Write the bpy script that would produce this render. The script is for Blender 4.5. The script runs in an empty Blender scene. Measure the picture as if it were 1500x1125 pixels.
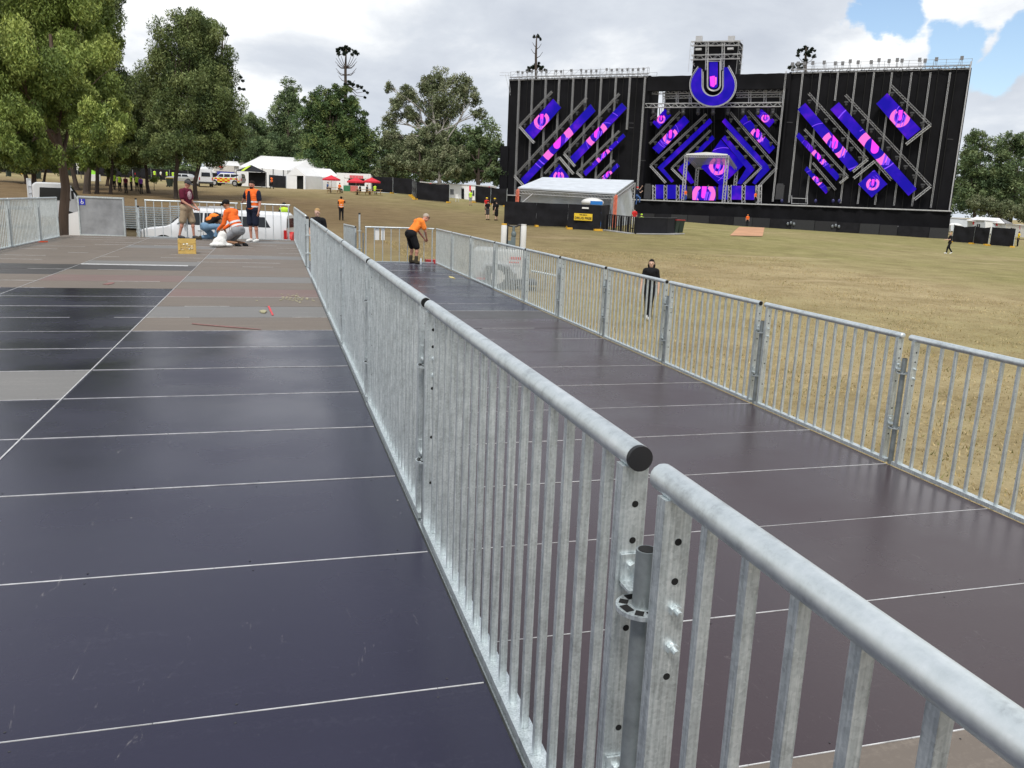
import bpy, math, random
import numpy as np
from math import sin, cos, pi, radians, atan2, sqrt
from mathutils import Vector, Matrix
random.seed(7); rng = np.random.default_rng(7)
scene = bpy.context.scene
C = scene.collection
V = Vector
# ------------------------------------------------------------------ camera
F = 1213.0; CX = 750.0; CY = 562.5
YAW = radians(16.1956); PITCH = radians(12.45); ROLL = radians(2.25); HC = 1.6
f0 = V((sin(YAW), cos(YAW), 0)); r0 = V((cos(YAW), -sin(YAW), 0)); u0 = V((0, 0, 1))
fw = f0*cos(PITCH) - u0*sin(PITCH); up_ = u0*cos(PITCH) + f0*sin(PITCH)
rt = r0*cos(ROLL) + up_*sin(ROLL); uu = -r0*sin(ROLL) + up_*cos(ROLL)
CAM = V((0, 0, HC))
cd = bpy.data.cameras.new('camera'); cam = bpy.data.objects.new('camera', cd); C.objects.link(cam)
m = Matrix.Identity(4)
for i in range(3):
    m[i][0] = rt[i]; m[i][1] = uu[i]; m[i][2] = -fw[i]; m[i][3] = CAM[i]
cam.matrix_world = m
cd.sensor_width = 36; cd.lens = F/1500*36; cd.clip_end = 3000; cd.clip_start = 0.05
scene.camera = cam
def ray(px, py): return fw + rt*((px-CX)/F) + uu*((CY-py)/F)
def dep(px, py, D): return CAM + ray(px, py)*D           # a point D metres in front of the lens
def pl(px, py, z):
    d = ray(px, py); return CAM + d*((z-HC)/d.z)
def depth_of(p): return (V(p)-CAM).dot(fw)
def pxm(D): return D/F
# ------------------------------------------------------------------ mesh builder
class MB:
    def __init__(s): s.v = []; s.f = []; s.m = []
    def add(s, vs, fs, mi=0):
        b = len(s.v); s.v += [tuple(v) for v in vs]
        s.f += [tuple(b+i for i in f) for f in fs]; s.m += [mi]*len(fs); return s
    def box(s, c, d, mi=0, ax=None, bev=0):
        c = V(c); X, Y, Z = ax or (V((1,0,0)), V((0,1,0)), V((0,0,1)))
        a, b, e = d[0]/2, d[1]/2, d[2]/2
        vs = [c + X*(a*i) + Y*(b*j) + Z*(e*k) for i in (-1,1) for j in (-1,1) for k in (-1,1)]
        return s.add(vs, [(0,1,3,2),(4,6,7,5),(0,4,5,1),(2,3,7,6),(0,2,6,4),(1,5,7,3)], mi)
    def tube(s, p, q, r, r2=None, n=8, mi=0, cap=True):
        p = V(p); q = V(q); r2 = r if r2 is None else r2
        d = (q-p)
        if d.length < 1e-6: return s
        d.normalize(); a = V((0,0,1)) if abs(d.z) < .9 else V((1,0,0))
        x = d.cross(a).normalized(); y = d.cross(x)
        vs = []
        for c, rr in ((p, r), (q, r2)):
            for i in range(n):
                t = 2*pi*(i+.5)/n; vs.append(c + x*(rr*cos(t)) + y*(rr*sin(t)))
        fs = [(i, (i+1) % n, n+(i+1) % n, n+i) for i in range(n)]
        if cap: fs += [tuple(range(n-1,-1,-1)), tuple(range(n, 2*n))]
        return s.add(vs, fs, mi)
    def path(s, pts, rs, n=8, mi=0):
        pts = [V(p) for p in pts]
        if not isinstance(rs, (list, tuple)): rs = [rs]*len(pts)
        vs = []; x = None
        for k, p in enumerate(pts):
            d = (pts[min(k+1, len(pts)-1)] - pts[max(k-1, 0)]).normalized()
            if x is None:
                a = V((0,0,1)) if abs(d.z) < .9 else V((1,0,0)); x = d.cross(a).normalized()
            x = (x - d*x.dot(d)).normalized(); y = d.cross(x)
            for i in range(n):
                t = 2*pi*i/n; vs.append(p + x*(rs[k]*cos(t)) + y*(rs[k]*sin(t)))
        fs = []
        for k in range(len(pts)-1):
            for i in range(n): fs.append((k*n+i, k*n+(i+1) % n, (k+1)*n+(i+1) % n, (k+1)*n+i))
        e = (len(pts)-1)*n
        fs += [tuple(range(n-1,-1,-1)), tuple(range(e, e+n))]
        return s.add(vs, fs, mi)
    def ell(s, c, r, mi=0, nu=12, nv=8, M=None):
        c = V(c); r = (r, r, r) if not hasattr(r, '__len__') else r
        vs = []; 
        for j in range(1, nv):
            ph = pi*j/nv
            for i in range(nu):
                t = 2*pi*i/nu; w = V((r[0]*sin(ph)*cos(t), r[1]*sin(ph)*sin(t), r[2]*cos(ph)))
                if M: w = M @ w
                vs.append(c+w)
        a = V((0,0,r[2])); 
        if M: a = M @ a
        vs += [c+a, c-a]; T = len(vs)-2; fs = []
        for j in range(nv-2):
            for i in range(nu): fs.append((j*nu+i, (j+1)*nu+i, (j+1)*nu+(i+1) % nu, j*nu+(i+1) % nu))
        for i in range(nu):
            fs.append((T, i, (i+1) % nu)); fs.append((T+1, (nv-2)*nu+(i+1) % nu, (nv-2)*nu+i))
        return s.add(vs, fs, mi)
    def prism(s, pts, t, mi=0):                           # polygon pushed along vector t
        n = len(pts); pts = [V(p) for p in pts]; t = V(t)
        nn = V((0,0,0))
        for i in range(n): nn += pts[i].cross(pts[(i+1) % n])
        if nn.dot(t) > 0: pts = pts[::-1]
        vs = pts + [p+t for p in pts]
        fs = [tuple(range(n)), tuple(range(2*n-1, n-1, -1))] + [(i, i+n, (i+1) % n + n, (i+1) % n) for i in range(n)]
        return s.add(vs, fs, mi)
    def quad(s, a, b, c, d, mi=0): return s.add([a, b, c, d], [(0,1,2,3)], mi)
    def lathe(s, c, prof, n=16, mi=0):
        c = V(c); vs = [c+V((r*cos(2*pi*i/n), r*sin(2*pi*i/n), z)) for r, z in prof for i in range(n)]
        k = len(prof)
        fs = [(j*n+i, j*n+(i+1) % n, (j+1)*n+(i+1) % n, (j+1)*n+i) for j in range(k-1) for i in range(n)]
        fs += [tuple(range(n-1,-1,-1)), tuple(range((k-1)*n, k*n))]
        return s.add(vs, fs, mi)
    def mesh(s, name, mats, smooth=False):
        me = bpy.data.meshes.new(name); me.from_pydata(s.v, [], s.f)
        for mt in (mats if isinstance(mats, (list, tuple)) else [mats]): me.materials.append(mt)
        if any(s.m): me.polygons.foreach_set('material_index', s.m)
        if smooth:
            try: me.shade_smooth(); me.set_sharp_from_angle(angle=radians(40))
            except Exception: pass
        me.update(); return me
    def build(s, name, mats, parent=None, smooth=False, world=False, kind=None):
        o = bpy.data.objects.new(name, s.mesh(name, mats, smooth)); C.objects.link(o)
        if parent is not None:
            o.parent = parent
            if world: o.matrix_parent_inverse = parent.matrix_basis.inverted()
        if kind: o['kind'] = kind
        return o
def thing(name, label, cat, loc=(0,0,0), rz=0, group=None):
    o = bpy.data.objects.new(name, None); C.objects.link(o); o.empty_display_size = .1
    o.matrix_basis = Matrix.Translation(V(loc)) @ Matrix.Rotation(rz, 4, 'Z')
    o['label'] = label; o['category'] = cat
    if group: o['group'] = group
    return o
def tag(o, label, cat, group=None):
    o['label'] = label; o['category'] = cat
    if group: o['group'] = group
    return o
def place(o, loc, rz=0): o.matrix_basis = Matrix.Translation(V(loc)) @ Matrix.Rotation(rz, 4, 'Z'); return o
kids = {}
def copy_tree(o, loc, rz, label=None):
    def rec(a, par):
        c = a.copy(); C.objects.link(c)
        if par is not None: c.parent = par
        for ch in a.children: rec(ch, c)
        return c
    r = rec(o, None); place(r, loc, rz)
    if label: r['label'] = label
    return r
# ------------------------------------------------------------------ materials
MATS = {}
def mat(name, col, rough=.7, metal=0.0, var=.12, scale=4.0, bump=0.0, bscale=30.0, spec=None, emit=None, es=1.0, stretch=None, alpha=None):
    if name in MATS: return MATS[name]
    m = bpy.data.materials.new(name); m.use_nodes = True; nt = m.node_tree; N = nt.nodes; L = nt.links
    b = N['Principled BSDF']; b.inputs['Roughness'].default_value = rough; b.inputs['Metallic'].default_value = metal
    if spec is not None: b.inputs['Specular IOR Level'].default_value = spec
    tc = N.new('ShaderNodeTexCoord'); mp = N.new('ShaderNodeMapping'); L.new(tc.outputs['Object'], mp.inputs[0])
    if stretch: mp.inputs['Scale'].default_value = stretch
    if var > 0:
        nz = N.new('ShaderNodeTexNoise'); nz.inputs['Scale'].default_value = scale; nz.inputs['Detail'].default_value = 6; nz.inputs['Roughness'].default_value = .62
        L.new(mp.outputs[0], nz.inputs['Vector'])
        rp = N.new('ShaderNodeMapRange'); rp.inputs['From Min'].default_value = .3; rp.inputs['From Max'].default_value = .7
        rp.inputs['To Min'].default_value = 1-var; rp.inputs['To Max'].default_value = 1+var
        L.new(nz.outputs['Fac'], rp.inputs['Value'])
        mx = N.new('ShaderNodeVectorMath'); mx.operation = 'SCALE'; mx.inputs[0].default_value = col[:3]
        L.new(rp.outputs[0], mx.inputs['Scale']); L.new(mx.outputs[0], b.inputs['Base Color'])
    else: b.inputs['Base Color'].default_value = (*col[:3], 1)
    if bump > 0:
        n2 = N.new('ShaderNodeTexNoise'); n2.inputs['Scale'].default_value = bscale; n2.inputs['Detail'].default_value = 5
        L.new(mp.outputs[0], n2.inputs['Vector'])
        bp = N.new('ShaderNodeBump'); bp.inputs['Strength'].default_value = bump; bp.inputs['Distance'].default_value = .05
        L.new(n2.outputs['Fac'], bp.inputs['Height']); L.new(bp.outputs[0], b.inputs['Normal'])
    if emit:
        b.inputs['Emission Color'].default_value = (*emit, 1); b.inputs['Emission Strength'].default_value = es
    MATS[name] = m; return m
def ramp(N, stops):
    r = N.new('ShaderNodeValToRGB'); e = r.color_ramp.elements
    while len(e) < len(stops): e.new(.5)
    for i, (p, c) in enumerate(stops): e[i].position = p; e[i].color = (*c, 1)
    return r
def galv_material(nm='galvanised_steel', rail=False):
    m = bpy.data.materials.new(nm); m.use_nodes = True; nt = m.node_tree; N = nt.nodes; L = nt.links
    b = N['Principled BSDF']
    tc = N.new('ShaderNodeTexCoord'); gm = N.new('ShaderNodeNewGeometry')
    vo = N.new('ShaderNodeTexVoronoi'); vo.inputs['Scale'].default_value = 170; L.new(gm.outputs['Position'], vo.inputs['Vector'])
    nz = N.new('ShaderNodeTexNoise'); nz.inputs['Scale'].default_value = 22; nz.inputs['Detail'].default_value = 9; nz.inputs['Roughness'].default_value = .7
    L.new(gm.outputs['Position'], nz.inputs['Vector'])
    mp = N.new('ShaderNodeMapping'); mp.inputs['Scale'].default_value = (25, 4, 25) if rail else (160, 160, 5); L.new(gm.outputs['Position'], mp.inputs[0])
    st = N.new('ShaderNodeTexNoise'); st.inputs['Scale'].default_value = 1; st.inputs['Detail'].default_value = 3; L.new(mp.outputs[0], st.inputs['Vector'])
    a1 = N.new('ShaderNodeMath'); a1.operation = 'MULTIPLY_ADD'; a1.inputs[1].default_value = .03 if rail else .16; L.new(vo.outputs['Color'], a1.inputs[0]); 
    a2 = N.new('ShaderNodeMath'); a2.operation = 'MULTIPLY_ADD'; a2.inputs[1].default_value = .3 if rail else .42; L.new(nz.outputs['Fac'], a2.inputs[0]); L.new(a1.outputs[0], a2.inputs[2])
    a1.inputs[2].default_value = 0
    a3 = N.new('ShaderNodeMath'); a3.operation = 'MULTIPLY_ADD'; a3.inputs[1].default_value = .22 if rail else .6; L.new(st.outputs['Fac'], a3.inputs[0]); L.new(a2.outputs[0], a3.inputs[2])
    r = ramp(N, [(.17, (.4,.43,.44)), (.26, (.64,.69,.7)), (.36, (.78,.82,.835))] if rail else [(.34, (.34,.37,.38)), (.56, (.58,.635,.65)), (.76, (.8,.85,.865))]); L.new(a3.outputs[0], r.inputs[0])
    L.new(r.outputs[0], b.inputs['Base Color'])
    b.inputs['Metallic'].default_value = .8
    rr = N.new('ShaderNodeMapRange'); rr.inputs['To Min'].default_value = .34; rr.inputs['To Max'].default_value = .6; L.new(nz.outputs['Fac'], rr.inputs['Value']); L.new(rr.outputs[0], b.inputs['Roughness'])
    bp = N.new('ShaderNodeBump'); bp.inputs['Strength'].default_value = .08 if rail else .25; bp.inputs['Distance'].default_value = .002
    L.new(st.outputs['Fac'], bp.inputs['Height']); L.new(bp.outputs[0], b.inputs['Normal'])
    return m
galv = galv_material(); galv_rail = galv_material('galvanised_rail', True)
def deck_material(name, c1, c2, wear, wearcol, rough):
    m = bpy.data.materials.new(name); m.use_nodes = True; nt = m.node_tree; N = nt.nodes; L = nt.links
    b = N['Principled BSDF']; b.inputs['Specular IOR Level'].default_value = .4; gm = N.new('ShaderNodeNewGeometry')
    n1 = N.new('ShaderNodeTexNoise'); n1.inputs['Scale'].default_value = .9; n1.inputs['Detail'].default_value = 5; L.new(gm.outputs['Position'], n1.inputs['Vector'])
    mp = N.new('ShaderNodeMapping'); mp.inputs['Scale'].default_value = (.8, 7, 1); L.new(gm.outputs['Position'], mp.inputs[0])
    n2 = N.new('ShaderNodeTexNoise'); n2.inputs['Scale'].default_value = 1.5; n2.inputs['Detail'].default_value = 9; n2.inputs['Roughness'].default_value = .68; L.new(mp.outputs[0], n2.inputs['Vector'])
    n3 = N.new('ShaderNodeTexNoise'); n3.inputs['Scale'].default_value = 38; n3.inputs['Detail'].default_value = 6; n3.inputs['Roughness'].default_value = .7; L.new(gm.outputs['Position'], n3.inputs['Vector'])
    mx = N.new('ShaderNodeMix'); mx.data_type = 'RGBA'; mx.inputs[6].default_value = (*c1,1); mx.inputs[7].default_value = (*c2,1); L.new(n1.outputs['Fac'], mx.inputs[0])
    ms = N.new('ShaderNodeMath'); ms.operation = 'MULTIPLY'; L.new(n2.outputs['Fac'], ms.inputs[0]); L.new(n3.outputs['Fac'], ms.inputs[1])
    mr = N.new('ShaderNodeMapRange'); mr.inputs['From Min'].default_value = .3 - .08*wear; mr.inputs['From Max'].default_value = .5; mr.inputs['To Max'].default_value = min(1, .12+wear*.9); L.new(ms.outputs[0], mr.inputs['Value'])
    m2 = N.new('ShaderNodeMix'); m2.data_type = 'RGBA'; m2.inputs[7].default_value = (*wearcol,1); L.new(mr.outputs[0], m2.inputs[0]); L.new(mx.outputs[2], m2.inputs[6])
    ms2 = N.new('ShaderNodeMapping'); ms2.inputs['Scale'].default_value = (5, 1.3, 1); ms2.inputs['Rotation'].default_value = (0, 0, .5); L.new(gm.outputs['Position'], ms2.inputs[0])
    n4 = N.new('ShaderNodeTexNoise'); n4.inputs['Scale'].default_value = 2.6; n4.inputs['Detail'].default_value = 10; n4.inputs['Roughness'].default_value = .8; n4.inputs['Distortion'].default_value = 1.2; L.new(ms2.outputs[0], n4.inputs['Vector'])
    q4 = N.new('ShaderNodeMapRange'); q4.inputs['From Min'].default_value = .625; q4.inputs['From Max'].default_value = .75; q4.inputs['To Max'].default_value = .75; L.new(n4.outputs['Fac'], q4.inputs['Value'])
    m5 = N.new('ShaderNodeMix'); m5.data_type = 'RGBA'; m5.inputs[7].default_value = (.3,.28,.27,1); L.new(q4.outputs[0], m5.inputs[0]); L.new(m2.outputs[2], m5.inputs[6])
    vs_ = N.new('ShaderNodeTexVoronoi'); vs_.inputs['Scale'].default_value = 2.2; L.new(gm.outputs['Position'], vs_.inputs['Vector'])
    q5 = N.new('ShaderNodeMapRange'); q5.inputs['From Min'].default_value = .006; q5.inputs['From Max'].default_value = .016; q5.inputs['To Min'].default_value = .8; q5.inputs['To Max'].default_value = 0; L.new(vs_.outputs['Distance'], q5.inputs['Value'])
    m6 = N.new('ShaderNodeMix'); m6.data_type = 'RGBA'; m6.inputs[7].default_value = (.4,.38,.36,1); L.new(q5.outputs[0], m6.inputs[0]); L.new(m5.outputs[2], m6.inputs[6])
    L.new(m6.outputs[2], b.inputs['Base Color'])
    r = N.new('ShaderNodeMapRange'); r.inputs['From Min'].default_value = .3; r.inputs['From Max'].default_value = .7; r.inputs['To Min'].default_value = rough-.07; r.inputs['To Max'].default_value = rough+.1; L.new(n1.outputs['Fac'], r.inputs['Value']); L.new(r.outputs[0], b.inputs['Roughness'])
    bp = N.new('ShaderNodeBump'); bp.inputs['Strength'].default_value = .06; bp.inputs['Distance'].default_value = .01; L.new(n3.outputs['Fac'], bp.inputs['Height']); L.new(bp.outputs[0], b.inputs['Normal'])
    return m
DK = [deck_material('deck_film_dark', (.012,.011,.028), (.024,.022,.048), .1, (.09,.088,.12), .24),
      deck_material('deck_film_mid', (.05,.047,.05), (.075,.068,.068), .35, (.2,.18,.16), .45),
      deck_material('deck_worn_brown', (.13,.108,.09), (.18,.15,.125), .7, (.27,.23,.19), .6),
      deck_material('deck_worn_grey', (.15,.145,.14), (.2,.195,.19), .6, (.28,.27,.25), .6),
      deck_material('deck_film_purple', (.034,.021,.027), (.052,.033,.038), .06, (.14,.11,.11), .25),
      deck_material('deck_worn_pink', (.16,.11,.1), (.2,.14,.125), .6, (.3,.2,.18), .6)]
seam_m = mat('aluminium_seam', (.62,.62,.62), .4, .2, .3, 12)
black_m = mat('black_rubber', (.012,.012,.014), .5, 0, .1)
hole_m = mat('black_hole', (.004,.004,.004), .9, 0, 0)
alu = mat('aluminium_truss', (.5,.5,.51), .4, .3, .15, 3)
steel_dark = mat('dark_steel', (.06,.06,.065), .5, .5, .2)
cloth_black = mat('black_mesh_cloth', (.008,.008,.01), .85, 0, .35, .35, .35, .6, spec=.15)
cloth_black2 = mat('black_shade_cloth', (.013,.013,.016), .8, 0, .35, 1.2, .3, 1.5, spec=.2)
white_pvc = mat('white_tent_fabric', (.78,.78,.78), .55, 0, .05, .8, .15, 1.2)
white_panel = mat('white_cabin_panel', (.72,.72,.7), .5, 0, .06, 1)
grey_pvc = mat('grey_tent_fabric', (.55,.585,.63), .6, 0, .12, .9, .5, 1.1)
glass_dark = mat('dark_window_glass', (.012,.014,.017), .08, 0, 0)
white_paint = mat('white_car_paint', (.72,.74,.77), .22, 0, .03, 2)
yellow_p = mat('yellow_plastic', (.75,.42,.03), .55, 0, .15)
red_cloth = mat('red_fabric', (.62,.02,.04), .7, 0, .1)
orange_bar = mat('orange_barrier_plastic', (.75,.1,.03), .5, 0, .15)
blueplastic = mat('blue_plastic', (.02,.2,.62), .4, 0, .1)
wood = mat('pine_timber', (.42,.27,.12), .7, 0, .2, 8)
orange_leg = mat('faded_orange_wrap', (.72,.2,.12), .6, 0, .12)
# ------------------------------------------------------------------ terrain
CP = [dep(947,468,24), dep(1390,372.5,68), dep(1490,361,98), dep(715,322.7,77), dep(500,322.9,62), dep(190,283,87),
      dep(678,294.5,135), dep(480,278,125), dep(308,273.7,115), dep(1393,350,119), dep(1140,335,131), dep(741,318,147), dep(13,259,110),
      dep(738,330,70), dep(933,341,68), dep(728,420,29)]
CP = [tuple(p) for p in CP] + [(-2,31,-.9), (-9,34,-.62), (-12,20,-1.0), (0,0,-1.35), (8,6,-1.6), (20,10,-1.65), (40,25,-1.65), (-15,-10,-1.3), (15,-15,-1.7), (-30,60,.6), (60,0,-1.6), (-60,120,2.9), (120,60,-1.2), (0,200,2.8), (-100,200,3.5), (60,220,.5), (160,160,-.6), (100,230,0), (260,120,0), (-120,60,2.4), (0,-80,-1.5), (120,-60,-1.5), (-120,-60,0), (250,320,1), (-250,300,4), (0,380,3.2)]
CP = np.array(CP, float)
def tps(A, B):
    r = np.sqrt(((A[:,None,:]-B[None,:,:])**2).sum(-1)); return np.where(r > 0, r*r*np.log(np.maximum(r, 1e-9)), 0)
_P = CP[:,:2]/100; _n = len(_P)
_M = np.zeros((_n+3, _n+3)); _M[:_n,:_n] = tps(_P, _P) + np.eye(_n)*.0004
_M[:_n,_n] = 1; _M[:_n,_n+1:] = _P; _M[_n,:_n] = 1; _M[_n+1:,:_n] = _P.T
_w = np.linalg.solve(_M, np.concatenate([CP[:,2], np.zeros(3)]))
def gzn(xy):
    q = np.asarray(xy, float)/100
    k = tps(q, _P) @ _w[:_n] + _w[_n] + q @ _w[_n+1:]
    return np.clip(k, -1.9, 4.5)
def gz(x, y): return float(gzn(np.array([[x, y]]))[0])
def G(px, py, D0=20, D1=260):                              # where the line of sight meets the grass
    last = None
    D = D0
    while D < D1:
        p = dep(px, py, D); 
        if p.z < gz(p.x, p.y): return V((p.x, p.y, gz(p.x, p.y)))
        D += .5
    p = dep(px, py, D1); return V((p.x, p.y, gz(p.x, p.y)))
def on(px, D, dz=0):                                       # ground point in the column px at depth D
    p = dep(px, 300, D)
    for _ in range(4):
        z = gz(p.x, p.y)+dz; py = 300
        a, b = dep(px, 0, D), dep(px, 1000, D); t = (z-a.z)/(b.z-a.z); p = a.lerp(b, t)
    return V((p.x, p.y, gz(p.x, p.y)))
# ground sheet: polar grid round the deck, dense near it
R = np.concatenate([[0], np.geomspace(3, 900, 120)]); T = np.linspace(0, 2*pi, 241)[:-1]
xy = np.array([(r*np.cos(t), r*np.sin(t)) for r in R[1:] for t in T]); xy = np.vstack([[0, 0], xy])
zz = gzn(xy) + .025*np.sin(xy[:,0]*1.3+np.cos(xy[:,1]*.7)*2)*np.cos(xy[:,1]*.9)
nt_ = len(T); fs = [(0, 1+i, 1+(i+1) % nt_) for i in range(nt_)]
for k in range(len(R)-2):
    for i in range(nt_): fs.append((1+k*nt_+i, 1+(k+1)*nt_+i, 1+(k+1)*nt_+(i+1) % nt_, 1+k*nt_+(i+1) % nt_))
def grass_material():
    m = bpy.data.materials.new('dry_grass'); m.use_nodes = True; nt = m.node_tree; N = nt.nodes; L = nt.links
    b = N['Principled BSDF']; b.inputs['Roughness'].default_value = .95; b.inputs['Specular IOR Level'].default_value = .1
    gm = N.new('ShaderNodeNewGeometry')
    def noise(s, d=6, r=.6, vec=None):
        n = N.new('ShaderNodeTexNoise'); n.inputs['Scale'].default_value = s; n.inputs['Detail'].default_value = d; n.inputs['Roughness'].default_value = r
        L.new(vec or gm.outputs['Position'], n.inputs['Vector']); return n.outputs['Fac']
    big = noise(.045, 5, .55); mid = noise(.55, 8, .68); fine = noise(9, 8, .75); tiny = noise(45, 4, .7)
    mp = N.new('ShaderNodeMapping'); mp.inputs['Scale'].default_value = (.05, .55, .3); mp.inputs['Rotation'].default_value = (0, 0, .25); L.new(gm.outputs['Position'], mp.inputs[0])
    strk = noise(1, 6, .6, mp.outputs[0])
    def comb(a, ka, bb, kb):
        x = N.new('ShaderNodeMath'); x.operation = 'MULTIPLY'; x.inputs[1].default_value = ka; L.new(a, x.inputs[0])
        y = N.new('ShaderNodeMath'); y.operation = 'MULTIPLY_ADD'; y.inputs[1].default_value = kb; L.new(bb, y.inputs[0]); L.new(x.outputs[0], y.inputs[2]); return y.outputs[0]
    k1 = comb(comb(mid, .45, fine, .4), 1, tiny, .25)
    r1 = ramp(N, [(.38, (.15,.11,.05)), (.52, (.295,.235,.125)), (.64, (.43,.35,.205)), (.78, (.58,.49,.32))]); L.new(k1, r1.inputs[0])
    r2 = ramp(N, [(.38, (.1,.1,.035)), (.55, (.23,.21,.085)), (.72, (.36,.32,.15))]); L.new(k1, r2.inputs[0])
    k2 = comb(big, .75, mid, .3)
    # greener band in front of the stage: by distance to a place on the field
    c = dep(1120, 350, 95)
    vd = N.new('ShaderNodeVectorMath'); vd.operation = 'DISTANCE'; L.new(gm.outputs['Position'], vd.inputs[0]); vd.inputs[1].default_value = (c.x, c.y, c.z)
    mr = N.new('ShaderNodeMapRange'); mr.inputs['From Min'].default_value = 15; mr.inputs['From Max'].default_value = 75; mr.inputs['To Min'].default_value = .2; mr.inputs['To Max'].default_value = -.02; L.new(vd.outputs['Value'], mr.inputs['Value'])
    ad = N.new('ShaderNodeMath'); ad.operation = 'ADD'; L.new(k2, ad.inputs[0]); L.new(mr.outputs[0], ad.inputs[1])
    g = N.new('ShaderNodeMapRange'); g.inputs['From Min'].default_value = .46; g.inputs['From Max'].default_value = .68; g.inputs['To Max'].default_value = .9; L.new(ad.outputs[0], g.inputs['Value'])
    mx = N.new('ShaderNodeMix'); mx.data_type = 'RGBA'; L.new(g.outputs[0], mx.inputs[0]); L.new(r1.outputs[0], mx.inputs[6]); L.new(r2.outputs[0], mx.inputs[7])
    # worn pale streaks where the crowd walked
    s = N.new('ShaderNodeMapRange'); s.inputs['From Min'].default_value = .6; s.inputs['From Max'].default_value = .74; s.inputs['To Max'].default_value = .6; L.new(strk, s.inputs['Value'])
    m3 = N.new('ShaderNodeMix'); m3.data_type = 'RGBA'; L.new(s.outputs[0], m3.inputs[0]); L.new(mx.outputs[2], m3.inputs[6]); m3.inputs[7].default_value = (.48,.38,.24,1)
    # bare brown earth below the gum trees
    c2 = G(140, 285)
    v2 = N.new('ShaderNodeVectorMath'); v2.operation = 'DISTANCE'; L.new(gm.outputs['Position'], v2.inputs[0]); v2.inputs[1].default_value = (c2.x-6, c2.y-14, c2.z)
    e = N.new('ShaderNodeMapRange'); e.inputs['From Min'].default_value = 30; e.inputs['From Max'].default_value = 62; e.inputs['To Min'].default_value = .8; e.inputs['To Max'].default_value = 0; L.new(v2.outputs['Value'], e.inputs['Value'])
    r4 = ramp(N, [(.4, (.08,.05,.027)), (.6, (.16,.102,.056)), (.75, (.25,.165,.092))]); L.new(k1, r4.inputs[0])
    m4 = N.new('ShaderNodeMix'); m4.data_type = 'RGBA'; L.new(e.outputs[0], m4.inputs[0]); L.new(m3.outputs[2], m4.inputs[6]); L.new(r4.outputs[0], m4.inputs[7])
    L.new(m4.outputs[2], b.inputs['Base Color'])
    bp = N.new('ShaderNodeBump'); bp.inputs['Strength'].default_value = .8; bp.inputs['Distance'].default_value = .06; L.new(comb(fine, .7, tiny, .3), bp.inputs['Height']); L.new(bp.outputs[0], b.inputs['Normal'])
    return m
grass = grass_material()
me = bpy.data.meshes.new('ground'); me.from_pydata(np.column_stack([xy, zz]).tolist(), [], fs); me.materials.append(grass); me.shade_smooth()
g = bpy.data.objects.new('ground', me); C.objects.link(g); g['kind'] = 'structure'
# dirt patch (cricket pitch) in the field
mb = MB(); q = [G(1083,333), G(1120,334), G(1117,347), G(1069,346)]
n = 8; vs = []
for i in range(n+1):
    for j in range(n+1):
        a = q[3].lerp(q[2], i/n); b = q[0].lerp(q[1], i/n); p = a.lerp(b, j/n); vs.append((p.x, p.y, gz(p.x, p.y)+.05))
mb.add(vs, [(i*(n+1)+j, (i+1)*(n+1)+j, (i+1)*(n+1)+j+1, i*(n+1)+j+1) for i in range(n) for j in range(n)])
mb.build('path', mat('bare_pitch_earth', (.5,.27,.15), .95, 0, .2, .8), kind='structure')
# short dry grass tufts on the field beside the walkway
def tufts():
    n = 90000
    r = 5.6 + (rng.random(n)**1.7)*34; x = np.empty(n); 
    y = rng.random(n)*46 - 1; x = 5.6 + (rng.random(n)**1.6)*24
    z = gzn(np.column_stack([x, y])) - .01
    h = .03+.06*rng.random(n)**2; w = .006+.01*rng.random(n); a = rng.random(n)*2*pi; lx = rng.normal(0, .03, n); ly = rng.normal(0, .03, n)
    vs = np.empty((n, 3, 3)); vs[:,0] = np.column_stack([x-w*np.cos(a), y-w*np.sin(a), z]); vs[:,1] = np.column_stack([x+w*np.cos(a), y+w*np.sin(a), z]); vs[:,2] = np.column_stack([x+lx, y+ly, z+h])
    me = bpy.data.meshes.new('grass'); me.vertices.add(n*3); me.vertices.foreach_set('co', vs.ravel()); me.loops.add(n*3); me.loops.foreach_set('vertex_index', np.arange(n*3, dtype=np.int32))
    me.polygons.add(n); me.polygons.foreach_set('loop_start', np.arange(0, n*3, 3, dtype=np.int32)); me.polygons.foreach_set('loop_total', np.full(n, 3, dtype=np.int32))
    for mt in (mat('straw_blade', (.52,.41,.22), .9, 0, .2, 2), mat('tan_blade', (.38,.29,.13), .9, 0, .2, 2), mat('olive_blade', (.22,.21,.08), .9, 0, .2, 2)): me.materials.append(mt)
    me.polygons.foreach_set('material_index', rng.choice(3, n, p=[.35,.45,.2]).astype(np.int32)); me.update(); me.validate()
    o = bpy.data.objects.new('grass', me); C.objects.link(o); o['kind'] = 'stuff'; tag(o, 'short dry straw-coloured grass on the field beside the walkway', 'grass')
tufts()
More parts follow.
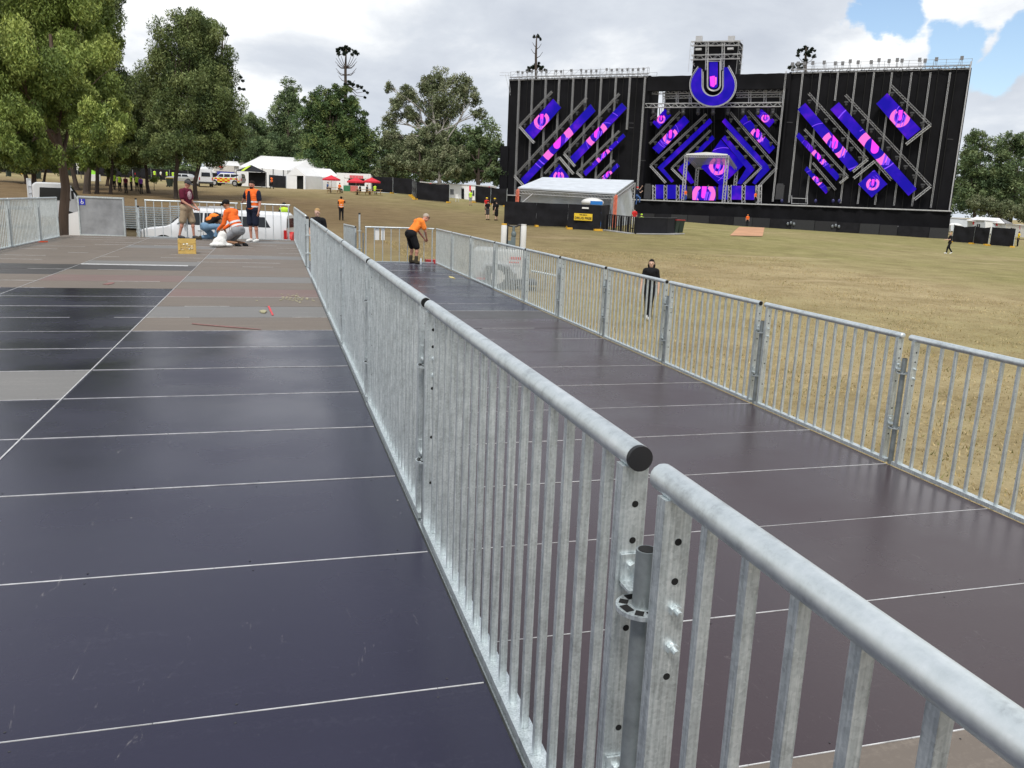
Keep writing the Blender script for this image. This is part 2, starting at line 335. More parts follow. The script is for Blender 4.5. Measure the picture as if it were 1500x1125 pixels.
# ------------------------------------------------------------------ decks
ZW = -.5                                                   # walkway sits half a metre lower
YS = [2.44-1.09*8 + 1.09*k for k in range(34)]            # cross seams
def deck(name, xs, y0, y1, z, pick, thick=.12):
    mb = MB(); ys = [y0] + [y for y in YS if y0+.3 < y < y1-.3] + [y1]
    for i in range(len(xs)-1):
        for j in range(len(ys)-1):
            a, b, c, d = xs[i]+.003, xs[i+1]-.003, ys[j]+.003, ys[j+1]-.003
            k = pick(i, j, (a+b)/2, (c+d)/2); h = z + random.uniform(-.0015, .0015)
            mb.box(((a+b)/2, (c+d)/2, h-.01), (b-a, d-c, .02), k)
    nm = len(DK)
    mb.box(((xs[0]+xs[-1])/2, (y0+y1)/2, z-.022-thick/2), (xs[-1]-xs[0]-.02, y1-y0-.02, thick), nm+1)
    for y in ys[1:-1]:                                     # aluminium edges, unevenly clean
        for i in range(len(xs)-1):
            x = xs[i]+.01
            while x < xs[i+1]-.02:
                l = random.uniform(.3, 1.4); e = min(x+l, xs[i+1]-.01)
                w = random.choice([.0025, .004, .0055, .006, .006]) if y < 8.5 or random.random() < .25 else .002
                if not (y > 18.6 and y < 19 and i == 1) and not (y > 10.3 and random.random() < .5): mb.box(((x+e)/2, y, z+.0015), (e-x, w, .004), nm)
                x = e+.002
    for x in xs[1:-1]:
        y = y0
        while y < y1-.05:
            e = min(y+random.uniform(.6, 2), y1)
            mb.box((x, (y+e)/2, z+.003), (.009 if y < 14 else .007, e-y, .005), nm); y = e+.002
    # screw heads
    for y in ys[1:-1]:
        if y > 13: continue
        for i in range(len(xs)-1):
            for k in range(4):
                for s in (-.05, .05):
                    xx = xs[i]+.15+(xs[i+1]-xs[i]-.3)*k/3+random.uniform(-.03,.03); mb.tube((xx, y+s, z+.001), (xx, y+s, z+.0025), .004, n=6, mi=nm+1)
    return mb.build(name, DK+[seam_m, steel_dark], kind='structure')
def pickL(i, j, x, y):
    if i == 2:                                             # strip beside the middle fence
        if y < 10.1: return 0
        if y < 12.4: return 2 if y < 11.3 else 3
        return 5 if 13.4 < y < 14.6 else random.Random(int(y*31)).choice([2, 2, 2, 3, 2, 2, 1])
    if i == 1:
        if 6.8 < y < 7.9: return 3
        if y < 14.6: return 0
        if 17.6 < y < 18.8: return 1
        return 5 if 15.8 < y < 17 else random.Random(int(y*17)).choice([2, 2, 2, 2, 3])
    if i == 0:
        if 12.5 < y < 13.4 or y < 7: return 0
        return 0 if y < 14.2 else (1 if 16.5 < y < 18.8 else 2)
    return 0 if y < 16 else 2
deck('deck_floor', [-8.28, -6.06, -3.83, -1.58, .66][1:], -6, 29.6, 0, pickL)
def pickR(i, j, x, y):
    if 14.7 < y < 15.9: return 1
    if y < 2.4: return 2
    return 0 if y > 16 else 4
deck('walkway', [.80, 2.85, 5.07], -6, 27.3, ZW, pickR)
mb = MB()                                                  # outer left strip of the deck, where the left fence stands
mb.box((-6.25, 12, -.071), (.36, 35.2, .14)); mb.build('deck_edge', DK[2], kind='structure')
mb = MB()                                                  # legs and skirts under the decks
for y in np.arange(-5, 29.5, 2.18):
    for x in (-6.2, -3.8, -1.6, .5): mb.tube((x, y, -.14), (x, y, gz(x, y)-.02), .024)
    for x in (1.0, 4.95):
        if y < 27.2: mb.tube((x, y, ZW-.14), (x, y, gz(x, y)-.02), .024)
mb.tube((-6.2,29.4,-.3),(.5,29.4,-.3),.024); mb.tube((.9,27.1,ZW-.3),(5,27.1,ZW-.3),.024)
mb.box((.69, 11.8, -.2), (.04, 35.4, .38))
mb.build('deck_frame', galv, kind='structure')
# marks and litter on the deck
def patch(name, pts, z, m, label, cat, t=.004, group=None):
    P = [pl(a, b, z) for a, b in pts]; P = [V((p.x, p.y, z+.004)) for p in P]
    mb = MB(); mb.prism(P, (0,0,t)); return tag(mb.build(name, m), label, cat, group)
redtape = mat('red_tape', (.62,.05,.06), .6, 0, .2, 20); pinkp = mat('pink_spray_paint', (.24,.12,.11), .8, 0, .4, 15)
patch('tape_strip', [(392,449),(395,449),(398,456),(401,462),(398.5,462.5),(395.5,456.5)], 0, redtape, 'short curved strip of red tape stuck to the deck', 'tape')
patch('paint_line', [(281,474),(300,476),(340,479),(382,483),(382,483.5),(340,480.2),(300,477),(281,475)], 0, pinkp, 'long thin pink spray paint line on the worn deck boards', 'paint mark')
patch('paint_mark', [(150,417),(160,414.5),(168,414),(166,416),(158,417.5)], 0, pinkp, 'small pink spray paint mark near the left seam', 'paint mark')
patch('litter', [(380,457),(386,455.5),(391,457),(388,459.5),(383,459)], 0, mat('litter_card', (.35,.33,.2), .8), 'crumpled scrap of wrapper beside the red tape', 'litter', .015)
mb = MB()
for k in range(60):
    p = pl(random.gauss(432, 13), random.gauss(438, 3), 0); mb.box((p.x, p.y, .008), (random.uniform(.01,.035), random.uniform(.01,.05), .006), ax=(V((1,.4,0)).normalized(), V((-.4,1,0)).normalized(), V((0,0,1))))
tag(mb.build('wood_chips', mat('pale_wood_chips', (.42,.39,.27), .9)), 'scatter of pale yellow wood chips on the worn deck', 'wood chips'); bpy.data.objects['wood_chips']['kind'] = 'stuff'
mb = MB(); p = pl(63, 355, 0); mb.prism([(-.2,0,.01),(.05,-.08,.01),(.3,.02,.01),(.1,.1,.01)], (0,0,.05)); mb.prism([(-.3,-.05,.005),(.0,-.1,.005),(0,.03,.005)], (0,0,.03))
o = mb.build('glove', orange_bar); o.scale=(.4,.4,.6); place(o, (p.x, p.y, .0), .2); o.scale=(.4,.4,.6); tag(o, 'orange and white glove lying by the left fence', 'glove')
patch('board_strip', [(119,386.2),(275.5,389.2),(275.5,390.4),(119,387.6)], 0, seam_m, 'bright white aluminium strip across the left deck boards', 'strip', .004)
patch('tape_scrap', [(657,404.5),(664,406),(667,408.5),(659,407)], ZW, mat('yellow_tape', (.6,.5,.2), .6), 'small yellow tape scrap on the far walkway', 'tape')
# ------------------------------------------------------------------ barriers
galv_shaded = mat('shaded_steel', (.27,.3,.31), .45, .6, .3, 12)  # coupling tube colour darkened to carry the shadow between the posts
def barrier_parts(t, L, step=.1275, detail=True, h=1.13, caps=(1, 1), tube=True):
    zr = h-.027
    mb = MB(); mb.tube((0, .05, zr), (0, L-.018, zr), .027, n=24)
    rail = mb.build('top_rail', galv_rail, t, smooth=True)
    for s, y in ((0, .046), (1, L-.016)):
        mb = MB()
        if caps[s] == 1: mb.tube((0, y-.007, zr), (0, y+.007, zr), .0266, n=20); mb.build('rail_end', black_m, rail, smooth=True)
        elif caps[s] == 2: mb.ell((0, y, zr), (.027, .014, .027), nu=20); mb.build('rail_end', galv_rail, rail, smooth=True)
        else: mb.tube((0, .0485 if s == 0 else L-.02, zr), (0, .052 if s == 0 else L-.0165, zr), .0238, n=16); mb.build('rail_end', hole_m, rail)  # black disc paints the dark hollow of an open rail end
    mb = MB(); mb.box((0, L/2, .022), (.058, L-.04, .03)); mb.build('bottom_rail', galv, t)
    for e in (0, 1):
        y = .075 if e == 0 else L-.075
        mb = MB(); mb.box((0, y, .0375+(zr-.0375-.02)/2), (.058, .034, zr-.02-.0375))
        post = mb.build('post', galv, t)
        if detail:
            mb = MB()
            for z in (.25, .48, .72, .92, 1.0):
                mb = MB(); mb.tube((.004, y-.0165, z), (.004, y-.0178, z), .0072, n=12); mb.build('bolt_hole', hole_m, post)
            for z in ((.78, .86) if e == 1 else (.3, .86)):
                mb = MB(); mb.tube((.01, y-.017, z), (.01, y-.026, z), .0125, n=6); mb.tube((.01, y-.026, z), (.01, y-.04, z), .0065, n=10); mb.build('bolt', galv, post)
    n = int(round((L-.15-.034)/step)); base = None
    for k in range(1, n):
        y = .075+.0 + (L-.15)*k/n
        if base is None:
            mb = MB(); mb.box((0, 0, .0375+(zr-.0375-.018)/2), (.022, .022, zr-.018-.0375)); base = mb.mesh('bar', [galv])
        o = bpy.data.objects.new('bar', base); C.objects.link(o); o.parent = t; o.location = (0, y, 0)
    if tube:                                               # coupling spigot with rosettes on the near end
        mb = MB(); ring = []
        n = 20
        for a, b in ((0, .93),):
            mb.path([(0.004, -.012, 0.0), (0.004, -.012, .93)], .022, n=16)
        cp = mb.build('coupling_tube', galv_shaded, t, smooth=True)
        mb = MB(); mb.tube((.004, -.012, .9295), (.004, -.012, .931), .018, n=16); mb.build('tube_mouth', hole_m, cp)
        if detail:
            for z in (.80, .32):
                mb = MB(); mb.lathe((0.004, -.012, z), [(.023, 0), (.055, 0), (.055, .009), (.023, .009)], 24)
                ro = mb.build('rosette', galv, cp, smooth=True)
                mb = MB()
                for k in range(8):
                    a = 2*pi*k/8+.2; c = V((.004+.039*cos(a), -.012+.039*sin(a), z+.0098)); ax = (V((cos(a), sin(a), 0)), V((-sin(a), cos(a), 0)), V((0,0,1)))
                    mb.box(c, (.018, .017 if k % 2 else .026, .0012), ax=ax)
                mb.build('slot', hole_m, ro)
                mb = MB(); mb.box((.004, .03, z+.03), (.05, .05, .006)); mb.box((.004, .054, z+.06), (.05, .006, .065)); mb.tube((.004, .051, z+.065), (.004, .04, z+.065), .011, n=6); mb.build('bracket', galv, cp)
def barrier(label, loc, rz, L, group, **k):
    t = thing('crowd_barrier', label, 'barrier', loc, rz, group); barrier_parts(t, L, **k); return t
GM = 'galvanised barrier panels along the middle of the deck'; GR = 'galvanised barrier panels along the right side of the walkway'; GL = 'galvanised barrier panels closing the far and left edges of the deck'
XM = .70
jm = [-1.1, 1.44, 3.90, 6.43, 8.96, 11.5, 14.05, 16.75]
lab = ['nearest steel barrier panel, top rail leaving the photo at the lower right corner', 'steel barrier panel ending in the big black end cap near the middle of the photo',
       'third steel barrier panel of the middle fence, just beyond the long foreground one', 'fourth steel barrier panel of the middle fence counting away from the camera',
       'fifth steel barrier panel of the middle fence counting away from the camera', 'sixth steel barrier panel of the middle fence, one before the gap',
       'last middle fence panel before the gap where the blonde woman stands']
for k in range(7):
    L = jm[k+1]-jm[k]-(.045 if k else .022)
    barrier(lab[k], (XM+(.012 if k==0 else 0), jm[k]+.011-(.03 if k<2 else 0), -.012 if k==0 else 0), 0, L+(.03 if k==1 else 0), GM, caps=((1, 2) if k == 0 else (0, 0) if k > 1 else (1, 2)), detail=k < 5)
yy = 19.1
for k, la in enumerate(['steel barrier panel just beyond the gap, left of the blonde woman', 'middle panel of the fence at the far right edge of the upper deck', 'barrier panel under the hi-vis guard at the far right corner of the upper deck', 'end panel of the right deck edge meeting the far corner']):
    barrier(la, (XM-.02, yy, 0), 0, 2.6, GM, detail=False, caps=(2, 0)); yy += 2.63
XR = 5.10
jr = [-.95, 1.28, 3.49, 5.71, 7.88, 10.18, 12.37, 14.62, 16.87, 19.43, 22.0, 24.5, 27.1]
labr = ['walkway barrier panel beside the camera, outside the right edge', 'walkway barrier panel right at the edge of the photo', 'rightmost walkway barrier panel with its bars against dry grass, cut by the photo edge',
        'walkway barrier panel second from the right photo edge', 'walkway barrier panel third from the right photo edge', 'walkway barrier panel with the woman in black walking behind it',
        'walkway barrier panel just left of the woman in black', 'walkway barrier panel with red tape at the foot of its post', 'walkway barrier panel in front of the white trailer sign', 'walkway barrier panel in front of the trailer wheel',
        'walkway barrier panel left of the white trailer', 'walkway barrier panel meeting the far gate corner']
for k in range(12):
    if k < 2: continue
    L = jr[k+1]-jr[k]-.04
    t = barrier(labr[k], (XR, jr[k]+.011, ZW), 0, L, GR, caps=(0 if k != 3 else 2, 2), step=.14, detail=k < 8, h=1.14)
    t.rotation_euler.z
# far ends
def across(p, q, label, group, z, h=1.13, step=.14, detail=False, **k):
    p = V(p); q = V(q); d = q-p; t = thing('crowd_barrier', label, 'barrier', (p.x, p.y, z), atan2(d.y, d.x)-pi/2, group)
    barrier_parts(t, d.length, step=step, detail=detail, h=h, **k); return t
pE = [pl(212, 347.5, 0), pl(280, 349, 0), pl(352, 350.5, 0), pl(428, 352.5, 0)]
for k, la in enumerate(['far barrier panel in front of the bonnet of the white ute', 'far barrier panel behind the two kneeling workers', 'far barrier panel behind the man in the orange vest']):
    across(pE[k], pE[k+1]-(pE[k+1]-pE[k]).normalized()*.03, la, GL, 0, tube=(k == 0), step=.24, h=1.2)
pW = [V((2.75, 27.15, 0)), V((5.05, 27.15, 0))]
t = across(pW[0], pW[1], 'far end barrier of the walkway with two white paper notices', GR, ZW, step=.26, h=1.14)
mb = MB(); mb.box((-.03, .42, .92), (.006, .17, .42)); mb.box((-.03, .62, .92), (.006, .12, .42)); mb.build('paper_notice', mat('white_paper', (.8,.8,.78), .8, 0, .03), t)
def wtube(name, p, h, label):
    t = thing(name, label, 'post', p); mb = MB(); mb.tube((0,0,0), (0,0,h), .03, n=12); mb.build('tube', galv, t, True)
    mb = MB(); mb.tube((0,0,h), (0,0,h+.05), .034, n=12); mb.build('cap', black_m, t)
    for z in (h*.28, h*.65): mb = MB(); mb.lathe((0,0,z), [(.03,0),(.065,0),(.065,.02),(.03,.02)], 14); mb.build('rosette', galv, t)
wtube('fence_post', (2.62, 27.1, ZW), 1.5, 'tall scaffold tube post at the left of the walkway gate')
wtube('fence_post', (.71, 19.0, 0), 1.05, 'scaffold tube post at the gap by the blonde woman')
# side gate panel swung open beside the tall post
across((2.5, 27.1, 0), (2.3, 29.2, 0), 'grey barrier gate swung open left of the tall walkway post', GR, ZW, step=.11)
# left fence
jl = [19.0, 20.9, 23.35, 26.1, 28.3]
for k, la in enumerate(['left fence barrier panel at the left edge of the photo, partly cut', 'left fence barrier panel second from the left edge', 'wide left fence panel, thin bars seen edge-on', 'last left fence panel ending beside the tree trunk']):
    barrier(la, (-6.28, jl[k]+.011, 0), 0, jl[k+1]-jl[k]-.02, GL, detail=False, step=.13, h=1.2, caps=(2, 2))
# wheelchair ramp panel standing at the deck end
a = pl(118, 345, -.12); b = pl(185, 347.5, -.12); d = (b-a); w = d.length; D = depth_of(a); h = 57*pxm(D)
t = thing('ramp_panel', 'grey sheet metal panel with a small blue wheelchair sign', 'ramp panel', (a.x, a.y, -.12), atan2(d.y, d.x))
mb = MB(); mb.box((w/2, 0, h/2), (w, .04, h)); sheet = mb.build('sheet', mat('scuffed_grey_sheet', (.3,.31,.33), .45, .3, .3, 1.5, .1, 3), t)
mb = MB()
for z in (0.03, h-.03): mb.box((w/2, -.035, z), (w, .03, .05))
for x in (0.02, w-.02): mb.box((x, -.035, h/2), (.04, .028, h-.11))
mb.build('frame', galv, t)
mb = MB(); mb.box((.15, -.027, h-.2), (.2, .012, .2)); sg = mb.build('access_sign', mat('sign_blue', (.02,.03,.4), .5, 0, 0), t)
mb = MB()
cx, cz = .145, h-.225
for k in range(14):
    a0 = radians(-250+k*20); a1 = a0+radians(20); mb.quad((cx+.045*cos(a0), -.0345, cz+.045*sin(a0)), (cx+.045*cos(a1), -.0345, cz+.045*sin(a1)), (cx+.03*cos(a1), -.0345, cz+.03*sin(a1)), (cx+.03*cos(a0), -.0345, cz+.03*sin(a0)))
mb.box((cx-.01, -.036, cz+.05), (.016, .003, .07)); mb.box((cx+.015, -.0362, cz+.03), (.05, .003, .014)); mb.box((cx+.045, -.036, cz-.0), (.014, .003, .05)); mb.tube((cx-.01, -.0365, cz+.1), (cx-.01, -.0345, cz+.1), .014, n=10)
mb.build('wheelchair_symbol', mat('sign_white', (.85,.85,.85), .5, 0, 0), sg)
wtube('fence_post', (a.x+w+.25, a.y+.1, -.1), 1.25, 'galvanised scaffold post right of the wheelchair ramp panel')
wtube('fence_post', (pE[0].x-.15, pE[0].y, 0), .95, 'short scaffold post at the left end of the far barrier')
mb = MB(); mb.prism([(0,0,0),(.5,.05,0),(.52,.05,.75),(.35,.04,.95),(.05,0,.85)], (0,.12,0)); o = mb.build('white_sack', white_pvc)
p = pl(101, 349, -.3); place(o, p, .1); tag(o, 'white woven sack leaning between the tree and the ramp panel', 'sack')
# ------------------------------------------------------------------ people
def cloth(name, col, r=.8): return mat('cloth_'+name, col, r, 0, .12, 6, .3, 14, spec=.2)
SK = mat('skin_fair', (.64,.41,.31), .5, 0, .06, 12); SKT = mat('skin_tan', (.3,.16,.09), .5, 0, .06, 12); SKR = mat('skin_ruddy', (.5,.24,.17), .5, 0, .06, 12)
CL = dict(navy=cloth('navy',(.012,.016,.035)), black=cloth('black',(.01,.01,.012)), maroon=cloth('maroon',(.11,.012,.03)), khaki=cloth('khaki',(.36,.28,.19)), hiorange=cloth('hi_vis_orange',(.95,.17,.03)),
          orange=cloth('orange',(.95,.25,.04)), hiyellow=cloth('hi_vis_yellow',(.55,.85,.06)), grey=cloth('grey',(.27,.28,.3)), denim=cloth('denim',(.16,.27,.4)), white=cloth('white',(.75,.75,.73)), dgrey=cloth('dark_grey',(.06,.06,.065)),
          red=cloth('red',(.6,.03,.03)), yellow=cloth('yellow',(.85,.6,.03)), boot=cloth('boot',(.06,.05,.035)), blue=cloth('blue',(.06,.12,.3)), purple=cloth('purple',(.2,.06,.35)), hair_d=cloth('dark_hair',(.012,.009,.008)), hair_b=cloth('blonde_hair',(.42,.27,.12)), hair_g=cloth('grey_hair',(.42,.36,.3)), silver=mat('reflective_tape',(.75,.76,.78),.35,.1,.05))
def remesh(mb, vox, it=2, name='m'):
    me = bpy.data.meshes.new('tmp'); me.from_pydata(mb.v, [], mb.f); me.update()
    o = bpy.data.objects.new('tmp', me); C.objects.link(o)
    r = o.modifiers.new('r', 'REMESH'); r.mode = 'VOXEL'; r.voxel_size = vox; r.use_smooth_shade = True
    s = o.modifiers.new('s', 'SMOOTH'); s.factor = .5; s.iterations = it
    dg = bpy.context.evaluated_depsgraph_get(); ev = o.evaluated_get(dg)
    out = bpy.data.meshes.new_from_object(ev); bpy.data.objects.remove(o); bpy.data.meshes.remove(me)
    out.shade_smooth(); return out
def capsule(mb, p, q, a, b, sx=1):
    p = V(p); q = V(q); mb.tube(p, q, a, b, n=12); mb.ell(p, a, nu=12, nv=8); mb.ell(q, b, nu=12, nv=8)
STAND = dict(pel=(0,0,.95), che=(0,.0,1.33), neck=(0,0,1.5), head=(0,.02,1.625),
             shL=(-.18,0,1.42), elL=(-.23,-.02,1.14), haL=(-.23,.06,.9), shR=(.18,0,1.42), elR=(.23,-.02,1.14), haR=(.23,.06,.9),
             hiL=(-.09,0,.93), knL=(-.1,.02,.5), anL=(-.11,-.02,.09), hiR=(.09,0,.93), knR=(.1,.02,.5), anR=(.11,-.02,.09), toL=(-.12,.14,.035), toR=(.12,.14,.035))
WALK = dict(STAND, knL=(-.1,.17,.52), anL=(-.1,.2,.1), toL=(-.1,.36,.06), knR=(.1,-.04,.5), anR=(.1,-.3,.16), toR=(.1,-.17,.035), haL=(-.22,-.16,.92), elL=(-.22,-.1,1.14), haR=(.22,.2,.95), elR=(.22,.02,1.14))
def person(label, loc, rz, pose=None, skin=SK, top='black', sleeve='short', legs='shorts', bottom='navy', shoe='black', hair='hair_d', hat=None, vest=None, stripes=False, s=1.0, group=None, det=1, sock=None, glasses=False, beard=False, longhair=False, bulk=1.0):
    J = dict(STAND); J.update(pose or {}); J = {k: V(v) for k, v in J.items()}
    t = thing('person', label, 'person', loc, rz, group); t.scale = (s, s, s)
    vox = .014 if det == 2 else (.02 if det == 1 else .03)
    B = bulk; mb = MB()
    for k_ in 'LR':                                        # broad people carry their arms further out
        off = w_off = (J['sh'+k_]-(J['shL']+J['shR'])/2)*((B-1)*.55)
        for j_ in ('sh', 'el', 'ha'): J[j_+k_] = J[j_+k_]+off
    pel, che, neck, head = J['pel'], J['che'], J['neck'], J['head']
    spine = (che-pel); w = (J['shR']-J['shL']).normalized()
    def torso(mb, e, low=0.0, armhole=False):
        for k in range(7):
            u = low + (1-low)*k/6; c = pel.lerp(che, u); hw = (.115 if u < .3 else .105+.03*u)*B; dp = (.1 - .005*u)*B
            for sg in (-1, 1): mb.ell(c+w*(sg*.055*B), (hw*.72+e, hw*.72+e, .09), nu=12, nv=8)
        mb.ell(che+(che-pel).normalized()*.05, (.13+e,)*3)
        capsule(mb, J['shL'].lerp(J['shR'], .12), J['shL'].lerp(J['shR'], .88), .062+e, .062+e)
    torso(mb, 0)
    capsule(mb, che.lerp(neck, .6), head-(head-neck)*.25, .055, .05)
    for k in 'LR':
        capsule(mb, J['sh'+k], J['el'+k], .05*B, .04); capsule(mb, J['el'+k], J['ha'+k], .039, .026)
        capsule(mb, J['hi'+k], J['kn'+k], .083*B, .055); capsule(mb, J['kn'+k], J['an'+k], .054, .034)
        c = J['kn'+k].lerp(J['an'+k], .3); mb.ell(c, (.058, .058, .08))
        capsule(mb, J['an'+k]-V((0,0,.03)), J['to'+k], .036, .03)
    capsule(mb, J['hiL'], J['hiR'], .095*B, .095*B)
    # head: skull, jaw, nose, ears
    hf = J.get('look', V((0,1,0))); hf = V(hf).normalized(); hu = (head-neck); hu = (hu - hf*hu.dot(hf)).normalized() if (hu - hf*hu.dot(hf)).length > .01 else V((0,0,1)); hr = hf.cross(hu).normalized()
    H = Matrix((hr, hf, hu)).transposed()
    mb.ell(head+hu*.025, (.075, .092, .1), M=H, nu=16, nv=12); mb.ell(head+hf*.022-hu*.055, (.055, .062, .062), M=H)
    mb.ell(head+hf*.098-hu*.012, (.013, .018, .022), M=H)
    for sg in (-1, 1): mb.ell(head+hr*(sg*.076)-hu*.005, (.012, .02, .03), M=H)
    # hands
    for k in 'LR':
        d = (J['ha'+k]-J['el'+k]).normalized(); p = J['ha'+k]+d*.045
        x = d.cross(V((0,1,0)) if abs(d.y) < .8 else V((0,0,1))).normalized(); y = d.cross(x); 
        mb.ell(p, (.022, .04, .05), M=Matrix((x, y, d)).transposed())
    body = remesh(mb, vox)
    # fingers joined on
    fb = MB(); fb.v = [tuple(v.co) for v in body.vertices]; fb.f = [tuple(p.vertices) for p in body.polygons]; fb.m = [0]*len(fb.f)
    for k in 'LR':
        d = (J['ha'+k]-J['el'+k]).normalized(); x = d.cross(V((0,1,0)) if abs(d.y) < .8 else V((0,0,1))).normalized(); y = d.cross(x); p = J['ha'+k]+d*.07
        sg = 1 if k == 'L' else -1
        for i, l in enumerate((.06, .07, .066, .05)):
            q = p+y*(.027-.018*i); m1 = q+d*(l*.55)+x*(sg*.008); fb.path([q, m1, m1+d*(l*.35)+x*(sg*.022)], [.0095, .0088, .007], n=6)
        q = J['ha'+k]+d*.03+y*.034; fb.path([q, q+y*.025+d*.03, q+y*.03+d*.058+x*sg*.01], [.011, .01, .008], n=6)
    for mt in (skin,): pass
    o = fb.build('body', skin, t, True)
    for p_ in o.data.polygons: p_.use_smooth = True
    def part(name, fn, m, e=1.0, vx=None, it=2):
        b = MB(); fn(b); me = remesh(b, vx or vox, it); me.name = name; me.materials.append(m); ob = bpy.data.objects.new(name, me); C.objects.link(ob); ob.parent = t; return ob
    def f_top(b):
        torso(b, .022, .0)
        for k in 'LR':
            sh, el, ha = J['sh'+k], J['el'+k], J['ha'+k]
            if sleeve == 'short': capsule(b, sh, sh.lerp(el, .62), .068*B, .064*B)
            elif sleeve == 'long': capsule(b, sh, el, .066*B, .056); capsule(b, el, el.lerp(ha, .92), .055, .042)
            elif sleeve == 'none': b.ell(sh, .062*B)
        b.ell(che.lerp(neck, .55), .062)
    tp = part('singlet' if sleeve == 'none' else 'shirt', f_top, CL[top])
    def f_bot(b):
        capsule(b, J['hiL'], J['hiR'], .118*B, .118*B); b.ell(pel+V((0,0,.03)), (.16*B, .125*B, .09))
        for k in 'LR':
            hi, kn, an = J['hi'+k], J['kn'+k], J['an'+k]
            if legs == 'shorts': capsule(b, hi, hi.lerp(kn, .9), .1*B, .084*B)
            elif legs == 'skirt': capsule(b, hi, hi.lerp(kn, 1), .11, .12)
            else: capsule(b, hi, kn, .1*B, .074*B); capsule(b, kn, kn.lerp(an, .93), .073*B, .058)
        if legs == 'skirt': capsule(b, pel, (J['knL']+J['knR'])/2, .15, .17)
    part('shorts' if legs == 'shorts' else 'skirt' if legs == 'skirt' else 'trousers', f_bot, CL[bottom])
    for k in 'LR':
        def f_sh(b):
            an, to = J['an'+k], J['to'+k]; capsule(b, an-V((0,0,.035)) if (to-an).z < -.01 else an, to, .052, .042)
            if shoe == 'boot': capsule(b, an+(J['kn'+k]-an).normalized()*.12, an, .056, .056)
        part('shoe', f_sh, CL[shoe], vx=min(vox, .016), it=1)
    def f_hair(b):
        b.ell(head+hu*.045-hf*.012, (.083, .098, .09), M=H, nu=16, nv=12)
        if longhair:
            b.ell(head-hf*.05-hu*.06, (.115,.07,.15), M=H); capsule(b, head-hf*.06-hu*.1+hr*.06, head-hf*.06-hu*.3+hr*.07, .04,.035); capsule(b, head-hf*.06-hu*.1-hr*.06, head-hf*.06-hu*.3-hr*.07, .04,.035)
    def hair_cut():
        b = MB(); f_hair(b); me = remesh(b, vox*.8, 1)
        vs = [v.co.copy() for v in me.vertices]; keep = []
        for p_ in me.polygons:
            c = p_.center-head
            if not (c.dot(hf) > .03 and c.dot(hu) < .058): keep.append(tuple(p_.vertices))
        b2 = MB(); b2.v = [tuple(v) for v in vs]; b2.f = keep; b2.m = [0]*len(keep); return b2
    if hair: 
        hb = hair_cut(); ho = hb.build('hair', CL[hair], t, True)
    eb = MB()
    for sg in (-1, 1):
        eb = MB(); eb.ell(head+hf*.082+hr*(sg*.031)+hu*.012, (.011,.008,.007), M=H, nu=8, nv=6); eb.build('eye', black_m, t, True)
    mb2 = MB(); mb2.ell(head+hf*.081-hu*.05, (.024,.008,.006), M=H, nu=8, nv=6); mb2.build('mouth', mat('lips', (.3,.09,.08), .5, 0, 0), t)
    if glasses: b = MB(); b.box(head+hf*.092+hu*.014, (.15,.012,.036), ax=(hr, hf, hu)); [b.box(head+hf*.03+hr*(sg*.079)+hu*.016, (.006,.12,.012), ax=(hr, hf, hu)) for sg in (-1,1)]; b.build('sunglasses', black_m, t)
    if beard: part('beard', lambda b: b.ell(head+hf*.032-hu*.068, (.058,.066,.05), M=H), CL['hair_d'], vx=.014)
    if hat:
        b = MB(); b.ell(head+hu*.06-hf*.005, (.092,.108,.075), M=H, nu=16, nv=10)
        if hat[1] == 'cap': b.prism([head+hu*.055+hf*.08-hr*.07, head+hu*.055+hf*.08+hr*.07, head+hu*.045+hf*.17+hr*.045, head+hu*.045+hf*.17-hr*.045], hu*.012)
        if hat[1] == 'wide': b.lathe(head+hu*.05, [(.05,0),(.17,-.01),(.17,0),(.05,.02)], 16)
        ho = b.build('hat', CL[hat[0]] if hat[0] in CL else hat[0], t, True)
    if vest:
        def f_v(b):
            torso(b, .038, .0); b.ell(pel+V((0,0,.02)), (.165*B,.13*B,.08))
            for k in 'LR': b.ell(J['sh'+k].lerp(che, .25), .075)
        vo = part('vest', f_v, CL[vest])
        if det >= 1:
            # open front strip and reflective bands
            up = spine.normalized(); fr = w.cross(up); fr = fr if fr.dot(V((0,1,0))) > -2 else -fr; fr = up.cross(w).normalized()*-1
            for u in (.2, .55):
                c = pel.lerp(che, u); b = MB(); ring = []
                n = 20; hw = (.152+.012*u)*B+.022; dpt = .128*B
                pts = [c + w*(hw*cos(2*pi*i/n)) + fr*(dpt*sin(2*pi*i/n)) for i in range(n)]
                for i in range(n):
                    a, d = pts[i], pts[(i+1) % n]; b.quad(a-up*.022, d-up*.022, d+up*.022, a+up*.022)
                b.build('reflective_band', CL['silver'], vo, True)
            if vest and det == 2:
                pass
    if stripes:
        up = spine.normalized(); fr = w.cross(up).normalized()
        for u in (.25, .5):
            c = pel.lerp(che, u); b = MB(); n = 20; hw = .148*B+.02; dpt = .116*B+.006
            pts = [c + w*(hw*cos(2*pi*i/n)) + fr*(dpt*sin(2*pi*i/n)) for i in range(n)]
            for i in range(n): a, d = pts[i], pts[(i+1) % n]; b.quad(a-up*.025, d-up*.025, d+up*.025, a+up*.025)
            b.build('reflective_band', CL['silver'], tp, True)
    return t
def face(px_from, heading): return heading
def hd(p, toward): d = V(toward)-V(p); return atan2(-d.x, d.y)      # rz so that local +Y points at toward
RT = -YAW                                                  # heading along the lens axis; +pi/2 turns left
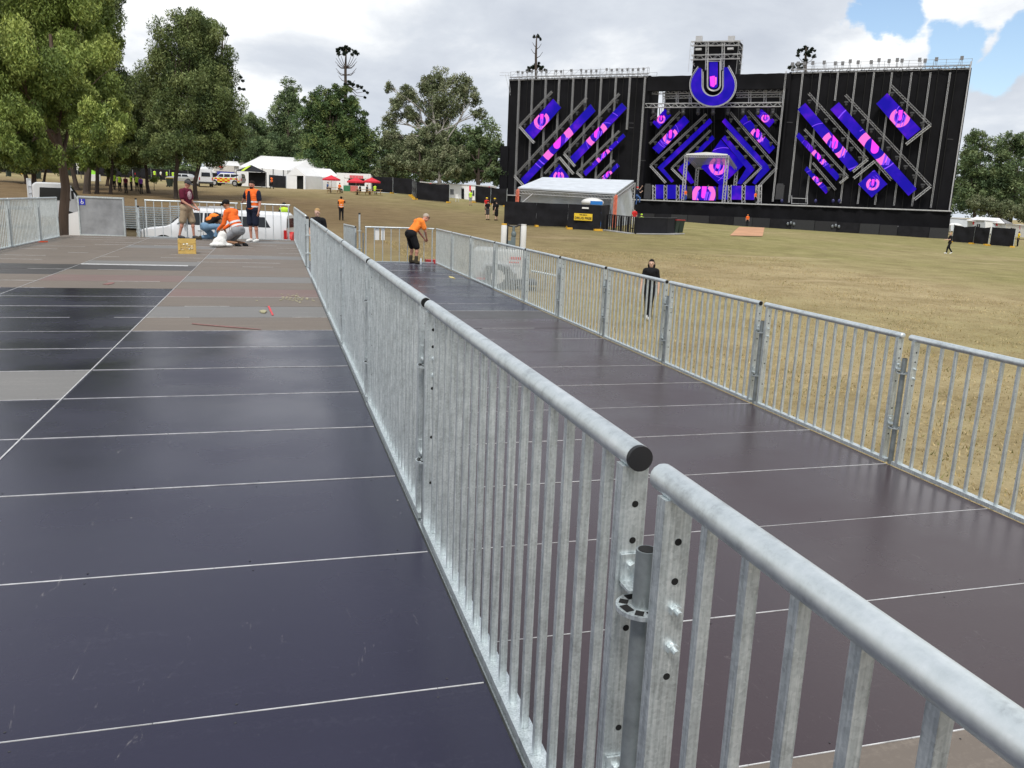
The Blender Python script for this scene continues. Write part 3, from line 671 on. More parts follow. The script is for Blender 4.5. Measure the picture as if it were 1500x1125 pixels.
# on the upper deck
p = pl(275, 349.5, 0)
person('man in a maroon printed t-shirt, khaki shorts and dark cap standing behind the yellow crate', (p.x, p.y, 0), RT-1.75,
       dict(knL=(-.11,.12,.5), anL=(-.12,.14,.09), toL=(-.13,.3,.035), knR=(.11,-.08,.5), anR=(.12,-.2,.09), toR=(.13,-.05,.035), haL=(-.1,.3,.92), elL=(-.22,.04,1.12), haR=(.1,.3,.94), elR=(.22,.04,1.12), head=(0,.07,1.63), look=(0,1,-.45), neck=(0,.02,1.5)), skin=SKR, top='maroon', bottom='khaki', shoe='dgrey', hair='hair_d', hat=('dgrey', 'cap'), s=1.06, det=2, bulk=1.26)
p = pl(306, 351.5, 0)
person('worker in a black singlet and blue jeans crouching over the deck, face down', (p.x, p.y, 0), RT-.9,
       dict(pel=(0,-.1,.42), che=(0,.2,.66), neck=(0,.34,.7), head=(0,.46,.64), look=(0,.4,-.9), shL=(-.18,.26,.66), shR=(.18,.26,.66), elL=(-.2,.4,.4), elR=(.2,.4,.4), haL=(-.08,.52,.14), haR=(.08,.52,.14),
            hiL=(-.09,-.1,.4), hiR=(.09,-.1,.4), knL=(-.17,.2,.1), knR=(.2,.26,.42), anL=(-.16,-.2,.07), toL=(-.16,-.33,.04), anR=(.2,.12,.09), toR=(.2,.28,.04)), skin=SKT, top='black', sleeve='none', legs='long', bottom='denim', shoe='boot', det=2, bulk=1.12, s=1.05)
cr = [o_ for o_ in C.objects if o_.get('label','').startswith('worker in a black singlet')][0]
b_ = MB(); b_.ell((0,.2,.72),(.175,.16,.1)); b_.ell((0,.05,.62),(.14,.12,.09)); me_ = remesh(b_, .014, 2); me_.materials.append(CL['orange']); o_ = bpy.data.objects.new('orange_yoke', me_); C.objects.link(o_); o_.parent = cr
p = pl(344, 360, 0)
tk = person('worker in an orange hi-vis shirt with silver bands kneeling with a white sack', (p.x, p.y, 0), RT+1.25,
       dict(pel=(0,-.12,.42), che=(0,.06,.78), neck=(0,.15,.93), head=(0,.22,1.05), look=(0,1,-.45), shL=(-.18,.08,.87), shR=(.18,.08,.87), elL=(-.2,.16,.56), elR=(.2,.18,.58), haL=(-.1,.42,.4), haR=(.1,.42,.42),
            hiL=(-.09,-.12,.4), hiR=(.09,-.12,.4), knL=(-.13,.28,.1), knR=(.13,.24,.1), anL=(-.13,-.16,.08), toL=(-.13,-.24,.02), anR=(.13,-.2,.08), toR=(.13,-.28,.02)), skin=SKT, top='hiorange', sleeve='long', bottom='grey', shoe='black', hat=('black', 'cap'), stripes=True, det=2, s=1.12, bulk=1.1)
q = pl(322, 362, 0); mb = MB()
mb.ell((0,0,.14), (.2,.16,.15)); mb.ell((.1,.05,.3), (.14,.1,.16)); mb.ell((-.08,-.05,.07), (.24,.18,.07)); mb.ell((.18,0,.06), (.2,.13,.06))
me = remesh(mb, .03, 1, 'sack'); me.materials.append(mat('crumpled_sack', (.72,.72,.7), .8, 0, .06, 3, 1.0, 7)); o = bpy.data.objects.new('sack', me); C.objects.link(o); place(o, (q.x, q.y, 0), .4); tag(o, 'crumpled white sack in the kneeling worker\'s hands', 'sack')
p = pl(372, 354.5, 0)
person('bearded man in an open orange vest and navy shorts resting a hand on the barrier', (p.x, p.y, 0), RT+2.75,
       dict(shR=(.18,0,1.42), elR=(.36,-.06,1.22), haR=(.52,-.2,1.16), look=(-.15,1,-.1), elL=(-.24,.0,1.13), haL=(-.25,.08,.88)), skin=SKR, top='navy', bottom='navy', shoe='white', vest='hiorange', beard=True, det=2, s=1.09, bulk=1.16)
vm_ = [o_ for o_ in C.objects if o_.get('label','').startswith('bearded man')][0]
b_ = MB(); b_.path([(0,.15,1.46),(0,.175,1.3),(0,.175,1.1),(0,.165,.98)], [.035,.05,.06,.07], n=12); o_ = b_.build('vest_opening', CL['navy'], vm_, True)
mm_ = [o_ for o_ in C.objects if o_.get('label','').startswith('man in a maroon')][0]
b_ = MB(); b_.ell((0.02,.135,1.3),(.1,.05,.13)); o_ = b_.build('shirt_print', mat('washed_print', (.4,.27,.3), .8, 0, .8, 25), mm_, True)
# yellow crate
t = thing('milk_crate', 'yellow plastic crate with open lattice sides on the deck', 'crate', tuple(pl(274.5, 371, 0)), RT+.36)
W = 25*pxm(depth_of(pl(274.5,373.5,0))); H_ = W*.85; mb = MB(); yp = mat('crate_yellow', (.62,.42,.12), .55, 0, .12)
mb.box((0,0,.012), (W,W,.022)); mb.build('floor', yp, t)
for s in range(4):
    a = s*pi/2; M4 = Matrix.Rotation(a, 3, 'Z'); mb = MB(); ax = (M4@V((1,0,0)), M4@V((0,1,0)), V((0,0,1)))
    def bb(x, z, w, h, d=.018): mb.box(M4@V((x, -W/2+.009, z)), (w, d, h), ax=ax)
    bb(0, .045, W-.02, .045); bb(0, H_-.05, W-.02, .1); bb(-W/2+.03, H_/2, .04, H_-.17); bb(W/2-.03, H_/2, .04, H_-.17)
    for k in range(9):
        x = -W/2+.07+(W-.14)*k/8; bb(x, H_*.42, .014, H_*.5, .012)
    for z in (.25, .45, .62): bb(0, H_*z, W-.09, .016, .010)
    mb.build('lattice_side', yp, t)
mb = MB()
for k in range(14): mb.ell((random.uniform(-.14,.14)*W/.4*.8, random.uniform(-.14,.14)*W/.4*.8, random.uniform(.05,.3)*H_/.33*.8), (.04,.035,.03), nu=6, nv=5)
tag(mb.build('fittings', galv, None), 'steel fittings heaped inside the yellow crate', 'fittings'); bpy.data.objects['fittings'].matrix_basis = t.matrix_basis.copy(); bpy.data.objects['fittings']['kind'] = 'stuff'
# walkway end
p = pl(607, 386, ZW)
person('man in an orange polo, black shorts, boots and sunglasses stooping at the walkway end', (p.x, p.y, ZW), RT-1.0,
       dict(pel=(0,-.14,.9), che=(0,.12,1.18), neck=(0,.26,1.3), head=(0,.37,1.37), look=(.35,1,-.35), shL=(-.18,.14,1.25), shR=(.18,.14,1.25), elL=(-.2,.22,.97), elR=(.2,.24,.97), haL=(-.06,.36,.74), haR=(.1,.34,.76),
            hiL=(-.1,-.13,.88), hiR=(.1,-.13,.88), knL=(-.17,-.0,.48), knR=(.17,.0,.48), anL=(-.19,-.04,.09), anR=(.19,-.04,.09), toL=(-.2,.12,.035), toR=(.2,.12,.035)), skin=SKR, top='orange', bottom='black', shoe='boot', hair='hair_g', glasses=True, det=2, s=1.07, bulk=1.22)
p = pl(616.5, 388, ZW); mb = MB(); mb.lathe((0,0,0), [(.03,0),(.033,.01),(.033,.14),(.02,.19),(.014,.2),(.014,.225),(.001,.226)], 12); o = mb.build('water_bottle', mat('clear_plastic', (.6,.66,.7), .15, 0, 0), None, True); place(o, p); tag(o, 'clear water bottle standing beside the stooping man\'s boot', 'bottle')
# woman at the gap
pg = dep(466, 385, 23.2)
person('blonde woman in a black t-shirt looking over the barrier at the gap', (pg.x, pg.y, ZW), RT+pi-.15, dict(haL=(-.16,.14,.85), haR=(.16,.14,.85)), skin=SK, top='black', bottom='black', legs='shorts', hair='hair_b', det=2, s=.97)
# field
q = on(948.5, 24)
person('woman in loose black clothes and white shoes walking on the grass behind the barrier', tuple(q), RT+2.9, dict(WALK, knL=(-.06,.1,.5), anL=(-.06,.14,.1), toL=(-.06,.28,.05), knR=(.06,-.02,.48), anR=(.06,-.18,.12), toR=(.06,-.05,.035), haL=(-.26,.02,.84), elL=(-.24,-.02,1.1), haR=(.26,.05,.84), elR=(.24,0,1.1)), skin=SK, top='black', sleeve='short', legs='long', bottom='black', shoe='white', longhair=True, det=2, s=.99, bulk=.95)
person('guard in an orange vest and black trousers seen from behind, hand at his head', tuple(G(500,323)), RT+.2, dict(elR=(.3,.02,1.3), haR=(.16,.1,1.6)), skin=SKT, top='black', legs='long', bottom='black', vest='orange', hat=('black','cap'), det=1)
person('guard in a yellow hi-vis vest standing beyond the far corner of the upper deck', tuple(on(417, 41)), RT+.3, {}, skin=SKT, top='black', legs='long', bottom='black', vest='hiyellow', hat=('black','cap'), det=1)
person('staff member in black t-shirt and grey shorts, left of the pair on the field', tuple(G(714,322.5)), RT-.6, {}, top='black', bottom='dgrey', det=1, group=None)
person('staff member in a black dress, right of the pair on the field', tuple(G(727,323)), RT+.9, {}, top='black', bottom='black', legs='skirt', det=1)
person('person in a lime hi-vis vest standing before the white cabins', tuple(G(689,301)), RT+pi, {}, top='grey', bottom='grey', vest='hiyellow', det=0)
person('person in yellow shirt and wide hat behind the black fence, on the left', tuple(on(712.5, 86)), RT+pi, {}, top='red', bottom='black', hat=('yellow','wide'), det=0)
person('person in yellow shirt and wide hat behind the black fence, nearer the stage', tuple(on(724, 86)), RT+pi, {}, top='black', bottom='black', hat=('yellow','wide'), det=0)
person('person in black looking at a phone while walking by the stage right end', tuple(G(1389,372)), RT+1.5, dict(WALK, haL=(-.1,.34,1.15), elL=(-.2,.12,1.16), haR=(.1,.34,1.15), elR=(.2,.12,1.16)), skin=SK, top='black', legs='long', bottom='black', shoe='white', hair='hair_b', det=1)
person('security guard in yellow and red shirt at the right end of the black fence', tuple(G(1490,361)), RT+1.3, {}, top='yellow', legs='long', bottom='black', det=0, skin=SKT)
person('person in orange helmet and vest standing at the foot of the stage front', tuple(on(1094, 122)), RT+pi, {}, top='hiorange', legs='long', bottom='black', hat=('orange','dome'), det=0)
person('person in an orange vest walking before the black fence by the marquee', tuple(G(398,277)), RT+.9, WALK, top='black', legs='long', bottom='black', vest='hiorange', det=0)
person('person in a pink top with arm stretched out by the black gazebo', tuple(G(386,274)), RT-1.2, dict(elR=(.3,.2,1.35), haR=(.34,.45,1.45)), top='red', legs='long', bottom='black', det=0)
for px, py, tp, bt, vs, la in ((168,278,'black','black','hiyellow','lime-vested worker walking under the gums, left of the group'), (193,279.5,'black','black','hiyellow','lime-vested worker in the middle of the group under the gums'), (185,283.5,'maroon','black',None,'worker in a dark red shirt at the left of the group under the gums'), (207,284,'purple','black',None,'worker in dark purple at the right of the group under the gums'),
                           (227,265,'grey','black','hiyellow','lime-vested worker beyond the trees, leftmost of the far row'), (236,265.5,'white','black',None,'worker in a pale shirt in the far row beyond the trees'), (176,281,'grey','black','hiyellow','lime-vested worker between the walking one and the dark red shirt'),(201,280.5,'black','black','hiyellow','lime-vested worker close behind the one in dark purple'),(254,266.5,'grey','black','hiyellow','lime-vested worker just right of the yellow-lidded bin'),(245,266,'grey','black','hiyellow','lime-vested worker next to the bin, rightmost of the far row')):
    person(la, tuple(G(px, py)), RT+random.uniform(-1, 1)+(pi if px % 2 else 0), WALK if px in (168,) else {}, top=tp, legs='long', bottom=bt, vest=vs, det=0, skin=SKT)
# ------------------------------------------------------------------ vehicles
def interp(P, x):
    for (a, b), (c, d) in zip(P, P[1:]):
        if x <= c: return b + (d-b)*max(0, (x-a))/(c-a)
    return P[-1][1]
def vehicle(name, label, cat, loc, rz, L, W, top, belt, bot=.32, tumble=.16, wheels=(), wr=.37, paint=None, wins=(), windscreen=None, rear=None, group=None, lights=True, hoodtaper=.9):
    paint = paint or white_paint
    t = thing(name, label, cat, loc, rz, group); N = 44
    ys = [-L/2+L*k/N for k in range(N+1)]
    def hw(y, z):
        e = min(y+L/2, L/2-y); r = 1-.22*max(0, 1-e/.45)**2
        w = W/2*r*(hoodtaper + (1-hoodtaper)*min(1, (L/2-y)/(.25*L)))
        if z > belt: w -= tumble*(z-belt)/max(.01, (interp(top, 0)-belt))
        elif z < bot+.18: w -= .05
        return w
    mb = MB(); rows = []
    for y in ys:
        zt = interp(top, y); zb = bot + .16*max(0, 1-min(y+L/2, L/2-y)/.5)
        for wy in wheels:
            d = abs(y-wy)
            if d < wr*1.2: zb = max(zb, sqrt(max(0, (wr*1.2)**2-d*d))+wr*.95)
        zs = [zb, zb+.16*(min(belt,zt)-zb), zb+.55*(min(belt, zt)-zb), min(belt, zt-.06)]
        pts = [(hw(y, z), z) for z in zs]
        if zt > belt+.12: pts += [(hw(y, (belt+zt)/2), (belt+zt)/2), (hw(y, zt-.09), zt-.09), (hw(y, zt)-.1, zt-.015), (hw(y, zt)*.45, zt)]
        else: pts += [(hw(y, zt)-.02, zt-.045), (hw(y, zt)-.05, zt-.03), (hw(y, zt)-.14, zt-.01), (hw(y, zt)*.45, zt)]
        ring = [(-x, y, z) for x, z in pts] + [(x, y, z) for x, z in reversed(pts)]
        rows.append(ring)
    n = len(rows[0]); vs = [v for r_ in rows for v in r_]
    fs = [(j*n+i, (j+1)*n+i, (j+1)*n+(i+1) % n, j*n+(i+1) % n) for j in range(N) for i in range(n)]
    fs += [tuple(range(n)), tuple(range((N+1)*n-1, N*n-1, -1))]
    mb.add(vs, fs); body = mb.build('body', paint, t, True)
    mb = MB(); mb.box((0, 0, bot+.3), (W*.8, L*.9, .45)); mb.build('underbody', black_m, t)
    for side in (-1, 1):
        for (y0, y1, z0, z1, sl0, sl1) in wins:            # side glass, lower y0..y1, slanted ends
            mb = MB(); P = [(y0, z0), (y1, z0), (y1-sl1, z1), (y0+sl0, z1)]
            pts = [V((side*(hw(y, z)-.012), y, z)) for y, z in P]; mb.prism(pts, (side*.02, 0, 0)); mb.build('window', glass_dark, t)
    for nm, q in (('windscreen', windscreen), ('rear_window', rear)):
        if q:
            (y0, z0, y1, z1, k) = q; mb = MB(); w0, w1 = hw(y0, z0)*k, hw(y1, z1)*k
            nn = V((0, z1-z0, -(y1-y0))).normalized()*(.03 if (z1-z0) > 0 else -.03)
            if nn.y*(1 if nm == 'windscreen' else -1) < 0: nn = -nn
            pts = [V((-w0, y0, z0)), V((w0, y0, z0)), V((w1, y1, z1)), V((-w1, y1, z1))]; mb.prism([p-nn*.3 for p in pts], nn); mb.build(nm, glass_dark, t)
    for wy in wheels:
        for s in (-1, 1):
            x = s*(W/2-.13)
            mb = MB(); mb.tube((x-s*.1, wy, wr), (x+s*.11, wy, wr), wr, n=24); ty = mb.build('wheel', black_m, t, True)
            mb = MB(); mb.tube((x+s*.1, wy, wr), (x+s*.118, wy, wr), wr*.62, n=20)
            for k in range(6): a = k*pi/3; mb.box((x+s*.12, wy+cos(a)*wr*.36, wr+sin(a)*wr*.36), (.014, wr*.12, wr*.5), ax=(V((1,0,0)), V((0,-sin(a),cos(a))), V((0,cos(a),sin(a)))))
            mb.build('rim', alu, ty)
    if lights:
        for s in (-1, 1):
            mb = MB(); mb.ell((s*(W/2-.27), L/2-.13, belt-.28), (.19, .12, .1)); mb.build('headlight', mat('headlight_glass', (.5,.52,.55), .1, .4, 0), t, True)
            mb = MB(); mb.box((s*(W/2-.16), -L/2+.02, belt-.2), (.13, .08, .34)); mb.build('tail_light', mat('tail_red', (.5,.01,.01), .3, 0, 0), t)
        mb = MB(); mb.box((0, L/2-.05, belt-.33), (W*.5, .08, .16)); mb.build('grille', steel_dark, t)
        for s in (-1, 1): mb = MB(); mb.ell((s*(W/2+.06), L*.16, belt+.08), (.1,.05,.08)); mb.build('mirror', paint, t, True)
    return t, hw
# white ute parked below the far end of the upper deck: nose to the left
p = on(320, 30.2); zg = -.84
t, hw = vehicle('utility_car', 'white four-door ute with a canopy parked behind the far barrier of the upper deck', 'ute', (p.x, p.y, zg), -YAW+pi/2+.05, 5.25, 1.86,
    [(-2.63,1.62),(-2.55,1.72),(-1.0,1.75),(-.62,1.72),(-.5,1.77),(.55,1.79),(.8,1.72),(1.35,1.22),(1.5,1.14),(2.3,1.03),(2.55,.92),(2.63,.8)], 1.15, .38, .2, (-1.65, 1.6), .38,
    wins=[(-2.12,-.75,1.2,1.55,.22,.02),(-.5,.18,1.2,1.62,.06,.0),(.24,1.12,1.2,1.62,.0,.42)], windscreen=(1.36,1.22,.84,1.7,.86), rear=(-2.645,1.2,-2.6,1.55,.8))
mb = MB(); mb.box((0,-.58,1.3), (1.78,.03,.9)); mb.build('canopy_seam', steel_dark, t)
mb = MB(); 
for s in (-1,1): mb.box((s*.6,-.0,1.82), (.04,.9,.04))
mb.build('roof_rail', alu, t)
for y in (.21,-.52):
    for s in (-1,1): mb = MB(); mb.box((s*(hw(y,.9)+.001), y, .9), (.008,.012,.75)); mb.build('door_gap', steel_dark, t)
for y in (.32,-.4):
    for s in (-1,1): mb = MB(); mb.box((s*(hw(y,1.02)+.012), y, 1.03), (.03,.16,.03)); mb.build('door_handle', white_paint, t)
# small flatbed truck, left
p = on(54, 37)
tr = thing('flatbed_truck', 'small white flatbed truck with a head-board rack behind the left fence', 'truck', (p.x, p.y, gz(p.x, p.y)-.0), -YAW-pi/2+.45)
zt = 1.62 - gz(p.x, p.y); mb = MB()
prof = [(0,.5),(1.75,.5),(1.82,.9),(1.74,1.35),(1.45,zt-.12),(1.3,zt),(.15,zt),(0,zt-.12)]
vs = [V((-.88, y, z)) for y, z in prof]; mb.prism(vs, (1.76,0,0)); cb = mb.build('cab', white_paint, tr)
bv = cb.modifiers.new('b', 'BEVEL'); bv.width = .07; bv.segments = 3
for s in (-1,1):
    mb = MB(); mb.prism([V((s*.885, y, z)) for y, z in ((.25,1.25),(1.45,1.25),(1.35,zt-.3),(1.15,zt-.22),(.3,zt-.22))], (s*.012,0,0)); mb.build('window', glass_dark, tr)
    mb = MB(); mb.tube((s*.92,1.3,.4),(s*.66,1.3,.4),.4,n=20); mb.build('wheel', black_m, tr, True)
    mb = MB(); mb.tube((s*.92,-2.2,.4),(s*.56,-2.2,.4),.4,n=20); mb.build('wheel', black_m, tr, True)
    mb = MB(); mb.box((s*1.05,1.55,1.5),(.06,.1,.36)); mb.tube((s*.9,1.5,1.65),(s*1.05,1.55,1.65),.015); mb.build('mirror', black_m, tr)
mb = MB(); mb.prism([V((-.78,1.757,1.36)),V((.78,1.757,1.36)),V((.74,1.475,zt-.16)),V((-.74,1.475,zt-.16))], (0,.03,.01)); mb.build('windscreen', glass_dark, tr)
mb = MB(); mb.box((0,1.83,.78),(1.2,.03,.26)); mb.build('grille', black_m, tr)
for s in (-1,1): mb = MB(); mb.box((s*.68,1.83,.8),(.26,.04,.18)); mb.build('headlight', mat('headlight_glass', (.5,.52,.55), .1, .4, 0), tr)
mb = MB(); mb.box((0,1.84,.5),(1.76,.12,.2)); mb.build('bumper', white_paint, tr)
mb = MB(); mb.box((0,-1.9,.86),(1.9,3.5,.12)); mb.build('tray', steel_dark, tr)
mb = MB()
for x in (-.85,.85): mb.tube((x,-.16,.9),(x,-.16,zt+.12),.03)
for z in (1.2,1.5,1.8,zt+.12): 
    if z <= zt+.13: mb.tube((-.85,-.16,z),(.85,-.16,z),.025)
for x in (-.4,0,.4): mb.tube((x,-.16,.9),(x,-.16,zt+.12),.018)
mb.build('rack', white_paint, tr)
# passenger van
p = G(300, 273.6)
t, hw = vehicle('passenger_van', 'white high-roof passenger van seen from behind near the marquee', 'van', tuple(p), -YAW+.42, 5.6, 1.95,
    [(-2.8,2.3),(-2.7,2.5),(-2.4,2.6),(1.3,2.6),(1.7,2.35),(2.2,1.45),(2.7,1.1),(2.8,.9)], 1.25, .4, .2, (-1.8,1.75), .37,
    wins=[(-2.5,-1.2,1.35,2.0,.03,.03),(-1.1,.2,1.35,2.0,.03,.03),(.3,1.6,1.35,2.0,.03,.45)], windscreen=(2.15,1.45,1.7,2.25,.85), rear=(-2.81,1.35,-2.76,2.2,.78))
mb = MB(); mb.box((0,-2.83,.55),(1.9,.1,.2)); mb.build('bumper', steel_dark, t)
# ambulance four wheel drive
p = G(333, 272.5)
am, hw = vehicle('ambulance_car', 'white four wheel drive with red and yellow chequered sides beside the van', 'emergency vehicle', tuple(p), -YAW+pi/2-.05, 5.0, 1.9,
    [(-2.5,1.75),(-2.3,1.85),(.7,1.88),(1.3,1.25),(2.3,1.1),(2.5,.9)], 1.2, .42, .2, (-1.5,1.55), .4,
    wins=[(-2.2,-.9,1.27,1.7,.2,.03),(-.8,.1,1.27,1.7,.03,.03),(.18,1.1,1.27,1.7,.03,.4)], windscreen=(1.28,1.27,.75,1.8,.85), rear=(-2.5,1.25,-2.42,1.7,.8))
ye = mat('chequer_yellow', (.75,.7,.05), .5, 0, 0); re_ = mat('chequer_red', (.75,.04,.02), .5, 0, 0)
for s in (-1,1):
    mb = MB()
    for i in range(12):
        for j in range(3):
            y = -2.3+i*.38; z = .5+j*.22
            if abs(y+.19+1.5) < .6 and j < 2 or abs(y+.19-1.55) < .6 and j < 2: continue
            a, b = y, y+.38; mb.prism([V((s*(hw(a,z)+.008),a,z)),V((s*(hw(b,z)+.008),b,z)),V((s*(hw(b,z+.22)+.008),b,z+.22)),V((s*(hw(a,z+.22)+.008),a,z+.22))],(s*.008,0,0),(i+j)%2)
    mb.build('chequer_stripe', [ye, re_], am)
# pale boat-shaped trailer / parked car among trees
vehicle('parked_car', 'pale parked car half hidden by tree trunks left of the van', 'car', tuple(G(266, 268)), -YAW+pi/2, 4.6, 1.8,
    [(-2.3,1.0),(-2.0,1.1),(-1.5,1.42),(.3,1.45),(1.0,1.0),(2.1,.88),(2.3,.7)], .92, .3, .2, (-1.4,1.35), .33, wins=[(-1.5,-.4,.96,1.3,.3,.03),(-.3,.8,.96,1.3,.03,.4)], paint=mat('silver_paint', (.45,.46,.47), .3, .3, .03))
for px, py, D_, c, la in ((147,256,0,(.75,.07,.02),'bright orange vehicle parked far back among the gum trunks, leftmost'),(190,259.5,0,(.7,.09,.02),'bright orange vehicle parked beyond the lime-vested workers')):
    vehicle('parked_car', la, 'car', tuple(G(px, py)), -YAW+pi/2, 4.9, 2.0, [(-2.4,1.9),(.8,2.0),(1.4,1.3),(2.3,1.1),(2.4,.8)], 1.1, .35, .15, (-1.5,1.5), .38, wins=[(-2.2,-.5,1.2,1.7,.05,.05),(-.4,1.1,1.2,1.7,.05,.4)], paint=mat('orange_paint%d' % px, c, .35, 0, .05))
vehicle('parked_car', 'white work ute behind the dark-dressed pair under the gums', 'ute', tuple(G(208, 262)), -YAW+.3, 4.9, 1.9, [(-2.4,1.05),(-.4,1.05),(-.3,1.8),(.8,1.8),(1.4,1.15),(2.3,1.0),(2.4,.8)], 1.0, .35, .15, (-1.5,1.5), .38, wins=[(-.2,1.1,1.1,1.6,.05,.4)])
# ------------------------------------------------------------------ stacks of barriers under the trees
def stack(px, py, D, w, label, rz):
    p = on(px, D); t = thing('barrier_stack', label, 'barrier stack', (p.x, p.y, p.z), rz)
    for k in range(10):
        mb = MB(); z = .12+k*.105
        mb.box((0, -.55, z), (w, .05, .05)); mb.box((0, .55, z), (w, .05, .05))
        for i in range(int(w/.11)): mb.box((-w/2+.06+i*.11, 0, z), (.022, 1.05, .022))
        for s in (-1,1): mb.box((s*(w/2+.03), 0, z), (.05, 1.2, .06))
        mb.build('stacked_panel', galv, t)
    for s in (-1,1): mb = MB(); mb.box((s*w*.35, 0, .05), (.1, 1.2, .09)); mb.build('bearer', wood, t)
stack(213, 300, 40, 2.2, 'stack of steel barrier panels lying flat behind the ramp panel', -YAW+.1)
stack(290, 305, 44, 2.4, 'low stack of steel barrier panels seen behind the man in maroon', -YAW)
# ------------------------------------------------------------------ marquee, cabins, kiosk
def fr(D, px, py, z=None): return dep(px, py, D)
def ppoly(name, pts, m, t, thick=.05, back=None):
    mb = MB(); P = [V(p) for p in pts]; n = (P[1]-P[0]).cross(P[2]-P[0]).normalized()
    if n.dot(CAM-P[0]) < 0: n = -n
    mb.prism([p-n*thick for p in P], n*thick); return mb.build(name, m, t, world=True)
base = G(440, 278); mq = thing('marquee', 'large white event marquee with a long ridge roof', 'marquee', tuple(base))
D1, D2 = 132, 160
a = dep(335,246,D1+8); b = dep(442,258,D1); c = dep(492,256,D2-10); z0 = gz(b.x, b.y)
# eave line left->corner, corner -> right; ridge parallel
el = dep(350,244,D1+10); ec = dep(420,249.5,D1); er = dep(492,253,D1+18)
rl = dep(382,228.5,D1+24); rr = dep(455,232.5,D1+16)
ppoly('roof', [el, ec, rr, rl], white_pvc, mq); ppoly('roof', [ec, er, rr], white_pvc, mq)
ppoly('wall', [dep(350,244,D1+10), dep(420,249.5,D1), dep(420,280,D1), dep(350,275,D1+10)], white_pvc, mq)
ppoly('wall', [dep(420,249.5,D1+.02), dep(492,253,D1+18), dep(492,282,D1+18), dep(420,280,D1+.02)], white_pvc, mq)
ppoly('roof', [rl, rr, er+V((0,26,0)), el+V((-4,26,0))], white_pvc, mq)
for px, y0, y1, d in ((384,246,254,D1+4.6),(400,247.5,256,D1+2.5),(415,249,258,D1+.4)):
    mb = MB(); mb.tube(dep(px,y0,d), dep(px,y1,d), .06); mb.build('frame_pole', steel_dark, mq, world=True)
ppoly('dark_screen', [dep(394,256,D1+2.5), dep(419,258,D1-.6), dep(419,278.5,D1-.6), dep(394,272.5,D1+2.5)], cloth_black2, mq)
# entrance tent in front
en = thing('entrance_tent', 'small white gabled tent with a dark doorway in front of the marquee', 'tent', tuple(G(447, 280)))
D3 = 123
A1, A2, Ap = dep(419,257,D3), dep(447.5,257.5,D3-1), dep(433,245,D3-.5)
B1, B2, Bp = dep(472,259,D3+5), dep(496,257,D3+7), dep(457,246.5,D3+6)
ppoly('gable', [A1, A2, Ap], white_pvc, en); ppoly('front_wall', [A1, dep(434.8,257.3,D3-.5), dep(434.8,277.5,D3-.5), dep(419,276,D3)], white_pvc, en)
ppoly('front_wall', [dep(444.5,257.4,D3-.9), A2, dep(447.5,279.5,D3-1), dep(444.5,279.2,D3-.9)], white_pvc, en)
ppoly('doorway', [dep(434.8,257.3,D3), dep(444.5,257.4,D3-.4), dep(444.5,279,D3-.4), dep(434.8,277.8,D3)], hole_m, en)
ppoly('roof', [A2, B1, Bp, Ap], white_pvc, en); ppoly('roof', [B1, dep(496,258,D3+8), dep(484,247.5,D3+9), Bp], white_pvc, en)
ppoly('side_wall', [A2, B1, dep(472,281,D3+5), dep(447.5,279.5,D3-1)], white_pvc, en); ppoly('side_wall', [B1, dep(496,258,D3+8), dep(496,282,D3+8), dep(472,281,D3+5)], white_pvc, en)
for px, y0, y1, d in ((447.5,257.5,279.5,D3-1.1),(472,259,281,D3+4.9),(419.3,257,276,D3-.1)): mb = MB(); mb.tube(dep(px,y0,d), dep(px,y1,d), .045); mb.build('seam_pole', grey_pvc, en, world=True)
# low white tent + site office to the left of the marquee
ws = thing('white_shelter', 'low white roofed shelter behind the passenger van', 'tent', tuple(G(345, 272)))
D4 = 150
ppoly('roof', [dep(300,240,D4), dep(352,243.5,D4), dep(348,236.5,D4+8), dep(304,234.5,D4+8)], white_pvc, ws); ppoly('wall', [dep(300,240,D4+.5), dep(352,243.5,D4+.5), dep(352,270,D4+.5), dep(300,268,D4+.5)], white_pvc, ws)
ppoly('sign_board', [dep(313,241.5,D4-.5), dep(343,243.5,D4-.5), dep(343,252,D4-.5), dep(313,250,D4-.5)], mat('beige_board', (.5,.47,.42), .7), ws, .2)
ppoly('banner', [dep(318,250.8,D4-1), dep(343,252.4,D4-1), dep(343,257.5,D4-1), dep(318,255.5,D4-1)], mat('indigo_banner', (.03,.04,.3), .6), ws, .1)
ppoly('red_logo', [dep(320.5,243,D4-.8), dep(326,243.4,D4-.8), dep(326,246,D4-.8), dep(320.5,245.6,D4-.8)], re_, ws, .05)
# black pop-up gazebo
D5 = 118; gb = thing('gazebo', 'black pop-up gazebo with a lime green panel on its roof', 'gazebo', tuple(G(370, 273)))
c1, c2, c3, c4 = dep(346,250,D5), dep(390,252.5,D5-1), dep(383,249.5,D5+6), dep(356,248,D5+6); ap = dep(368,242,D5+3)
for q in ((c1,c2,ap),(c2,c3,ap),(c3,c4,ap),(c4,c1,ap)): ppoly('canopy', q, cloth_black2, gb, .03)
ppoly('lime_panel', [dep(353,250,D5-.3), dep(357,250.2,D5-.3), dep(368,242.4,D5+2), dep(361,244,D5+2)], mat('lime_print', (.5,.65,.03), .6), gb, .03)
for q, b_ in ((c1,dep(347,270,D5)),(c2,dep(390,274,D5-1)),(c3,dep(383,271,D5+6))): mb = MB(); mb.tube(q, V((q.x,q.y,gz(q.x,q.y))), .05); mb.build('leg', steel_dark, gb, world=True)
ppoly('side_wall', [dep(364,252,D5+2), dep(389,253,D5), dep(389,273.5,D5), dep(364,272.5,D5+2)], cloth_black2, gb)
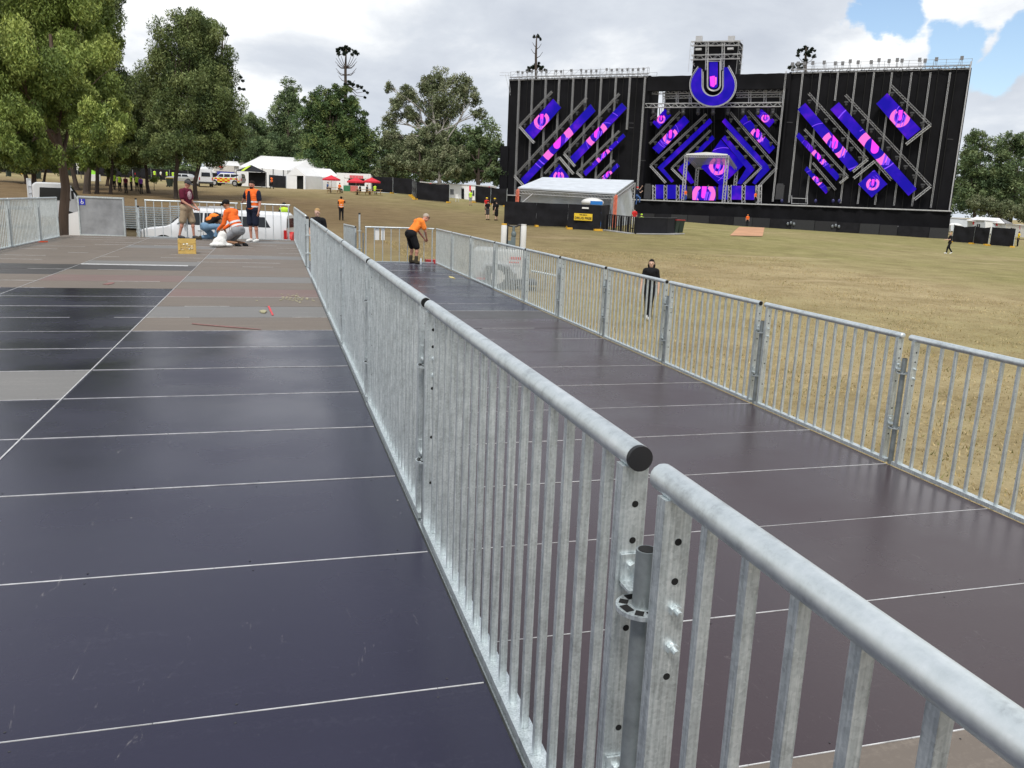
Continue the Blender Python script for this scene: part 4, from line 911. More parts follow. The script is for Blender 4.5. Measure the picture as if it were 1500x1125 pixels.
mb = MB(); q = G(360,272); mb.box((q.x,q.y+1,q.z+.8), (2.2,.6,1.5)); tag(mb.build('equipment_case', mat('green_grey_case', (.3,.36,.28), .6)), 'greenish equipment cases under the black gazebo', 'case')
# food kiosk
D6 = 120; kk = thing('food_kiosk', 'white food kiosk with a green and red counter and red striped awning', 'kiosk', tuple(G(518, 283)))
ppoly('back_box', [dep(493,253,D6+6), dep(543,255,D6+6), dep(543,284,D6+6), dep(493,281,D6+6)], white_panel, kk, 2.5)
ppoly('front_wall', [dep(504,254,D6), dep(540,255.5,D6), dep(540,262,D6), dep(504,260.5,D6)], white_panel, kk, .3)
ppoly('striped_awning', [dep(512,256.5,D6-.5), dep(532,257.3,D6-.5), dep(532,261.8,D6-.5), dep(512,261,D6-.5)], mat('awning_pink_red', (.6,.25,.25), .7), kk, .1)
mb = MB()
for k in range(9): ppoly('awning_stripe', [dep(512.6+k*2.2,256.7+k*.09,D6-.9), dep(513.6+k*2.2,256.8+k*.09,D6-.9), dep(513.6+k*2.2,260.9+k*.09,D6-.9), dep(512.6+k*2.2,260.8+k*.09,D6-.9)], red_cloth, kk, .05)
ppoly('counter', [dep(503,271.5,D6-.5), dep(513,272,D6-.5), dep(513,282,D6-.5), dep(503,281.5,D6-.5)], mat('counter_green', (.02,.16,.06), .6), kk, .3)
ppoly('counter', [dep(513.3,272,D6-.5), dep(524,272.5,D6-.5), dep(524,282.6,D6-.5), dep(513.3,282,D6-.5)], mat('counter_red', (.5,.12,.1), .6), kk, .3)
ppoly('menu_board', [dep(505,262.5,D6-.3), dep(510,262.7,D6-.3), dep(510,271,D6-.3), dep(505,270.8,D6-.3)], white_panel, kk, .2)
ppoly('serving_hatch', [dep(510.5,261.6,D6), dep(534,262.5,D6), dep(534,272.5,D6), dep(510.5,271.5,D6)], hole_m, kk, .1)
for s in (504.3, 539.8): mb = MB(); mb.tube(dep(s,256,D6-.3), dep(s,283,D6-.3), .07); mb.build('corner_post', white_panel, kk, world=True)
def umbrella(px, ptop, D, label):
    q = on(px, D); top = dep(px, ptop, D); h = top.z-q.z
    t = thing('market_umbrella', label, 'umbrella', tuple(q), random.random(), 'red market umbrellas by the kiosk'); mb = MB(); mb.tube((0,0,0),(0,0,h),.03); mb.build('pole', white_panel, t)
    mb = MB(); n = 8; R_ = 1.25; vs = [(0,0,h)]+[(R_*cos(2*pi*i/n), R_*sin(2*pi*i/n), h-.55) for i in range(n)]+[(R_*cos(2*pi*i/n), R_*sin(2*pi*i/n), h-.75) for i in range(n)]
    mb.add(vs, [(0,1+i,1+(i+1)%n) for i in range(n)]+[(1+i,1+n+i,1+n+(i+1)%n,1+(i+1)%n) for i in range(n)]); mb.build('canopy', red_cloth, t)
umbrella(485.5, 256.5, 117, 'red market umbrella in front of the white entrance tent'); umbrella(521.5, 260, 116, 'red market umbrella before the kiosk counter'); umbrella(544.5, 260, 117, 'red market umbrella right of the kiosk, rightmost one')
def picnic(px, py, label):
    q = G(px, py); t = thing('picnic_table', label, 'picnic table', tuple(q), random.uniform(-.4,.4), 'timber picnic tables by the kiosk')
    mb = MB(); mb.box((0,0,.74),(1.8,.75,.05)); mb.build('tabletop', wood, t)
    for s in (-1,1): mb = MB(); mb.box((0,s*.7,.44),(1.8,.28,.045)); mb.build('bench', wood, t)
    for s in (-1,1): mb = MB(); mb.tube((s*.65,-.7,0),(s*.65,-.2,.72),.04,n=4); mb.tube((s*.65,.7,0),(s*.65,.2,.72),.04,n=4); mb.box((s*.65,0,.4),(.05,1.4,.09)); mb.build('leg_frame', wood, t)
picnic(489,283.5,'timber picnic table under the left red umbrella'); picnic(531,286,'timber picnic table nearest the kiosk counter'); picnic(550,286,'timber picnic table at the right of the kiosk')
SIT = dict(pel=(0,0,.52), che=(0,.05,.9), neck=(0,.08,1.06), head=(0,.1,1.2), shL=(-.18,.05,.98), shR=(.18,.05,.98), elL=(-.22,.12,.74), elR=(.22,.12,.74), haL=(-.12,.36,.78), haR=(.12,.36,.78), hiL=(-.09,.02,.5), hiR=(.09,.02,.5), knL=(-.12,.42,.5), knR=(.12,.42,.5), anL=(-.12,.42,.09), anR=(.12,.42,.09), toL=(-.12,.56,.035), toR=(.12,.56,.035))
for px, py, tp, vs, la in ((479.5,281.5,'blue',None,'person in blue sitting alone at the left picnic table'),(497,282.5,'hiorange',None,'person in orange sitting at the left picnic table'),(528,285.5,'black',None,'person in black seated at the kiosk picnic table'),(537,285.5,'dgrey',None,'person in dark grey seated right of the one in black by the kiosk'),(549,285,'black','hiyellow','person in a lime vest seated at the right picnic table')):
    person(la, tuple(G(px,py)), RT+random.uniform(-1.5,1.5), SIT, top=tp, legs='long', bottom='black', vest=vs, det=0)
# cabins
def cabin(x0, x1, yt0, yt1, yb0, yb1, D, Db, label, wins, door=None, flags=(), wall=None, roof=False):
    t = thing('site_cabin', label, 'cabin', tuple(on((x0+x1)/2, (D+Db)/2)), 0, 'white transportable cabins')
    TL, TR, BL, BR = dep(x0,yt0,D), dep(x1,yt1,Db), dep(x0,yb0,D), dep(x1,yb1,Db); n = (TR-TL).cross(BL-TL).normalized(); n = n if n.dot(CAM-TL) > 0 else -n; n.z = 0; n.normalize()
    mb = MB(); mb.prism([TL, TR, BR, BL], -n*2.6); mb.build('wall', wall or white_panel, t, world=True)
    def f(a, b): x = x0+(x1-x0)*a; return x, (yt0+(yt1-yt0)*a)+((yb0+(yb1-yb0)*a)-(yt0+(yt1-yt0)*a))*b, D+(Db-D)*a
    def pan(nm, a0, a1, b0, b1, m_, th=.06):
        P = [V(dep(*f(a,b))) for a, b in ((a0,b0),(a1,b0),(a1,b1),(a0,b1))]; mb = MB(); mb.prism(P, n*th); return mb.build(nm, m_, t, world=True)
    for a, b in wins: 
        w_ = pan('window', a, b, .3, .62, glass_dark); pan('window_bar', (a+b)/2-.006, (a+b)/2+.006, .3, .62, white_panel, .09)
    if door: pan('door', door[0], door[1], .22, .97, hole_m, .05)
    for a in flags: pan('red_marker', a, a+(.022 if x1-x0 > 60 else .06), -.02, .35, red_cloth, .09)
    pan('roof_edge', 0, 1, -.03, .02, mat('roof_trim', (.5,.5,.5), .6), .12)
    return t
cabin(615,656,266.5,269.5,290,292,142,142,'white transportable cabin at the left of the row, above the black fence',[(.78,.92)],flags=(.36,.9))
cabin(656.5,696,269.5,271.5,294,296.5,140,141,'middle white transportable cabin with an open dark door and a white chair outside',[(.08,.2),(.84,.97)],door=(.49,.59),flags=(.78,))
cabin(696.5,727,271.5,273.2,296,297.5,142,143,'white transportable cabin just left of the tall black stage wall',[(.45,.6),(.85,.97)],flags=(.63,))
q = G(669.5, 295.8); mb = MB(); mb.box((0,0,.44),(.42,.42,.04)); mb.box((0,.2,.72),(.4,.04,.5))
ch = thing('plastic_chair', 'white plastic chair beside the cabin door', 'chair', tuple(q)); mb2 = MB(); mb2.box((0,0,.44),(.42,.42,.04)); mb2.build('seat', white_panel, ch); mb2 = MB(); mb2.box((0,.2,.72),(.4,.04,.5)); mb2.build('backrest', white_panel, ch)
for i in (-1,1):
    for j in (-1,1): mb2 = MB(); mb2.tube((i*.18,j*.18,0),(i*.18,j*.18,.42),.02); mb2.build('leg', white_panel, ch)
# white tents to the right of the stage
t = cabin(1392,1424,319,321.5,338,340,150,150,'grey and white cabin at the left of the right-hand cabins',[],wall=grey_pvc)
t = cabin(1417,1443,322,323,340,341.5,140,137,'grey-walled shed under the white gable roof',[(.55,.72)],wall=grey_pvc,flags=(.32,))
t = cabin(1443.5,1474,323,326,341.5,343,137,139,'white-walled shed end under the white gable roof with one red marker',[],flags=(.5,))
t = cabin(1474.5,1540,328,334,345,352,136,128,'white cabin with two small windows at the right photo edge',[(.1,.2),(.42,.52)],flags=(.3,))
gr_ = thing('shed_roof', 'low white gable roof over the sheds right of the stage', 'roof', tuple(on(1450,138)))
ppoly('roof', [dep(1415,322.5,139), dep(1472,327,137), dep(1464,319.5,143), dep(1430,317.5,145)], white_pvc, gr_, .1); ppoly('roof_end', [dep(1472,327,137), dep(1484,327.5,141), dep(1467,319.5,143)], mat('gable_grey_panel', (.2,.2,.21), .7), gr_, .1)  # roof end in one even dark grey
um = thing('white_canopy', 'small flat white canopy at the foot of the stage\'s right end', 'canopy', tuple(on(1402,128))); ppoly('canopy', [dep(1390,329,128), dep(1410,330,128), dep(1404,327,132), dep(1394,326.5,132)], white_pvc, um, .1)
for px in (1392,1408): mb = MB(); mb.tube(dep(px,329.5,129), on(px,129), .05); mb.build('leg', white_panel, um, world=True)
# ------------------------------------------------------------------ shade-cloth fences
feet_m = yellow_p
def cfence(pts, label, h=2.0, group=None, feet=True, m=None, name='shade_fence', sag=.12, posts=True):
    q0 = V(pts[0]); t = thing(name, label, 'fence', tuple(q0), 0, group); rnd = random.Random(int(q0.x*10))
    for a, b in zip(pts, pts[1:]):
        a = V(a); b = V(b); L = (b-a).length; n = max(1, int(round(L/3.4)))
        for k in range(n):
            p, q = a.lerp(b, k/n), a.lerp(b, (k+1)/n); p.z = gz(p.x,p.y); q.z = gz(q.x,q.y); d = (q-p).normalized(); nn = V((-d.y, d.x, 0)); M_ = 10; Hh = 6; vs = []
            for j in range(Hh+1):
                for i in range(M_+1):
                    u, v = i/M_, j/Hh; z = .08+(h-.08)*v - sag*4*u*(1-u)*max(0, v-.55)*rnd.uniform(.6,1.2)*.8
                    off = .05*sin(u*9+v*5+k*2.1)*sin(pi*u)+.03*sin(v*11+u*3)
                    c = p.lerp(q, u)+nn*off+V((0,0,z)); vs.append(c)
            mb = MB(); W_ = M_+1
            mb.add(vs, [(j*W_+i, j*W_+i+1, (j+1)*W_+i+1, (j+1)*W_+i) for j in range(Hh) for i in range(M_)]); mb.build('shade_cloth', m or cloth_black2, t, True, world=True)
        for k in range(n+1):
            p = a.lerp(b, k/n); p.z = gz(p.x,p.y)
            if posts: mb = MB(); mb.tube(p, p+V((0,0,h+.05)), .03); mb.build('post', galv, t, world=True)
            if feet and k < n+1:
                d = (b-a).normalized(); mb = MB(); nn = V((-d.y,d.x,0)); nn = nn if nn.dot(CAM-p) > 0 else -nn; mb.box(p+nn*.2+V((0,0,.08)), (.25,.7,.15), ax=(d, nn, V((0,0,1)))); mb.build('foot', feet_m, t, world=True)
    return t
GF = 'black shade-cloth fences around the site'
cfence([on(545,122), on(607,118)], 'black fence with visible posts behind the picnic tables', 2.3, GF)
cfence([on(604,116), on(610,106), on(658,104)], 'sagging black cloth fence in front of the left cabin', 2.25, GF, sag=.3)
cfence([on(696,110), on(742,106)], 'black fence with white notice at the left end of the stage wall', 2.2, GF)
cfence([on(1394,100), on(1425,98), on(1447,96)], 'black cloth fence with draped folds right of the stage', 2.1, GF, sag=.5)
cfence([on(1449,95), on(1484,93)], 'smoother black fence panel beside the security guard', 2.1, GF, sag=.1)
cfence([on(-160,140), on(58,124)], 'distant black fence behind the leftmost trees', 2.2, GF, feet=True)
cfence([on(60,150), on(330,150)], 'long dark fence far behind the gum grove', 2.0, GF, feet=False)
cfence([on(738,69.5), on(831,70.5)], 'tall plain black fence in front of the truss-roofed tent', 2.0, GF, sag=.05, posts=False)
cube = thing('fence_cube', 'black wrapped fence block carrying the yellow drug free banner', 'fence', tuple(on(855,69)))
A_, B_ = on(831,68.5), on(879,68.0); C_ = on(891,73); Dd = on(833,74)
for a, b in ((A_,B_),(B_,C_)):
    mb = MB(); M_=12; vs=[]
    for j in range(8):
        for i in range(M_+1):
            u=i/M_; v=j/7; c=a.lerp(b,u); nn=V((b-a).y,-(b-a).x,0) if False else V(((b-a).y,-(b-a).x,0)).normalized(); vs.append(V((c.x,c.y,gz(c.x,c.y)+.04+2.0*v))+nn*(.06*sin(u*13+v*8)*sin(v*5+u*4)))
    mb.add(vs, [(j*13+i, j*13+i+1, (j+1)*13+i+1, (j+1)*13+i) for j in range(7) for i in range(12)]); mb.build('wrap_cloth', cloth_black2, cube, True, world=True)
d = (B_-A_).normalized(); nn = V((d.y,-d.x,0)); nn = nn if nn.dot(CAM-A_) > 0 else -nn
def text(name, s, size, m, parent, origin, xdir, zdir, ext=.01, align='CENTER', bold=.02):
    cu = bpy.data.curves.new('txt', 'FONT'); cu.body = s; cu.size = size; cu.extrude = ext; cu.align_x = align; cu.align_y = 'CENTER'; cu.offset = bold*size; cu.resolution_u = 2
    o = bpy.data.objects.new('txt', cu); C.objects.link(o); me = bpy.data.meshes.new_from_object(o.evaluated_get(bpy.context.evaluated_depsgraph_get())); bpy.data.objects.remove(o)
    me.materials.clear(); me.materials.append(m); ob = bpy.data.objects.new(name, me); C.objects.link(ob)
    x = V(xdir).normalized(); z = V(zdir).normalized(); y = x.cross(z); M4 = Matrix.Identity(4)
    for i in range(3): M4[i][0] = x[i]; M4[i][1] = z[i]; M4[i][2] = y[i]; M4[i][3] = origin[i]
    me.transform(M4); ob.parent = parent; ob.matrix_parent_inverse = parent.matrix_basis.inverted(); return ob
c = A_.lerp(B_, .47)+V((0,0,1.05))+nn*.1; w = 1.5
mb = MB(); mb.box(c, (w,.04,.56), ax=(d, nn, V((0,0,1)))); bn = mb.build('banner', mat('banner_yellow', (.8,.55,.03), .6, 0, 0), cube, world=True)
xr = d if d.dot(rt) > 0 else -d
text('lettering', 'DRUG FREE', .27, black_m, cube, c+nn*.03-V((0,0,.1)), xr, (0,0,1)); text('lettering', 'WE ARE A', .14, black_m, cube, c+nn*.03+V((0,0,.17)), xr, (0,0,1))
mb = MB(); mb.box(A_.lerp(B_, .52)+V((0,0,1.78))+nn*.09, (.55,.03,.13), ax=(d, nn, V((0,0,1)))); mb.build('white_tag', white_panel, cube, world=True)
for u in (.08,.95): p = A_.lerp(B_,u)+nn*.25; mb = MB(); mb.box((p.x,p.y,gz(p.x,p.y)+.08), (.7 if u > .5 else .45,.25,.16)); mb.build('foot', feet_m, cube, world=True)
# portable toilet dome behind it
q = on(866, 76); pt = thing('water_tank', 'white and blue rounded tank top behind the drug free banner', 'tank', tuple(q)); 
mb = MB(); mb.lathe((0,0,0), [(.9,0),(.9,1.95),(.92,2.0)], 20); mb.build('body', blueplastic, pt, True); mb = MB(); mb.ell((0,0,2.12), (1.05,1.05,.42), nu=20, nv=12); mb.build('lid', white_panel, pt, True); mb = MB(); mb.box((0,-.92,2.1),(1.1,.3,.32)); mb.build('front_panel', blueplastic, pt)
# lower barricade with rails, right of the cube
bar = thing('barricade', 'low black crowd barricade with an open railed section, beside the tent leg', 'barricade', tuple(on(905,70)))
P1, P2, P3, P4 = on(889,70), on(930,66.5), on(977,69), on(990,71)
for a, b, solid in ((P1,P2,False),(P2,P3,True),(P3,P4,True)):
    dd = (b-a); L = dd.length; dn = dd.normalized(); h = 1.28
    mb = MB(); 
    if solid: mb.prism([a, b, b+V((0,0,h)), a+V((0,0,h))], V((-dn.y,dn.x,0))*.05); mb.build('panel', cloth_black2, bar, world=True)
    else:
        n = 12
        for k in range(n+1): p = a.lerp(b,k/n); mb.box(p+V((0,0,h/2)), (.11 if k % 3 else .3,.05,h), ax=(dn, V((-dn.y,dn.x,0)), V((0,0,1))))
        mb.build('rails', cloth_black2, bar, world=True)
    mb = MB(); mb.tube(a+V((0,0,h+.03)), b+V((0,0,h+.03)), .03); mb.build('top_rail', steel_dark, bar, world=True)
    mb = MB(); mb.prism([a-V((-dn.y,dn.x,0))*0, b, b+V((0,0,.05)), a+V((0,0,.05))], V((dn.y,-dn.x,0))*.8); mb.build('floor_plate', alu, bar, world=True)
def bin_(px, py, D, lid, label, h=1.1):
    q = G(px,py) if D is None else on(px,D); t = thing('wheelie_bin', label, 'bin', tuple(q), random.uniform(0,1), 'wheelie bins')
    mb = MB(); mb.add([(-.22,-.25,.08),(.22,-.25,.08),(.22,.25,.08),(-.22,.25,.08),(-.29,-.36,h),(.29,-.36,h),(.29,.36,h),(-.29,.36,h)], [(3,2,1,0),(0,1,5,4),(1,2,6,5),(2,3,7,6),(3,0,4,7),(4,5,6,7)]); mb.build('bin_body', mat('bin_green_black', (.015,.03,.02), .6), t)
    mb = MB(); mb.box((0,0,h+.04),(.62,.78,.07)); mb.build('lid', lid, t)
    for s in (-1,1): mb = MB(); mb.tube((s*.2,.28,.1),(s*.26,.28,.1),.1,n=12); mb.build('wheel', black_m, t)
lid_r = mat('lid_red', (.35,.02,.02), .5)
bin_(987, 0, 71, lid_r, 'red-lidded bin at the right end of the barricade'); bin_(994, 0, 71.5, lid_r, 'second red-lidded bin, outermost at the barricade end')
bin_(13,259,None,lid_r,'red-lidded bin at the left photo edge beyond the fence'); bin_(57,263,None,lid_r,'red-lidded bin behind the truck cab'); bin_(102,258,None,lid_r,'dark bin between the trunks behind the truck'); bin_(249,274,None,mat('lid_yellow', (.7,.5,.03), .5),'yellow-lidded bin left of the passenger van')
# lime feather banner
q = G(138, 266); t = thing('feather_banner', 'lime green feather banner among the gum trunks', 'banner', tuple(q), -YAW); mb = MB(); mb.prism([(-.6,0,.8),(.4,0,.8),(.5,0,2.0),(.3,0,2.8),(-.2,0,2.9),(-.6,0,2.1)], (0,.05,0)); mb.build('sail', mat('lime_cloth', (.32,.75,.06), .7), t); mb = MB(); mb.box((-.1,0,.5),(1.9,.3,.9)); mb.build('base_box', white_panel, t); mb = MB(); mb.tube((-.95,0,0),(-.95,0,3.4),.04); mb.build('pole', white_panel, t)
q = G(119, 262); t = thing('notice_board', 'white notice board between two gum trunks', 'sign', tuple(q), -YAW); mb = MB(); mb.box((0,0,1.7),(1.1,.08,1)); mb.build('board', white_panel, t); mb = MB(); mb.tube((0,.02,0),(0,.02,1.2),.05); mb.build('leg', steel_dark, t); mb = MB(); mb.box((0,-.045,1.72),(.3,.02,.3)); mb.build('print', steel_dark, t)
# ------------------------------------------------------------------ truss-roofed backstage tent
D7 = 76; tt = thing('truss_tent', 'grey fabric tent with a sloping truss roof and orange-wrapped legs by the stage', 'tent', tuple(on(840, 80)))
FL, FR, BR_, BL_ = dep(758.5,274.5,D7), dep(902,283,D7-1), dep(928.5,264,D7+8), dep(795,259.5,D7+9.5)
ppoly('roof', [FL, FR, BR_, BL_], grey_pvc, tt, .12)
def trussbar(mb, p, q, w=.35, r=.025, seg=None, nrm=None, depth=None):
    p = V(p); q = V(q); d = (q-p); L = d.length; d.normalize(); nrm = V(nrm) if nrm else V((0,0,1)); nrm = (nrm-d*nrm.dot(d)).normalized(); s = d.cross(nrm)
    hw_ = w/2; n = seg or max(2, int(L/w/1.0)); dp = w if depth is None else depth
    cs = [s*hw_, -s*hw_] + ([s*hw_-nrm*dp, -s*hw_-nrm*dp] if dp > 0 else [])
    for c in cs: mb.tube(p+c, q+c, r, n=5)
    for k in range(n):
        a, b = p.lerp(q, k/n), p.lerp(q, (k+1)/n); sg = 1 if k % 2 else -1
        mb.tube(a+s*hw_*sg, b-s*hw_*sg, r*.6, n=4, cap=False)
        if dp > 0: mb.tube(a+s*hw_*sg-nrm*dp, b-s*hw_*sg-nrm*dp, r*.6, n=4, cap=False); mb.tube(a+s*hw_, b+s*hw_-nrm*dp, r*.6, n=4, cap=False); mb.tube(a-s*hw_, b-s*hw_-nrm*dp, r*.6, n=4, cap=False)
    return mb
dz = V((0,0,-.25))
for nm, a, b in (('roof_truss',FL,FR),('roof_truss',FR,BR_),('roof_truss',FL,BL_),('roof_truss',BL_,BR_)): mb = trussbar(MB(), a+dz, b+dz, .28, .028, nrm=(0,0,1)); mb.build(nm, alu, tt, world=True)
for a, m_ in ((FL,orange_leg),(FR,orange_leg),(BR_,alu),(BL_,alu)):
    b = V((a.x,a.y,gz(a.x,a.y))); mb = trussbar(MB(), b, a+dz, .26, .035, nrm=fw); mb.build('leg', m_, tt, world=True)
    if m_ is orange_leg: mb = MB(); mb.box((a.x+.0,a.y-.16,(a.z+b.z)/2+.1),(.22,.03,(a.z-b.z)*.85)); mb.build('leg_wrap', orange_leg, tt, world=True)
def curtain(a, b, z0, z1, name='curtain'):
    mb = MB(); M_=30; vs=[]; a=V(a); b=V(b); n_=V(((b-a).y,-(b-a).x,0)).normalized()
    for j in range(9):
        for i in range(M_+1):
            u=i/M_; v=j/8; c=a.lerp(b,u); vs.append(V((c.x,c.y,z0+(z1(u)-z0)*v))+n_*(.1*sin(u*31+v*4)*(1-v*.4)+.12*sin(u*11+v*7)))
    W_=M_+1; mb.add(vs,[(j*W_+i,j*W_+i+1,(j+1)*W_+i+1,(j+1)*W_+i) for j in range(8) for i in range(M_)]); return mb.build(name, grey_pvc, tt, True, world=True)
curtain(FL.lerp(BL_,.12), FR.lerp(BR_,.12), -.4, lambda u: FL.z+(FR.z-FL.z)*u-.1); curtain(FR.lerp(FL,.02)+V((0,.4,0)), BR_-V((.2,.2,0)), -.5, lambda u: FR.z+(BR_.z-FR.z)*u-.3)
for s, px in ((1,885),(-1,772)):
    a = dep(px+(14 if s>0 else -11), 300, D7-.2); b = dep(px-8*s, 284, D7-.2); mb = MB(); mb.tube(a,b,.04); mb.build('brace', alu, tt, world=True)
CLB = dict(elL=(-.2,.25,1.5), haL=(-.12,.42,1.75), elR=(.2,.3,1.2), haR=(.12,.42,1.3), knR=(.12,.3,.7), anR=(.12,.25,.3), toR=(.12,.4,.28))
q = dep(932,301,79); person('worker in red helmet climbing the rear leg of the truss tent', (q.x,q.y,q.z), RT-1.6, CLB, top='navy', legs='long', bottom='blue', hat=('red','dome'), det=0)
q = on(928,75); person('worker in a white and red shirt at the base of the tent leg', tuple(q), RT+.4, {}, top='red', legs='long', bottom='white', det=0, s=1.05)
q = on(938.5,72); person('person in a lime green top behind the low barricade', (q.x,q.y,q.z-.3), RT+.4, {}, top='hiyellow', bottom='black', hat=('hiyellow','dome'), det=0, s=1.0, bulk=1.2)
# ------------------------------------------------------------------ trailer behind the right fence
q = on(745, 29); TZ = q.z; zc = lambda py: dep(745,py,29).z-TZ
tl = thing('light_trailer', 'white two-wheeled equipment trailer with two tall white columns behind the barriers', 'trailer', tuple(q), -YAW)
k_ = 29/F
mb = MB(); mb.box((-.3,.2,zc(384)-.05),(1.95,1.3,1.05)); o = mb.build('housing', mat('trailer_white', (.72,.74,.73), .4, 0, .06, 3), tl); b_ = o.modifiers.new('b','BEVEL'); b_.width = .12; b_.segments = 3
mb = MB(); mb.box((-.2,.0,zc(407)-.1),(2.3,1.2,.12)); mb.build('chassis', steel_dark, tl)
for s in (-.55,.95): mb = MB(); mb.tube((-.38,s-.1,.42),(-.38,s+.1,.42),.42,n=24); w_ = mb.build('wheel', black_m, tl, True); mb = MB(); mb.tube((-.38,s-.115,.42),(-.38,s-.1,.42),.24,n=16); mb.build('rim', white_panel, w_)
mb = MB(); mb.prism([(-1.0,-.62,.55),(-.85,-.62,.85),(.1,-.62,.85),(.25,-.62,.55),(.15,-.62,.55),(.0,-.62,.78),(-.78,-.62,.78),(-.9,-.62,.55)],(0,.3,0)); mb.build('mudguard', grey_pvc, tl)
for x, c_ in ((-.34, yellow_p), (.36, white_panel)):
    zb = zc(365); zt_ = zc(329); x = {-.34:(735.5-745)*k_, .36:(763.5-745)*k_}[x]
    mb = MB(); mb.lathe((x,-.2,zb), [(.085,0),(.1,.04),(.1,zt_-zb-.03),(.085,zt_-zb)], 16); mb.build('column', white_panel, tl, True)
    mb = MB(); mb.tube((x,-.2,zt_),(x,-.2,zt_+.05),.09,n=14); mb.build('column_cap', c_, tl)
mb = MB()
for px in (740.6,759.3): mb.box(((px-745)*k_,-.15,(zc(328)+zc(365))/2),(.05,.06,zc(328)-zc(365)))
mb.path([((740.6-745)*k_,-.15,zc(328)),((743-745)*k_,-.15,zc(330)),((747-745)*k_,-.15,zc(330.5)),((753-745)*k_,-.15,zc(330.5)),((757-745)*k_,-.15,zc(328)),((759.3-745)*k_,-.15,zc(328.3))],.035,n=6)
mb.build('black_frame', black_m, tl)
mb = MB(); mb.tube((.1,-.15,zc(330)),(.1,-.15,zc(340)),.05); mb.ell((.11,-.15,zc(342)),(.09,.09,.12)); mb.box((.1,-.15,zc(349)),(.16,.15,.16)); mb.box((.05,-.15,zc(355)),(.26,.2,.16)); mb.build('motor', mat('grey_green_cast', (.16,.2,.21), .5, .3, .2), tl)
mb = MB(); mb.box((.15,-.47,zc(379)),(.75,.02,.34)); sg = mb.build('sign_plate', white_panel, tl)
mb = MB(); mb.box((.2,-.485,zc(376)),(.38,.01,.09)); mb.box((.16,-.485,zc(382)),(.32,.01,.04)); mb.build('red_print', re_, sg)
mb = MB(); mb.tube((.75,.2,.6),(1.7,.2,.45),.04); mb.tube((1.3,.2,.5),(1.3,.2,0),.03); mb.build('drawbar', galv, tl)
mb = MB(); mb.box((-.9,-.5,.28),(.4,.05,.16)); mb.build('red_plate', re_, tl)
q = pl(634,390,ZW); o = MB().box((0,0,.1),(.36,.3,.2)).build('toolbox', mat('red_tool_box', (.55,.04,.04), .5)); q = dep(632,386,26.9); place(o, (5.0,27.45,ZW-.1), 0); tag(o, 'red box on the ground behind the far corner of the walkway', 'box')
o = MB().tube((0,-.1,.28),(0,.1,.28),.28,n=20).build('red_wheel', mat('red_tool_box',(0,0,0))); q = dep(424, 347, 29.0); place(o, (q.x+.1,q.y+.9,q.z-.42), 1.2); tag(o, 'red wheel rim leaning at the rear of the white ute', 'wheel')
# ------------------------------------------------------------------ main stage
SA = dep(741,285.5,147); SB = dep(1393,307.5,119); U = V((SB.x-SA.x, SB.y-SA.y, 0)).normalized(); NS = V((U.y, -U.x, 0))
if NS.dot(CAM-SA) < 0: NS = -NS
Z = V((0,0,1))
def S(px, py, w=0.0):
    d = ray(px, py); t = ((SA+NS*w-CAM).dot(NS))/d.dot(NS); return CAM+d*t
def c5(x, y, w=0): return S(730+x/5.1136, 90+y/5.1136, w)
def c6(x, y, w=0): return S(930+x/4.0167, 40+y/4.0167, w)
def c7(x, y, w=0): return S(1140+x/4.166, 80+y/4.166, w)
def uz(p): q = p-SA; return (q.dot(U), p.z)
def SP(u, z, w=0): return V((SA.x, SA.y, 0))+U*u+NS*w+Z*z
def screen_mat():
    m = bpy.data.materials.new('led_blue'); m.use_nodes = True; nt = m.node_tree; N = nt.nodes; L = nt.links; b = N['Principled BSDF']; b.inputs['Base Color'].default_value = (.01,.01,.03,1); b.inputs['Roughness'].default_value = .5; b.inputs['Specular IOR Level'].default_value = .02
    gm = N.new('ShaderNodeNewGeometry'); n = N.new('ShaderNodeTexNoise'); n.inputs['Scale'].default_value = .35; n.inputs['Detail'].default_value = 3; L.new(gm.outputs['Position'], n.inputs['Vector'])
    r = ramp(N, [(.42, (.008,.0,.5)), (.56, (.035,.002,.66)), (.72, (.17,.01,.85))]); L.new(n.outputs['Fac'], r.inputs[0]); L.new(r.outputs[0], b.inputs['Emission Color']); b.inputs['Emission Strength'].default_value = .62; return m
led = screen_mat(); truss_dim = mat('dark_grey_truss', (.3,.3,.31), .5, .3, .3, 2)  # truss grey is a darker copy of the plain aluminium
def em(name, c, s=1): return mat(name, (.02,.01,.02), .5, 0, 0, emit=c, es=s)
pinkL = em('led_pink', (.88,.13,.6)); magL = em('led_magenta', (.95,.03,.8)); vioL = em('led_violet', (.2,.05,.9)); 
st = thing('concert_stage', 'huge black-draped concert stage with silver towers and a raised centre tower', 'stage', tuple(on(1080,135)))
uL, uR = uz(c5(55,500))[0], uz(c7(1112,500))[0]
zT = uz(S(741,114))[1]; zT = (zT+uz(S(1420,98))[1])/2; zD = 2.68; zG = -2.2
u1, u2 = uz(c5(1085,500))[0], uz(c7(35,500))[0]            # centre opening
